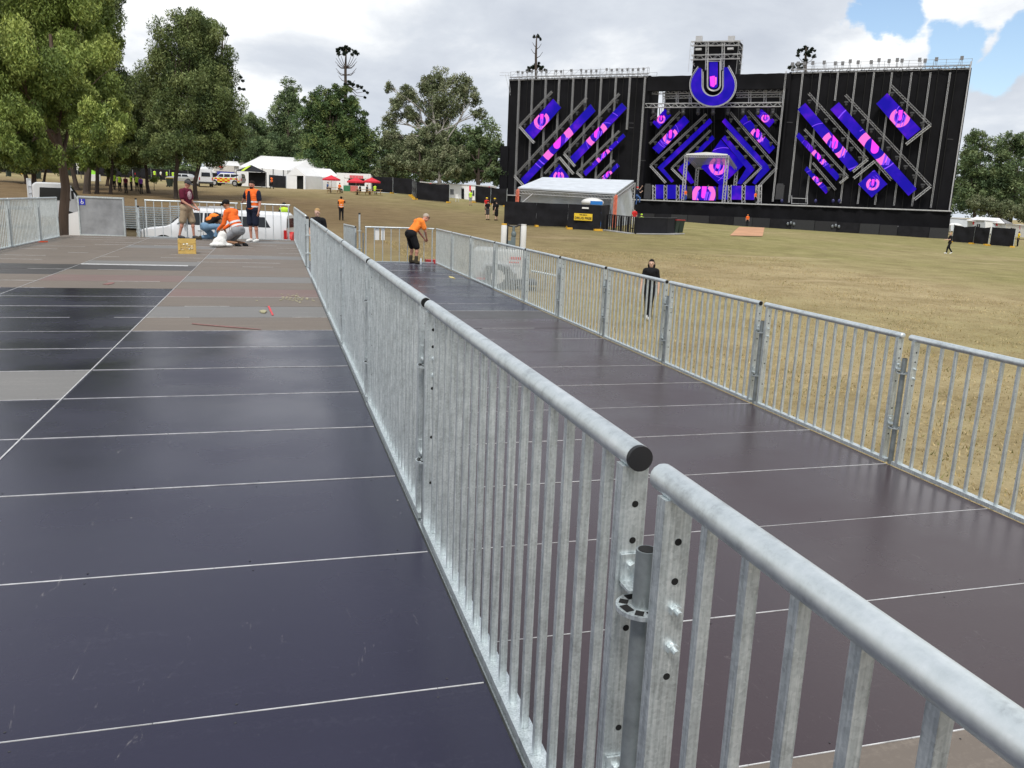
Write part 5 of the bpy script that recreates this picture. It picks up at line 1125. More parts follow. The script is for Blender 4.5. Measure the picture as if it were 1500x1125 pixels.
def slab(name, ua, ub, za, zb, w, m, th=.3, folds=True):
    if not folds: mb = MB(); mb.prism([SP(ua,za,w),SP(ub,za,w),SP(ub,zb,w),SP(ua,zb,w)], -NS*th); return mb.build(name, m, st, world=True)
    mb = MB(); nu_ = max(6, int((ub-ua)/.7)); nz = max(4, int((zb-za)/2)); vs = []
    rr = random.Random(int(ua*7+za*3)); ph = [rr.uniform(0, 6) for _ in range(4)]
    for j in range(nz+1):
        for i in range(nu_+1):
            u = ua+(ub-ua)*i/nu_; z = za+(zb-za)*j/nz
            o_ = .12*sin(u*2.1+ph[0]+sin(z*.5)*.6)+.09*sin(u*4.7+ph[1]+z*.15)+.08*sin(z*1.7+ph[2]+u*.4)
            vs.append(SP(u, z, w+o_))
    W_ = nu_+1; mb.add(vs, [(j*W_+i,j*W_+i+1,(j+1)*W_+i+1,(j+1)*W_+i) for j in range(nz) for i in range(nu_)]); mb.build(name, m, st, True, world=True)
    mb = MB(); mb.prism([SP(ua,za,w-.5),SP(ub,za,w-.5),SP(ub,zb,w-.5),SP(ua,zb,w-.5)], -NS*.3); return mb.build(name+'_backing', m, st, world=True)
drape = cloth_black
slab('wing_drape', uL, u1, zD, zT, -1.2, drape); slab('wing_drape', u2, uR, zD, zT, -1.2, drape)
slab('centre_drape', u1, u2, zD, zT-6.2, -7, drape)
slab('roof_drape', u1, u2-.2, uz(c6(60,372))[1], zT-.2, -.6, drape)
for uu_ in (u1, u2): mb = MB(); mb.prism([SP(uu_,zD,-1),SP(uu_,zT,-1),SP(uu_,zT,-7),SP(uu_,zD,-7)], U*(.3 if uu_ == u1 else -.3)); mb.build('inner_side_drape', drape, st, world=True)
for uu_, s in ((uL,-1),(uR,1)): mb = MB(); mb.prism([SP(uu_,zG,-1.2),SP(uu_,zT,-1.2),SP(uu_,zT,-9),SP(uu_,zG,-9)], U*(s*.2)); mb.build('side_drape', drape, st, world=True)
mb = MB(); mb.prism([SP(uL-1.3,zG,-.9),SP(uL+.2,zG,-.9),SP(uL+.2,uz(c5(40,630))[1],-.9),SP(uL-1.3,uz(c5(40,630))[1],-.9)], -NS*3); mb.build('side_tower_drape', drape, st, world=True)
mb = MB(); mb.prism([SP(uL,zD-.25,1.5),SP(uR+.2,zD-.25,1.5),SP(uR+.2,zD,1.5),SP(uL,zD,1.5)], -NS*10); mb.build('stage_floor', steel_dark, st, world=True)
mb = MB(); mb.box(SP((uL+uR)/2, zD-.08, 1.56), (uR-uL+.4,.08,.16), ax=(U,NS,Z)); mb.build('edge_trim', alu, st, world=True)
slab('skirt_drape', uL, uR+.2, zG, zD-.2, 1.3, drape)
# barrier line at the foot of the stage with dark equipment panels
fr_ = MB(); uq = uL+18
bl = thing('stage_barricade', 'low black barricade panels along the foot of the stage', 'barricade', tuple(SP((uL+uR)/2, gz(*SP((uL+uR)/2,0,3.0)[:2]), 3.0)))
k = 0
while uq < uR-.5:
    w_ = random.Random(k).uniform(2.2,4.2); e = min(uq+w_, uR+.2); zz_ = gz(SP(uq,0,3).x, SP(uq,0,3).y)
    mb = MB(); mb.prism([SP(uq+.04,zz_-.3,3),SP(e-.04,zz_-.3,3),SP(e-.04,zz_+1.45,3),SP(uq+.04,zz_+1.45,3)], -NS*.1); mb.build('panel', [cloth_black2, mat('charcoal_panel',(.022,.023,.026),.7), mat('charcoal_panel2',(.014,.014,.017),.7)][k % 3], bl, world=True); uq = e; k += 1
for u_ in (uL+.70*(uR-uL), uL+.79*(uR-uL)):
    zz_ = gz(SP(u_,0,3).x, SP(u_,0,3).y); mb = MB(); 
    for j in range(3): mb.ell(SP(u_+j*.45-.4, zz_+.8+.15*(j%2), 3.1), (.2,.12,.25))
    mb.build('lamp_unit', mat('grey_lamp',(.2,.22,.24),.4,.3), bl, world=True)
for px, py in ((1300,345.5),(1318,345.8),(1378,349)):
    pass
p_ = [SP(uR-9.2,-.0,2.4), SP(uR-5.2,-.0,2.4)]
for a_, b_, z_ in ((uR-17,uR-15.4,.35),(uR-13.2,uR-12.2,.3),(uR-6.5,uR-2.4,.15)): mb = MB(); mb.box(SP((a_+b_)/2, z_, 1.75), (b_-a_,.1,.12), ax=(U,NS,Z)); mb.build('pale_ledge', mat('grey_strip',(.3,.3,.32),.5), st, world=True)
# masts
def mast(p, q, w=.45, r=.05, nm='mast'):
    mb = trussbar(MB(), p, q, w, r, nrm=NS, depth=.4); return mb.build(nm, alu, st, world=True)
def vm(crop, x, yt, yb, wd=-.55, w=.17, r=.024, nm='mast'):
    a = crop(x, yt, wd); u_, z_ = uz(a); zb_ = max(zD+.02, uz(crop(x, yb, wd))[1]); return mast(SP(u_, zb_, wd), SP(u_, min(z_, zT+.4), wd), w, r, nm)
for x, yb in ((155,1000),(255,1000),(355,1000),(455,1000),(560,1000),(660,1000),(770,1000),(880,1000),(985,510),(1098,1010)): vm(c5, x, 118, yb)
for x, yb in ((48,900),(150,905),(258,905),(365,280),(475,910),(585,915),(695,920),(815,925),(930,930),(1050,938)): vm(c7, x, 108 if x > 100 else 100, yb)
for i in range(9):                                        # fainter dark uprights between
    for crop, x0, dx in ((c5,205,103),(c7,205,110)):
        u_, z_ = uz(crop(x0+dx*i, 130)); 
        if uL < u_ < u1 or u2 < u_ < uR: mb = MB(); mb.tube(SP(u_,zD,-.8), SP(u_,zT,-.8), .06, n=6); mb.build('dark_upright', hole_m, st, world=True)
mb = MB(); mb.tube(SP(uR,zD-.1,-.9), SP(uR,zT+.8,-.9), .09, n=6); mb.tube(SP(uR+.0,zD-.1,-8.9), SP(uR,zT+.8,-8.9), .07, n=6); mb.build('edge_tube', alu, st, world=True)
# top truss, handrails, floodlights
for a, b in ((uL,u1),(u2,uR+.1)):
    mb = trussbar(MB(), SP(a,zT+.05,-.9), SP(b,zT+.05,-.9), .5, .05, nrm=NS, depth=.4); mb.build('top_truss', truss_dim, st, world=True)
    mb = MB(); n = int((b-a)/1.6)
    for k in range(n+1):
        u_ = a+(b-a)*k/n; mb.tube(SP(u_,zT+.3,-1.2), SP(u_,zT+1.25,-1.2), .028, n=4); mb.tube(SP(u_,zT+.3,-6), SP(u_,zT+1.25,-6), .028, n=4)
        if k < n and a == uL: mb.tube(SP(u_,zT+.3,-1.2), SP(u_+1.2,zT+1.3,-1.2), .02, n=4); mb.tube(SP(u_+.8,zT+.6,-3), SP(u_+.9,zT+1.7,-3), .035, n=4)
    for w_ in (-1.2,-6): mb.tube(SP(a,zT+1.2,w_), SP(b,zT+1.2,w_), .028, n=4); mb.tube(SP(a,zT+.75,w_), SP(b,zT+.75,w_), .02, n=4)
    mb.build('handrail', truss_dim, st, world=True)
    rs = random.Random(3); cnt = 0
    if a == uL: us = [uL+1+.9*i for i in range(int((u1-uL)/.9)-1)]; us = [u_ for u_ in us if rs.random() < .8]
    else: us = [uz(c7(x,70))[0] for x in (75,110,150,200,270,340,385,430,480,560,607,670,720,750,858,893,962,1118)]
    for u_ in us:
        big = a != uL; hh = rs.uniform(.5,.8) if big else rs.uniform(.35,.6)
        mb = MB(); s_ = .27 if big else .2; zc_ = zT+.7+hh; 
        mb.box(SP(u_, zc_, -2.0), (s_*1.6,.25,s_*1.9), ax=(U,NS,Z)); f_ = mb.build('floodlight', mat('lamp_grey',(.2,.2,.21),.6,.2,.2,6), st, world=True)
        mb = MB(); mb.tube(SP(u_-.3*s_,zT+.3,-2.0), SP(u_-.1*s_,zc_,-2.0), .03, n=4); mb.tube(SP(u_+.5*s_,zT+.3,-2.0), SP(u_+.1,zc_,-2.0), .03, n=4); mb.build('lamp_bracket', truss_dim, f_)
        f_.children[0].matrix_parent_inverse = Matrix.Identity(4)
# leaning bracket structure at the left corner
mb = MB()
for k in range(2): mb.tube(SP(uL-.3-k*.6,zT+.9-k*.1,-1), SP(uL+.2,zT-2.2-k*.5,-1), .03, n=4); mb.tube(SP(uL-2,zT+1.1-k*.45,-1), SP(uL+.3,zT+1.0-k*.45,-1), .03, n=4)
mb.build('corner_bracket', alu, st, world=True)
# centre: horizontal trusses, dark scaffold behind
def ctr(x0, y0, x1, y1, w, wd, r, nm='centre_truss'): mb = trussbar(MB(), c6(x0,y0,w), c6(x1,y1,w), wd, r, nrm=NS, depth=wd); return mb.build(nm, alu, st, world=True)
ctr(60,460,862,453,-1.0,.6,.06); ctr(60,385,325,378,-2.5,.45,.04); ctr(590,376,880,370,-2.5,.45,.04); ctr(165,412,330,408,-3,.4,.04); ctr(595,405,860,400,-3,.4,.04)
for x, a, b in ((248,375,450),(675,372,450),(765,370,450),(325,380,450),(170,380,445),(860,372,452)): mb = trussbar(MB(), c6(x,a,-2), c6(x,b,-2), .35, .04, nrm=NS, depth=.3); mb.build('centre_hanger', alu, st, world=True)
slab('upper_centre_drape', uz(c6(175,420,-6.5))[0], u2, zT-6.4, zT-.6, -6.5, drape)
for k in range(22):
    rr = random.Random(k+50); x = rr.uniform(90,850); mb = MB(); h = rr.uniform(90,400)
    mb.tube(c6(x,470,-5), c6(x,470+h,-5), .04, n=4); mb.build('hanging_chain', steel_dark, st, world=True)
for k in range(9):
    x = 110+k*88; q_ = c6(x, 480, -1.2); mb = MB(); mb.box(q_-Z*.1, (.5,.4,.3), ax=(U,NS,Z)); mb.ell(q_-Z*.6, (.33,.33,.4)); mb.build('moving_head_light', steel_dark, st, True, world=True)
for x in (80, 855): mb = MB(); mb.box(c6(x,925+45,-1), (1.2,1,2.2), ax=(U,NS,Z)); mb.box(c6(x,925+10,-1), (.9,.8,.8), ax=(U,NS,Z)); mb.build('speaker_stack', steel_dark, st, world=True)
# scaffold shelf on the right wing
mb = MB()
for y in (875,908): mb.tube(c7(80,y,-.2), c7(180,y+4,-.2), .06, n=4)
for x in (82,178): mb.tube(c7(x,860,-.2), c7(x,912,-.2), .06, n=4)
mb.build('scaffold_shelf', alu, st, world=True)
for x in (22,228,335,372): mb = MB(); mb.ell(c7(x,893,1), (.22,.22,.3)); mb.build('footlight', mat('indigo_lamp',(.03,.03,.12),.3,0,0), st, True, world=True)
for x, y in ((995,460),(995,495),(1085,741),(70,412),(1050,515)):
    cr = c5 if x > 900 and y != 515 else c7; mb = MB(); mb.tube(cr(x-18,y,-.2), cr(x+18,y+2,-.2), .06, n=4); mb.build('cable_arm', steel_dark, st, world=True)
# ---- centre tower
tw0, tw1 = uz(c6(350,90,-1))[0], uz(c6(612,85,-1))[0]; ztw = uz(c6(350,88,-1))[1]; zb_ = uz(c6(340,300,-1))[1]
mb = MB(); mb.prism([SP(tw0,zb_,-1),SP(tw1,zb_,-1),SP(tw1,ztw,-1),SP(tw0,ztw,-1)], -NS*4); mb.build('tower_drape', drape, st, world=True)
for y0, y1, w_ in ((95,92,.75),(176,168,.85)): ctr(328,y0,618,y1,-.3,w_*.8,.045,'tower_truss')
for x in (425,520): mb = trussbar(MB(), c6(x,92,-.4), c6(x-4,250,-.4), .35,.04,nrm=NS,depth=.3); mb.build('tower_mast', alu, st, world=True)
mb = MB()
for w_ in (-.6,-4.5):
    for x, yt, yb in ((328,88,262),(352,80,262),(612,80,285),(636,95,285)): 
        u_ = uz(c6(x,yt,w_))[0]; mb.tube(SP(u_,uz(c6(x,yb,w_))[1],w_), SP(u_,uz(c6(x,yt,w_))[1],w_), .028, n=4)
    for y in (90,130,170,215,250):
        for xa, xb in ((328,352),(612,638)): mb.tube(c6(xa,y,w_), c6(xb,y-2,w_), .022, n=4)
for y in (90,130,170,215): mb.tube(c6(328,y,-.6), c6(328,y,-4.5), .035, n=4); mb.tube(c6(637,y,-.6), c6(637,y,-4.5), .035, n=4)
for y in (95,140,190): mb.tube(c6(612,y,-.6), c6(638,y+40,-.6), .03, n=4); mb.tube(c6(328,y,-.6), c6(352,y+40,-.6), .03, n=4)
for x in (378,568): mb.box(c6(x,70,-1), (1.0,.5,.9), ax=(U,NS,Z)); 
mb.tube(c6(330,82,-.6), c6(636,76,-.6), .035, n=4)
mb.build('tower_scaffold', alu, st, world=True)
for x, y in ((375,130),(563,126)): mb = MB(); mb.box(c6(x,y,-.2), (.9,.5,.3), ax=(U,NS,Z)); mb.build('tower_spotlight', alu, st, world=True)
# ---- LED screens
def clip(poly, conv):
    out = poly; n = len(conv); area = sum(conv[i][0]*conv[(i+1)%n][1]-conv[(i+1)%n][0]*conv[i][1] for i in range(n)); sg = 1 if area > 0 else -1
    for i in range(n):
        a, b = conv[i], conv[(i+1)%n]; inp = out; out = []
        if not inp: return []
        f = lambda p: sg*((b[0]-a[0])*(p[1]-a[1])-(b[1]-a[1])*(p[0]-a[0]))
        for j in range(len(inp)):
            p, q = inp[j], inp[(j+1)%len(inp)]; fp, fq = f(p), f(q)
            if fp >= 0: out.append(p)
            if (fp >= 0) != (fq >= 0): t = fp/(fp-fq); out.append((p[0]+(q[0]-p[0])*t, p[1]+(q[1]-p[1])*t))
    return out
def logo_polys(cx, cz, R, sx=1.0):
    """the U emblem: an open ring with a bar standing in it"""
    P = []; n = 26
    for k in range(n):
        a0 = radians(-240+300*k/n); a1 = radians(-240+300*(k+1)/n)
        P.append((0, [(cx+sx*R*cos(a), cz+R*sin(a)) for a in (a0,a1)]+[(cx+sx*R*.56*cos(a), cz+R*.62*sin(a)) for a in (a1,a0)]))
    m_ = [(cx-sx*R*.2, cz+R*.78),(cx+sx*R*.2, cz+R*.78),(cx+sx*R*.2, cz-R*.1)]+[(cx+sx*R*.2*cos(radians(-20*k)), cz-R*.1+R*.2*sin(radians(-20*k))) for k in range(1,9)]+[(cx-sx*R*.2, cz-R*.1)]
    P.append((1, m_))
    rr = random.Random(int(cx*10))
    for j in range(5):
        rr0 = R*rr.uniform(1.05,2.4); ox, oz = rr.uniform(-1,1)*R, rr.uniform(-.6,1.1)*R; a0 = rr.uniform(0,360); w_ = R*rr.uniform(.03,.07)
        for k in range(12):
            a, b = radians(a0+k*8), radians(a0+k*8+8); P.append((2, [(cx+ox+sx*(rr0+w_)*cos(a), cz+oz+(rr0+w_)*sin(a)),(cx+ox+sx*(rr0+w_)*cos(b), cz+oz+(rr0+w_)*sin(b)),(cx+ox+sx*rr0*cos(b), cz+oz+rr0*sin(b)),(cx+ox+sx*rr0*cos(a), cz+oz+rr0*sin(a))]))
    # violet streaks over the pink
    for j in range(4):
        x = cx+R*rr.uniform(-.8,.8); P.append((3, [(x,cz-R*.9),(x+R*.08,cz-R*.9),(x+R*.3,cz+R*.2),(x+R*.2,cz+R*.3)]))
    return P
GS = 'slanted LED screens hung on the stage'
def led_screen(label, crop, polys, logo=None, truss=None, w=0.0, tw=.6, bars=True, group=GS, heads=True):
    q0 = crop(*polys[0][0], w); t = thing('led_screen', label, 'LED screen', tuple(q0), 0, group)
    for i, poly in enumerate(polys):
        pts = [crop(x, y, w) for x, y in poly]; mb = MB(); mb.prism([p-NS*.32 for p in pts], NS*.3); cas = mb.build('casing', steel_dark, t, world=True)
        mb = MB(); mb.prism([p-NS*.0 for p in pts], NS*.02); sc = mb.build('display', led, t, world=True)
        if logo:
            conv = [uz(p) for p in pts]; x, y, R_ = logo[:3]; c_ = uz(crop(x, y, w)); Rm = (crop(x+R_, y, w)-crop(x, y, w)).length*1.12; layers = {0:.03, 1:.036, 2:.028, 3:.042}
            mb = MB(); wfix = w
            for mi, P in logo_polys(c_[0], c_[1], Rm, 1.0):
                cp_ = clip(P, conv)
                if len(cp_) > 2: mb.prism([SP(a, b, w+.02+layers[mi]-.028) if False else SP(a, b, w+.02) for a, b in cp_], NS*(layers[mi]-.02+.002*mi), mi)
            if mb.v: mb.build('emblem', [pinkL, magL, vioL, vioL], sc, world=False)
    if truss:
        P = [crop(x, y, w+.2) for x, y in truss]
        for a, b in zip(P, P[1:]):
            short = (b-a).length < 5.5 and a is not P[0] and b is not P[1]; mb = trussbar(MB(), a, b, tw*.48, .05 if short else .036, nrm=NS, depth=.3); mb.build('truss', alu if short else truss_dim, t, world=True)
        if heads:
            a, b = P[0], P[1]; n = max(2, int((b-a).length/1.7)); dd = (b-a).normalized(); side = V((dd.cross(NS))); c0 = sum((crop(x,y,w) for x, y in polys[0]), V((0,0,0)))/len(polys[0]); side = side if side.dot(c0-(a+b)/2) > 0 else -side
            for k in range(n):
                p = a.lerp(b, (k+.5)/n)+side*.55; mb = MB(); mb.box(p, (.55,.5,.22), ax=(U,NS,Z)); mb.ell(p-Z*.3, (.2,.2,.26), nu=8, nv=6); mb.build('spotlight', mat('lamp_dark',(.07,.07,.075),.4,.4), t, True, world=True)
    return t
led_screen('short wide LED screen at the upper left of the left wing', c5, [[(410,280),(470,347),(260,583),(198,515)]], (325,445,52), [(400,225),(155,485),(265,610)])
led_screen('longest LED strip of the left wing, reaching down to the tent roof', c5, [[(690,320),(727,372),(200,922),(170,880)]], (440,610,120), [(660,270),(120,860),(190,935)])
led_screen('LED strip at the upper right of the left wing with a wide pink band', c5, [[(925,310),(962,350),(572,765),(538,718)]], (735,545,78), [(905,240),(490,692),(572,785)])
led_screen('thin LED strip low on the right of the left wing', c5, [[(935,540),(952,562),(655,858),(635,828)]], (785,705,52), [(905,520),(585,832),(630,872)], tw=.5)
led_screen('shortest thin LED strip beside the tent roof on the left wing', c5, [[(890,762),(907,785),(745,940),(722,912)]], (815,855,38), [(865,740),(720,890)], tw=.5)
led_screen('square diamond LED screen half hidden by the grey tent roof', c5, [[(455,770),(530,865),(455,955),(380,865)]], (452,865,36), [(345,840),(455,718),(560,842)])
W2 = -3.0
led_screen('small diamond LED screen in the upper left corner of the stage centre', c6, [[(178,480),(213,518),(138,597),(103,560)]], (155,540,22), [(125,505),(70,560)], W2, .45)
led_screen('wide LED screen with pink emblem at the left of the stage centre', c6, [[(290,520),(320,555),(140,745),(103,710)]], (208,640,40), [(265,495),(85,685)], W2, .55)
led_screen('large bent LED strip pointing left, outer one', c6, [[(440,535),(455,558),(168,830),(133,825)],[(168,830),(230,905),(215,914),(133,825)]], None, [(420,510),(90,815),(180,915)], W2, .55)
led_screen('small bent LED strip pointing left, inner one', c6, [[(455,635),(470,655),(300,825),(250,835)],[(300,825),(350,912),(330,922),(250,835)]], None, [(445,605),(215,830),(290,905)], W2, .5)
led_screen('large diamond LED screen behind the booth at the stage centre', c6, [[(505,660),(640,810),(505,935),(390,825)]], (490,815,48), None, W2-.6)
led_screen('small bent LED strip pointing right, inner one', c6, [[(530,635),(510,655),(655,830),(705,835)],[(655,830),(600,920),(625,925),(705,835)]], None, [(540,605),(745,825),(640,925)], W2, .5)
led_screen('large bent LED strip pointing right, outer one', c6, [[(530,535),(512,555),(745,828),(800,830)],[(745,828),(690,915),(708,925),(800,830)]], None, [(560,500),(835,825),(730,935)], W2, .55)
led_screen('wide LED screen with pink emblem at the right of the stage centre', c6, [[(650,515),(617,552),(790,745),(825,708)]], (722,635,40), [(665,490),(840,690)], W2, .55)
led_screen('small diamond LED screen in the upper right corner of the stage centre', c6, [[(745,482),(712,515),(790,590),(825,550)]], (768,535,22), [(805,490),(858,545)], W2, .45)
led_screen('LED strip on the right wing nearest the stage centre, thick and pink in its middle', c7, [[(165,295),(118,335),(440,715),(490,668)]], (345,550,80), [(185,235),(545,640),(455,715)])
led_screen('longest LED strip of the right wing', c7, [[(370,290),(318,335),(795,862),(845,820)]], (590,570,108), [(410,245),(930,805),(830,885)])
led_screen('wide LED screen at the upper right of the right wing', c7, [[(665,235),(598,300),(790,520),(870,455)]], (742,385,56), [(685,185),(930,430),(780,548)])
led_screen('thin LED strip at the lower left of the right wing', c7, [[(125,475),(108,500),(355,770),(378,740)]], (248,625,48), [(160,455),(425,745),(375,785)], tw=.5)
led_screen('shortest thin LED strip at the lower left of the right wing', c7, [[(175,682),(160,705),(290,850),(312,825)]], (237,768,30), [(210,660),(350,825)], tw=.5)
led_screen('diamond LED screen at the bottom of the right wing with a small pink emblem', c7, [[(585,702),(665,790),(570,872),(487,790)]], (577,790,36), [(690,765),(590,650),(460,755)], heads=False)
# U emblem on the tower
ue = thing('emblem_screen', 'giant blue letter U LED emblem with an inner bar, hung on the centre tower', 'LED emblem', tuple(c6(462,462,.4)))
def ring2(cx, cy, rx, ry, a0, a1, n=28): return [(cx+rx*cos(radians(a0+(a1-a0)*k/n)), cy-ry*sin(radians(a0+(a1-a0)*k/n))) for k in range(n+1)]
outer = ring2(460,342,128,122,138,402); inner = [(392,238),(392,345)]+ring2(459,345,67,66,180,360,16)+[(526,345),(526,236)]
# outer runs left tip -> down -> right tip
outer = [(378,240)]+ring2(460,342,128,120,150,390,30)+[(546,236)]
inner2 = [(392,242)]+[(392,340)]+ring2(459,342,67,66,180,360,30)[1:-1]+[(526,340),(526,238)]
def band(o_, i_, w, th, m_, nm, par, inv=True):
    n = 60
    def rs(P):
        P = [V((x, y, 0)) for x, y in P]; L_ = [0]
        for a, b in zip(P, P[1:]): L_.append(L_[-1]+(b-a).length)
        out = []
        for k in range(n+1):
            t_ = L_[-1]*k/n; j = 0
            while j < len(L_)-2 and L_[j+1] < t_: j += 1
            f = (t_-L_[j])/max(1e-9, L_[j+1]-L_[j]); out.append(P[j].lerp(P[j+1], f))
        return out
    A, B = rs(o_), rs(i_); mb = MB(); vs = []
    for a, b in zip(A, B): vs += [c6(a.x,a.y,w)+NS*th, c6(b.x,b.y,w)+NS*th, c6(b.x,b.y,w), c6(a.x,a.y,w)]
    fs_ = []
    for k in range(n):
        o = k*4
        for i in range(4): fs_.append((o+i, o+(i+1)%4, o+4+(i+1)%4, o+4+i))
    fs_ += [(3,2,1,0),(n*4,n*4+1,n*4+2,n*4+3)]; mb.add(vs, fs_); return mb.build(nm, m_, par, world=inv)
band(outer, inner2, .3, .35, led, 'letter_face', ue)
def outline(P, off, w, nm='outline_truss'):
    for r_ in off:
        mb = MB(); pts = []; cx = sum(p[0] for p in P)/len(P); cy = sum(p[1] for p in P)/len(P)
        mb.path([c6(cx+(x-cx)*(1+r_), cy+(y-cy)*(1+r_), w) for x, y in P], .07, n=5); mb.build(nm, alu, ue, world=True)
outline(outer, (.02,.075), .5); outline(inner2, (-.04,-.14), .5)
bar_ = [(441,207),(488,207),(488,340)]+ring2(464,340,24,20,0,-180,10)+[(440,340)]
mb = MB(); mb.prism([c6(x,y,.3) for x, y in bar_], NS*.35); br = mb.build('bar_face', led, ue, world=True)
mb = MB(); mb.prism([c6(x,y,.66) for x, y in [(441,290),(470,285),(470,345),(462,352),(445,345)]], NS*.02); mb.build('pink_patch', magL, br)
mb = MB(); mb.prism([c6(x,y,.66) for x, y in [(472,292),(482,294),(480,335),(472,340)]], NS*.02); mb.build('pink_patch', pinkL, br)
outline([(430,200),(500,200),(500,345)]+ring2(464,343,35,28,0,-180,10)+[(429,343),(430,200)], (.0,.1), .5)
# booth front LED panels
GF2 = 'upright LED panels along the booth front'
for i, (a, b, la) in enumerate([(122,172,'first'),(188,245,'second'),(262,305,'third'),(492,548,'fourth'),(568,628,'fifth'),(650,705,'sixth')]):
    y0 = 926+.012*(a-120); y1 = 1006+.012*(a-120)+2
    led_screen('upright blue LED panel at stage level, %s from the left of the booth row' % la, c6, [[(a,y0),(b,y0+.7),(b,y1+.7),(a,y1)]], None, None, .0, group=GF2)
led_screen('square pink emblem LED panel at the middle of the booth front', c6, [[(338,935),(475,937),(475,1019),(338,1016)]], (405,985,62), None, .05, group=GF2)
for x in (113,180,253,558,640,722,735):
    a, b = c6(x,928,0), c6(x,1008,0); b.z = zD+.02; t = thing('truss_upright', 'short silver truss upright in the booth row, ' + {113:'far left end',180:'between the first and second panels',253:'between the second and third panels',558:'between the fourth and fifth panels',640:'between the fifth and sixth panels',722:'right of the sixth panel',735:'far right end of the row'}[x], 'truss', tuple(b), 0, 'short truss uprights on the stage front'); mb = trussbar(MB(), b, a, .5, .055, nrm=NS, depth=.4); mb.build('lattice', alu, t, world=True)
# canopy over the booth
cn = thing('booth_canopy', 'clear-roofed silver truss canopy standing over the DJ booth', 'canopy', tuple(c6(415,930,-1)))
fl, frt, bl_, brt = c6(302,752,.8), c6(545,754,.8), c6(368,822,-4), c6(598,832,-4)
for a, b in ((fl,c6(294,930,.8)),(frt,c6(527,934,.8)),(bl_,c6(368,925,-4)),(brt,c6(593,925,-4))):
    b = V((a.x,a.y,zD)); mb = trussbar(MB(), b, a, .42, .055, nrm=NS, depth=.4); mb.build('leg', alu, cn, world=True)
for a, b in ((fl,frt),(bl_,brt),(fl,bl_),(frt,brt)): mb = trussbar(MB(), a, b, .35, .05, nrm=Z, depth=.3); mb.build('roof_truss', alu, cn, world=True)
gp = bpy.data.materials.new('clear_roof_film'); gp.use_nodes = True; b_ = gp.node_tree.nodes['Principled BSDF']; b_.inputs['Base Color'].default_value = (.55,.58,.65,1); b_.inputs['Alpha'].default_value = .55; b_.inputs['Roughness'].default_value = .15
mid_ = [c6(420,738,.8), c6(480,812,-4)]
for q in ((fl+Z*.1, mid_[0], mid_[1], bl_+Z*.1), (mid_[0], frt+Z*.1, brt+Z*.1, mid_[1])): mb = MB(); mb.prism(list(q), Z*.03); mb.build('roof_sheet', gp, cn, world=True)
mb = MB(); mb.prism([fl+Z*.02,frt+Z*.02,frt+Z*.2,mid_[0]+Z*.1,fl+Z*.2], NS*.04); mb.build('white_valance', white_pvc, cn, world=True)
bt = MB(); bt.box(c6(410,975,-1.5), (8.5,1.5,1.9), ax=(U,NS,Z)); tag(bt.build('booth_table', steel_dark), 'black DJ table behind the pink panel on the stage', 'table')
for x, tp, la, hat_ in ((296,'hiorange','worker in orange standing at the left of the pink panel on stage',None),(708,'hiorange','worker in orange standing at the right end of the booth row',None)):
    p = c6(x,1010,1.0); p.z = zD; person(la, tuple(p), RT+pi+.4, {}, top=tp, legs='long', bottom='blue' if x < 400 else 'black', det=0)
p = c6(432,935,-2.6); p.z = zD+1.0; person('person in a lime vest at the decks under the canopy', tuple(p), RT+pi, {}, top='black', legs='long', bottom='black', vest='hiyellow', det=0)
mb = MB(); mb.box(SP(uz(c6(432,935))[0], zD+.5, -2.6), (9,3,1.0), ax=(U,NS,Z)); tag(mb.build('riser', drape), 'low black riser platform under the booth canopy', 'riser')
# ------------------------------------------------------------------ trees
def leafm(name, a): return mat('leaf_'+name, a, .55, 0, .35, .9, spec=.25)
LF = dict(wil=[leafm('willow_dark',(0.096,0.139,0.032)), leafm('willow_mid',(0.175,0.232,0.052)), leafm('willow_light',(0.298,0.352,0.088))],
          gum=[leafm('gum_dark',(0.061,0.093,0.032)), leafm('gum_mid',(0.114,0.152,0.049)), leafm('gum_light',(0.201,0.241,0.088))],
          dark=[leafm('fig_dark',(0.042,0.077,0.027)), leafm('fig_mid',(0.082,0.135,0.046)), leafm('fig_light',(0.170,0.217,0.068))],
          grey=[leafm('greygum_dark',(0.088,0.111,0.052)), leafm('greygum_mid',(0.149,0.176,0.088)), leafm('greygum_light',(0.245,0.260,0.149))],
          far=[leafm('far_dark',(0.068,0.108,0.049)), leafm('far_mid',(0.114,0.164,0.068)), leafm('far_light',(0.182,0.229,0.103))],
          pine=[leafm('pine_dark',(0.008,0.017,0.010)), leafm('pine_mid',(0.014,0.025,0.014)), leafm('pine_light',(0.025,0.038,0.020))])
bark_d = mat('bark_dark', (.055,.04,.03), .9, 0, .4, 2, .8, 9, stretch=(1,1,.25)); bark_b = mat('bark_brown', (.11,.075,.055), .9, 0, .35, 2, .8, 9, stretch=(1,1,.25)); bark_g = mat('bark_grey', (.3,.28,.25), .9, 0, .3, 1, .5, 6)
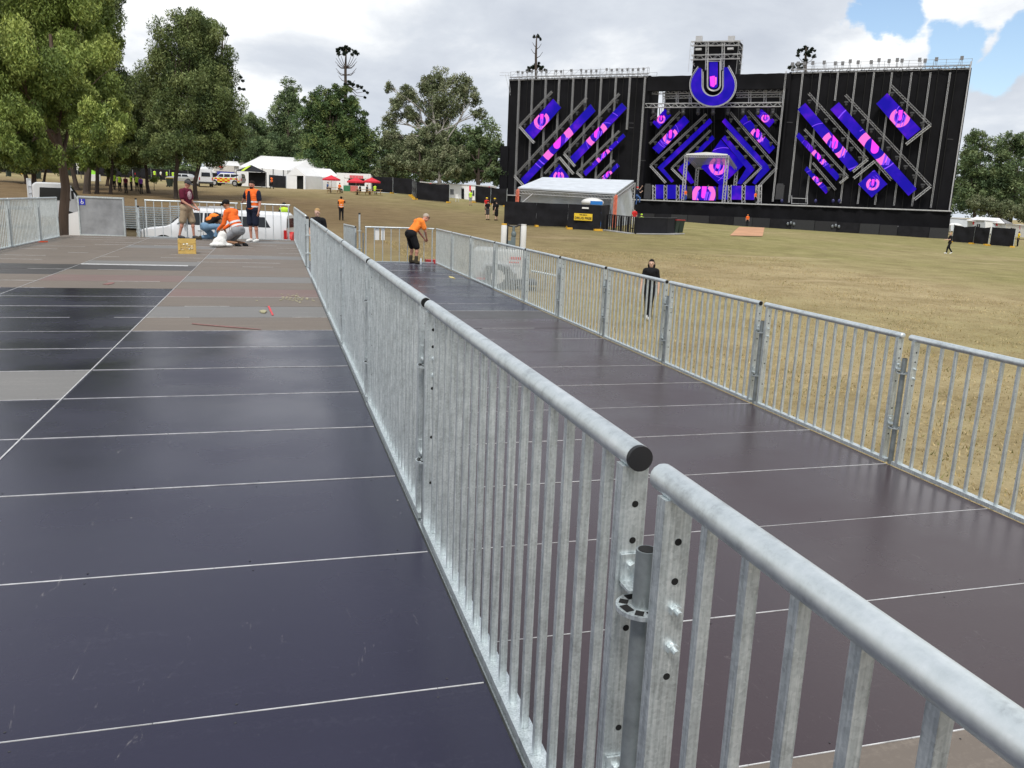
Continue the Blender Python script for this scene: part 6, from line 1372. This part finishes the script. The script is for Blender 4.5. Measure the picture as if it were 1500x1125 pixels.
def leaves(cl, n, size, droop, rnd, spread=.32, clump=None, aspect=.3):
    """cl: list of (centre, radii). returns (V[n,4,3], mat index)"""
    cl_ = [(np.array(c), np.array(r, float)) for c, r in cl]; vol = np.array([r.prod()**(2/3) for c, r in cl_]); vol /= vol.sum(); P = []; Mi = []; 
    for (c, r), f in zip(cl_, vol):
        m_ = int(n*f); rc = float(r.mean()); k = clump or max(10, int(20+rc*6))
        d = rnd.normal(size=(k, 3)); d /= np.linalg.norm(d, axis=1)[:,None]; rad = rnd.random(k)**.45
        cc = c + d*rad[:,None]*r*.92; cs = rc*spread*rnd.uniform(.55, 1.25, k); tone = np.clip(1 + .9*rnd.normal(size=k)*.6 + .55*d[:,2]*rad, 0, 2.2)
        wk = cs**2; wk /= wk.sum(); idx = rnd.choice(k, m_, p=wk)
        e = rnd.normal(size=(m_, 3)); e /= np.linalg.norm(e, axis=1)[:,None]; e *= (rnd.random(m_)**.5)[:,None]*np.array([1, 1, .8+.5*droop])
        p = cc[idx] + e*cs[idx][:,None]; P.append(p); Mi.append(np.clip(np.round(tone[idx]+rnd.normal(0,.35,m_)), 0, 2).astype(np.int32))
    P = np.vstack(P); Mi = np.concatenate(Mi); m_ = len(P)
    a = rnd.normal(size=(m_, 3)); a[:,2] = a[:,2]*(1-droop) - droop*1.6; a /= np.linalg.norm(a, axis=1)[:,None]
    b = np.cross(a, rnd.normal(size=(m_, 3))); b /= np.linalg.norm(b, axis=1)[:,None]
    s = size*rnd.uniform(.6, 1.4, m_)[:,None]; A = a*s; B = b*s*aspect
    return np.stack([P-A*.5, P+B*.5, P+A*.5, P-B*.5], 1), Mi
def crown_obj(name, Q, Mi, mats, parent):
    n = len(Q); me = bpy.data.meshes.new(name); me.vertices.add(n*4); me.vertices.foreach_set('co', Q.astype(np.float32).ravel()); me.loops.add(n*4); me.loops.foreach_set('vertex_index', np.arange(n*4, dtype=np.int32))
    me.polygons.add(n); me.polygons.foreach_set('loop_start', np.arange(0, n*4, 4, dtype=np.int32)); me.polygons.foreach_set('loop_total', np.full(n, 4, dtype=np.int32))
    for m_ in mats: me.materials.append(m_)
    me.polygons.foreach_set('material_index', Mi); me.update(); me.validate(); o = bpy.data.objects.new(name, me); C.objects.link(o)
    if parent: o.parent = parent; o.matrix_parent_inverse = parent.matrix_basis.inverted()
    return o
def limb(mb, p, q, r0, r1, rnd, n=6, wob=.06):
    p = V(p); q = V(q); L = (q-p).length; pts = [p]
    for k in range(1, n): pts.append(p.lerp(q, k/n)+V((rnd.normal(0,wob)*L*.35, rnd.normal(0,wob)*L*.35, .12*L*sin(pi*k/n)*.3)))
    pts.append(q); mb.path(pts, [r0+(r1-r0)*k/n for k in range(n+1)], n=7); return pts
tree_no = 0
def tree(label, base, ell, kind, n, size, droop=.5, tr=.2, bark=None, D=None, top=None, cat='tree', name='gum_tree', depthk=.9, trunks=None, group=None, aspect=.3, spread=.32, shade=1):
    """ell: (px, py, rx, ry[, dD]) crown lobes traced in the photograph, given their own place in depth"""
    global tree_no; tree_no += 1; rnd = np.random.default_rng(100+tree_no)
    base = V(base); D = D or depth_of(base); t = thing(name, label, cat, tuple(base), 0, group); cl = []
    for e in ell:
        dd = e[4] if len(e) > 4 else float(rnd.uniform(-.4,.4)*e[2]*pxm(D)); c = dep(e[0], e[1], D+dd); k = pxm(D+dd); rx, ry = e[2]*k, e[3]*k
        cl.append(((c.x,c.y,c.z), (rx, rx*depthk, ry)))
    mb = MB(); cz = sum(c[2] for c, r in cl)/len(cl); cx = sum(c[0] for c, r in cl)/len(cl); cy = sum(c[1] for c, r in cl)/len(cl); topz = max(c[2] for c, r in cl)
    tp = V((base.x*.35+cx*.65, base.y*.35+cy*.65, cz+(topz-cz)*.4)); fork = base.lerp(tp, .42)+V((0,0,0))
    base_b = base-V((0,0,.15)); pts = limb(mb, base_b, tp, tr, tr*.3, rnd, 8, .025)
    mb.path([base_b, base_b+V((0,0,.35))], [tr*1.35, tr*.98], n=9)
    trunk = mb.build('trunk', bark or bark_d, t, True, world=True)
    for j, (c, r) in enumerate(cl):
        s = pts[min(len(pts)-2, 3+int(4*(j/len(cl))))]; mb = MB(); q = V(c)+V((0,0,-r[2]*.1)); L_ = limb(mb, s, q, tr*.42, tr*.1, rnd)
        for k in range(4):
            a = L_[3+k % 3]; d = rnd.normal(size=3); d /= np.linalg.norm(d); e_ = V(c)+V((d[0]*r[0]*.75, d[1]*r[1]*.75, abs(d[2])*r[2]*.7)); limb(mb, a, e_, tr*.16, tr*.03, rnd, 4)
        mb.build('branch', bark or bark_d, t, True, world=True)
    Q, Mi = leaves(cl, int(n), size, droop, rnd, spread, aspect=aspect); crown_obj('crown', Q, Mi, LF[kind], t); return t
# near grove, left
tree('leaning gum tree beside the truck with a drooping pale green crown', dep(97,350,31.5), [(70,60,75,60),(30,110,75,70,-3),(120,110,60,60),(150,195,46,48,-2),(20,190,45,50,-4),(100,10,70,50),(-40,90,70,90,-2),(60,-40,110,50),(40,215,50,28,-3),(95,160,45,40,-1),(10,30,60,60,2),(150,60,30,50,2),(130,230,30,18,-1),(60,160,60,45,1),(170,170,28,30,1),(80,225,40,20,2)], 'wil', 270000, .135, .75, .2, bark_b, D=31.5)
GR_ = 'gum trees of the grove on the left'
tree('tallest dark gum behind the leaning tree at the top left', G(127,284,30), [(150,30,35,50),(135,90,48,55),(160,150,40,50),(110,30,45,50),(150,-20,45,40)], 'gum', 60000, .32, .6, .34, group=GR_)
tree('thick-trunked gum left of the lime feather banner', G(114,279,30), [(95,120,45,60),(80,190,45,45),(60,140,50,60)], 'gum', 40000, .34, .6, .25, group=GR_)
tree('thin dark gum standing just right of the lime feather banner', G(142,284,30), [(150,215,38,28),(165,185,30,30),(130,200,32,30)], 'wil', 30000, .28, .7, .22, group=GR_)
tree('slim gum between the feather banner and the lime-vested walker', G(162,285,30), [(185,175,28,50),(180,215,34,30),(150,218,50,14)], 'gum', 42000, .3, .6, .18, group=GR_)
tree('round dark gum left of the man in maroon', G(218,283,30), [(212,200,32,55),(205,140,24,40),(235,214,34,26),(190,222,26,20),(225,160,30,50),(170,150,30,50),(215,224,44,14)], 'gum', 62000, .3, .6, .2, group=GR_)
tree('tall full gum with a pointed top behind the man in maroon, left trunk', G(258,292,30), [(276,36,34,22),(284,52,40,26),(255,80,48,42),(250,130,50,50),(240,185,42,45),(262,214,45,22),(236,226,36,12),(285,110,46,46),(285,150,42,50)], 'gum', 90000, .26, .6, .22, group=GR_)
tree('tall full gum behind the man in maroon, right trunk', G(287,292.5,30), [(296,50,36,34),(305,95,42,45),(318,145,38,45),(312,195,42,40),(300,218,44,20),(340,190,18,28)], 'gum', 85000, .26, .6, .22, group=GR_)
tree('small spindly sapling left of the yellow-lidded bin', G(226,279,30), [(226,262,7,8)], 'wil', 900, .2, .5, .04, name='sapling')
tree('paired brown trunk at the left, nearer the photo edge', G(39,270,30), [(20,205,50,32),(50,225,45,24)], 'gum', 30000, .34, .6, .26, bark_b, group=GR_)
tree('paired brown trunk at the left, closer to the truck', G(50,270,30), [(40,150,60,40),(75,215,30,24),(10,235,40,16),(60,235,40,12)], 'gum', 40000, .34, .6, .28, bark_b, group=GR_)
tree('thin gum trunk seen above the truck cab', G(64,268,30), [(85,225,34,20),(90,190,30,30)], 'gum', 22000, .34, .6, .16, bark_b, group=GR_)
tree('thin reddish gum trunk behind the lime-vested walker', G(157,273,30), [(165,235,30,18),(175,200,25,26)], 'gum', 20000, .36, .6, .2, bark_b, group=GR_)
# background trees
GB = 'tall trees behind the site'
tree('slim pale green conical tree left of the dark domed tree', on(425,165), [(424,135,17,20),(418,170,27,26),(428,205,34,28),(408,190,20,22),(425,150,22,20),(430,225,40,20)], 'far', 26000, .5, .3, .35, name='tree', group=GB)
tree('dark tree between the left grove and the conical tree', on(372,160), [(368,190,22,28),(385,215,26,26),(350,205,22,30),(345,175,16,18),(370,215,34,26)], 'far', 26000, .5, .3, .4, name='tree', group=GB)
tree('big domed dark green tree behind the marquee', on(485,150), [(482,150,32,34),(465,185,36,40),(505,175,34,38),(520,210,32,36),(470,225,45,30),(530,235,26,24),(498,140,22,18),(495,210,50,45),(460,160,24,24),(480,245,60,24)], 'dark', 80000, .5, .2, .5, name='tree', group=GB, spread=.26)
tree('tall spreading gum with open grey-green crown left of the stage', on(648,150), [(642,120,20,20),(625,125,16,16),(672,125,20,16),(690,140,16,14),(655,150,30,22),(630,155,22,18),(600,140,17,16),(585,160,17,18),(572,178,14,14),(605,170,17,14),(700,168,13,9),(575,205,20,14),(600,215,18,12),(570,128,8,9),(640,180,22,14)], 'grey', 30000, .5, .45, .42, bark_g, group=GB, spread=.36)
tree('olive green rounded tree below the spreading gum', on(620,146), [(635,205,28,22),(612,225,36,26),(585,243,32,18),(655,232,34,26),(560,258,22,12)], 'grey', 26000, .5, .3, .4, name='tree', group=GB, spread=.26)
tree('dense green tree close to the left end of the stage', on(700,150), [(700,210,26,20),(722,222,22,24),(690,240,34,22),(725,252,24,20),(668,205,16,14)], 'far', 26000, .5, .3, .4, name='tree', group=GB, spread=.26)
tree('pale trunked gum rising behind the white cabins', on(640,138), [(648,235,20,16),(628,250,22,12),(662,250,18,12)], 'grey', 9000, .5, .4, .3, bark_g, group=GB)
tree('low dark tree behind the red umbrellas', on(545,152), [(545,262,24,12),(525,255,20,14),(570,262,20,10)], 'dark', 9000, .5, .2, .3, name='tree', group=GB)
tree('dark green bushy tree right of the stage, beside its edge', on(1425,165), [(1432,215,24,26),(1420,250,24,34),(1445,270,28,32),(1420,290,26,22)], 'far', 22000, .55, .3, .4, name='tree', group=GB, spread=.26)
tree('tallest dark tree at the right photo edge', on(1478,165), [(1470,220,28,28),(1492,212,26,24),(1478,255,38,34),(1500,290,40,32),(1462,295,30,26),(1530,240,40,40)], 'far', 32000, .55, .3, .4, name='tree', group=GB, spread=.26)
tree('brownish tree low at the right photo edge behind the cabins', on(1450,156), [(1440,300,22,16),(1475,308,26,14),(1500,312,24,14)], 'grey', 10000, .5, .3, .3, name='tree', group=GB)
# bare hoop pines
def hoop(label, px, ybase, ytop, D, tufts, limbs, size=.5, n=350):
    global tree_no; tree_no += 1; rnd = np.random.default_rng(300+tree_no); b = on(px, D); t = thing('hoop_pine', label, 'tree', tuple(b), 0, 'bare-stemmed pines on the skyline'); mb = MB(); k = pxm(D)
    top = dep(px, ytop, D); mb.path([b, dep(px-1,(ybase+ytop)/2,D), top], [.45,.3,.12], n=7); mb.build('trunk', bark_d, t, True, world=True)
    for x0, y0, x1, y1 in limbs:
        a, c = dep(x0,y0,D), dep(x1,y1,D+rnd.uniform(-3,3)); mid = a.lerp(c,.55)-V((0,0,abs(x1-x0)*k*.22)); mb = MB(); mb.path([a,mid,c],[.1,.07,.04],n=5); mb.build('branch', bark_d, t, True, world=True)
    cl = [((*dep(x,y,D+rnd.uniform(-2,2)),),(r*k,r*k*.9,r*k*q)) for x,y,r,q in tufts]; Q, Mi = leaves(cl, n*len(tufts), size, .0, rnd, .4, clump=9); crown_obj('crown', Q, Mi, LF['pine'], t)
hoop('bare pine with a flat dark tuft on top above the domed tree', 507, 135, 72, 185, [(495,74,4,.8),(501,72,4.5,.8),(507,71,5,.8),(513,73,4.5,.8),(519,76,4,.8),(523,79,3,.8),(497,79,3,.8),(516,80,3.5,.7),(507,78,5,.7)],
     [(507,100,s*dx+507,y) for s in (-1,1) for dx, y in ((8,80),(12,82),(15,85),(16,90),(13,95))]+[(507,110,507+s*dx,y) for s in (-1,1) for dx, y in ((15,100),(13,105))]+[(507,120,496,111),(507,125,520,118)])
hoop('bare pine with drooping limbs and small tufts right of the domed tree', 507.5, 135, 118, 180, [(517,124,3,.8),(524,126,2.5,.8),(530,128,2.2,.8),(534,133,2.2,.8),(538,136,2,.8),(534,143,2,.8),(532,165,3,.9),(537,166,2.5,.8),(512,122,4,.8),(505,125,4,.8)], [(507,124,s,y) for s, y in ((524,126),(531,129),(536,134),(534,142))]+[(520,160,536,165)])
hoop('thin bare pine standing behind the left end of the stage roof', 786, 110, 52, 200, [(783,54,3,.7),(788,53,3.5,.7),(792,57,2.5,.8),(778,99,5,.6),(785,97,6,.7),(793,100,6,.6),(799,103,3,.7),(774,104,4,.6),(789,93,2.5,.8)], [(786,70,780,62),(786,72,793,64),(786,80,778,72),(786,85,795,76),(786,100,772,100),(786,100,799,101)])
hoop('dense-topped pine standing behind the right wing of the stage', 1181, 105, 68, 190, [(1181,70,6,.7),(1173,74,6,.6),(1188,74,6,.7),(1181,79,8,.6),(1193,82,4,.7),(1169,80,4,.7),(1180,88,5,.5),(1160,99,7,.6),(1170,97,7,.6),(1178,94,6,.6)], [(1181,92,1170,84),(1181,92,1192,84),(1181,98,1162,97)], n=420)
hoop('bare pine peeping out right of the tall full gum', 326, 120, 50, 175, [(331,50,4,.7),(326,48,3,.7),(352,113,2.5,.8),(356,119,2.2,.8),(351,130,2.5,.8),(357,131,2,.8)], [(326,75,334,54),(326,80,331,52),(326,120,354,115),(326,130,355,131)])
# far wood as one mass
def wood_mass(name, label, pts, kind, n):
    rnd = np.random.default_rng(77); cl = []
    for px, py, rx, ry, D in pts:
        c = dep(px, py, D); k = pxm(D); cl.append(((c.x,c.y,c.z),(rx*k,rx*k*.7,ry*k)))
    Q, Mi = leaves(cl, n, 1.0, .2, rnd, .3); o = crown_obj(name, Q, Mi, LF[kind], None); o['kind'] = 'stuff'; tag(o, label, 'wood')
wood_mass('far_wood', 'continuous dark wood filling the background behind the site', [(x, 212+10*sin(x*.13)+(12 if x > 360 else 0), 36, 42, 215) for x in range(-40, 740, 30)]+[(x, 248+.03*x*.3, 30, 18, 200) for x in range(-40, 740, 34)], 'far', 120000)
wood_mass('far_wood', 'dark wood in the background right of the stage', [(x, 270+6*sin(x*.2), 30, 45, 205) for x in range(1390, 1640, 30)], 'far', 26000)
# light poles on the skyline
for px, y0, y1, la in ((467,232,205,'slim pale lamp pole behind the marquee roof'),):
    pass
# ------------------------------------------------------------------ sky and light
SUN_EL = radians(58); SUN_AZ = radians(205)               # compass-like: 0 = +Y, clockwise
def world():
    w = bpy.data.worlds.new('World'); scene.world = w; w.use_nodes = True; nt = w.node_tree; N = nt.nodes; L = nt.links
    bg = N['Background']; bg.inputs['Strength'].default_value = 1.0
    sky = N.new('ShaderNodeTexSky'); sky.sky_type = 'NISHITA'; sky.sun_disc = False; sky.sun_elevation = SUN_EL; sky.sun_rotation = SUN_AZ
    sk = N.new('ShaderNodeVectorMath'); sk.operation = 'SCALE'; sk.inputs['Scale'].default_value = .14; L.new(sky.outputs[0], sk.inputs[0])
    tc = N.new('ShaderNodeTexCoord')
    sp = N.new('ShaderNodeSeparateXYZ'); L.new(tc.outputs['Generated'], sp.inputs[0])
    def M(op, a, b=None, c=None):
        n = N.new('ShaderNodeMath'); n.operation = op
        for i, q in enumerate((a, b, c)):
            if q is None: continue
            if isinstance(q, (int, float)): n.inputs[i].default_value = q
            else: L.new(q, n.inputs[i])
        return n.outputs[0]
    z = M('ADD', M('MAXIMUM', sp.outputs['Z'], 0.0), .3)
    cx = M('DIVIDE', sp.outputs['X'], z); cy = M('DIVIDE', sp.outputs['Y'], z)
    cb = N.new('ShaderNodeCombineXYZ'); L.new(cx, cb.inputs[0]); L.new(cy, cb.inputs[1]); cb.inputs[2].default_value = 3.1
    def noise(s, d, r, off):
        mp = N.new('ShaderNodeMapping'); mp.inputs['Location'].default_value = off; L.new(cb.outputs[0], mp.inputs[0])
        n = N.new('ShaderNodeTexNoise'); n.inputs['Scale'].default_value = s; n.inputs['Detail'].default_value = d; n.inputs['Roughness'].default_value = r; n.inputs['Distortion'].default_value = .25
        L.new(mp.outputs[0], n.inputs['Vector']); return n.outputs['Fac']
    big = noise(.42, 6, .5, (3.3, 1.2, 0)); det = noise(1.2, 9, .52, (7, 2, 5))
    k = M('ADD', M('MULTIPLY', big, .65), M('MULTIPLY', det, .38))
    wn = N.new('ShaderNodeTexNoise'); wn.inputs['Scale'].default_value = 9; wn.inputs['Detail'].default_value = 6; L.new(tc.outputs['Generated'], wn.inputs['Vector'])
    ws = N.new('ShaderNodeVectorMath'); ws.operation = 'MULTIPLY_ADD'; ws.inputs[1].default_value = (.16,.16,.16); L.new(wn.outputs['Color'], ws.inputs[0]); L.new(tc.outputs['Generated'], ws.inputs[2])
    ws2 = N.new('ShaderNodeVectorMath'); ws2.operation = 'SUBTRACT'; ws2.inputs[1].default_value = (.08,.08,.08); L.new(ws.outputs[0], ws2.inputs[0])
    def blob(px, py, r):
        d = ray(px, py).normalized()
        v = N.new('ShaderNodeVectorMath'); v.operation = 'DISTANCE'; L.new(ws2.outputs[0], v.inputs[0]); v.inputs[1].default_value = tuple(d)
        m = N.new('ShaderNodeMapRange'); m.interpolation_type = 'SMOOTHSTEP'; m.inputs['From Min'].default_value = 0; m.inputs['From Max'].default_value = r; m.inputs['To Min'].default_value = 1; m.inputs['To Max'].default_value = 0; L.new(v.outputs['Value'], m.inputs['Value']); return m.outputs[0]
    # clear gap in the cloud, upper right
    gap = M('MAXIMUM', M('MAXIMUM', blob(1285, 25, .06), blob(1385, 52, .055)), M('MAXIMUM', blob(1480, 62, .05), blob(1250, 62, .04)))
    wis = noise(3.2, 8, .6, (1, 9, 2))
    cov = M('ADD', M('ADD', M('MULTIPLY', M('SUBTRACT', det, .5), 1.2), M('MULTIPLY', M('SUBTRACT', wis, .5), 1.3)), M('SUBTRACT', .72, M('MULTIPLY', gap, .9)))
    cm = N.new('ShaderNodeMapRange'); cm.interpolation_type = 'SMOOTHSTEP'; cm.inputs['From Min'].default_value = .12; cm.inputs['From Max'].default_value = .34; L.new(cov, cm.inputs['Value'])
    k2 = M('ADD', M('MULTIPLY', M('SUBTRACT', big, .5), 1.0), M('MULTIPLY', M('SUBTRACT', det, .5), 1.1))
    k2 = M('ADD', M('ADD', k2, M('MULTIPLY', M('SUBTRACT', wis, .5), .35)), .5)
    k2 = M('ADD', k2, M('MULTIPLY', blob(560, 85, .3), .05))
    k2 = M('ADD', k2, M('MULTIPLY', blob(1400, 120, .22), .16))
    k2 = M('ADD', k2, M('MULTIPLY', blob(1130, 50, .16), -.1))
    r = ramp(N, [(.3, (.5,.54,.61)), (.42, (.6,.64,.7)), (.485, (.72,.75,.79)), (.56, (.92,.935,.945))]); L.new(k2, r.inputs[0])
    hz = N.new('ShaderNodeMapRange'); hz.inputs['From Min'].default_value = 0; hz.inputs['From Max'].default_value = .14; hz.inputs['To Min'].default_value = .55; hz.inputs['To Max'].default_value = 0; L.new(sp.outputs['Z'], hz.inputs['Value'])
    h = N.new('ShaderNodeMix'); h.data_type = 'RGBA'; L.new(hz.outputs[0], h.inputs[0]); L.new(r.outputs[0], h.inputs[6]); h.inputs[7].default_value = (.62,.68,.75,1)
    mx = N.new('ShaderNodeMix'); mx.data_type = 'RGBA'; L.new(cm.outputs[0], mx.inputs[0]); L.new(sk.outputs[0], mx.inputs[6]); L.new(h.outputs[2], mx.inputs[7])
    L.new(mx.outputs[2], bg.inputs['Color'])
world()
sd = bpy.data.lights.new('sun', 'SUN'); sd.energy = 2.2; sd.angle = radians(10); sd.color = (1, .95, .88)
so = bpy.data.objects.new('sun', sd); C.objects.link(so)
sv = V((sin(SUN_AZ)*cos(SUN_EL), cos(SUN_AZ)*cos(SUN_EL), sin(SUN_EL)))
so.rotation_euler = sv.to_track_quat('Z', 'Y').to_euler(); so.location = (0, 0, 60)
scene.view_settings.view_transform = 'Standard'; scene.view_settings.look = 'None'; scene.view_settings.exposure = .27; scene.view_settings.gamma = 1
scene.render.engine = 'CYCLES'
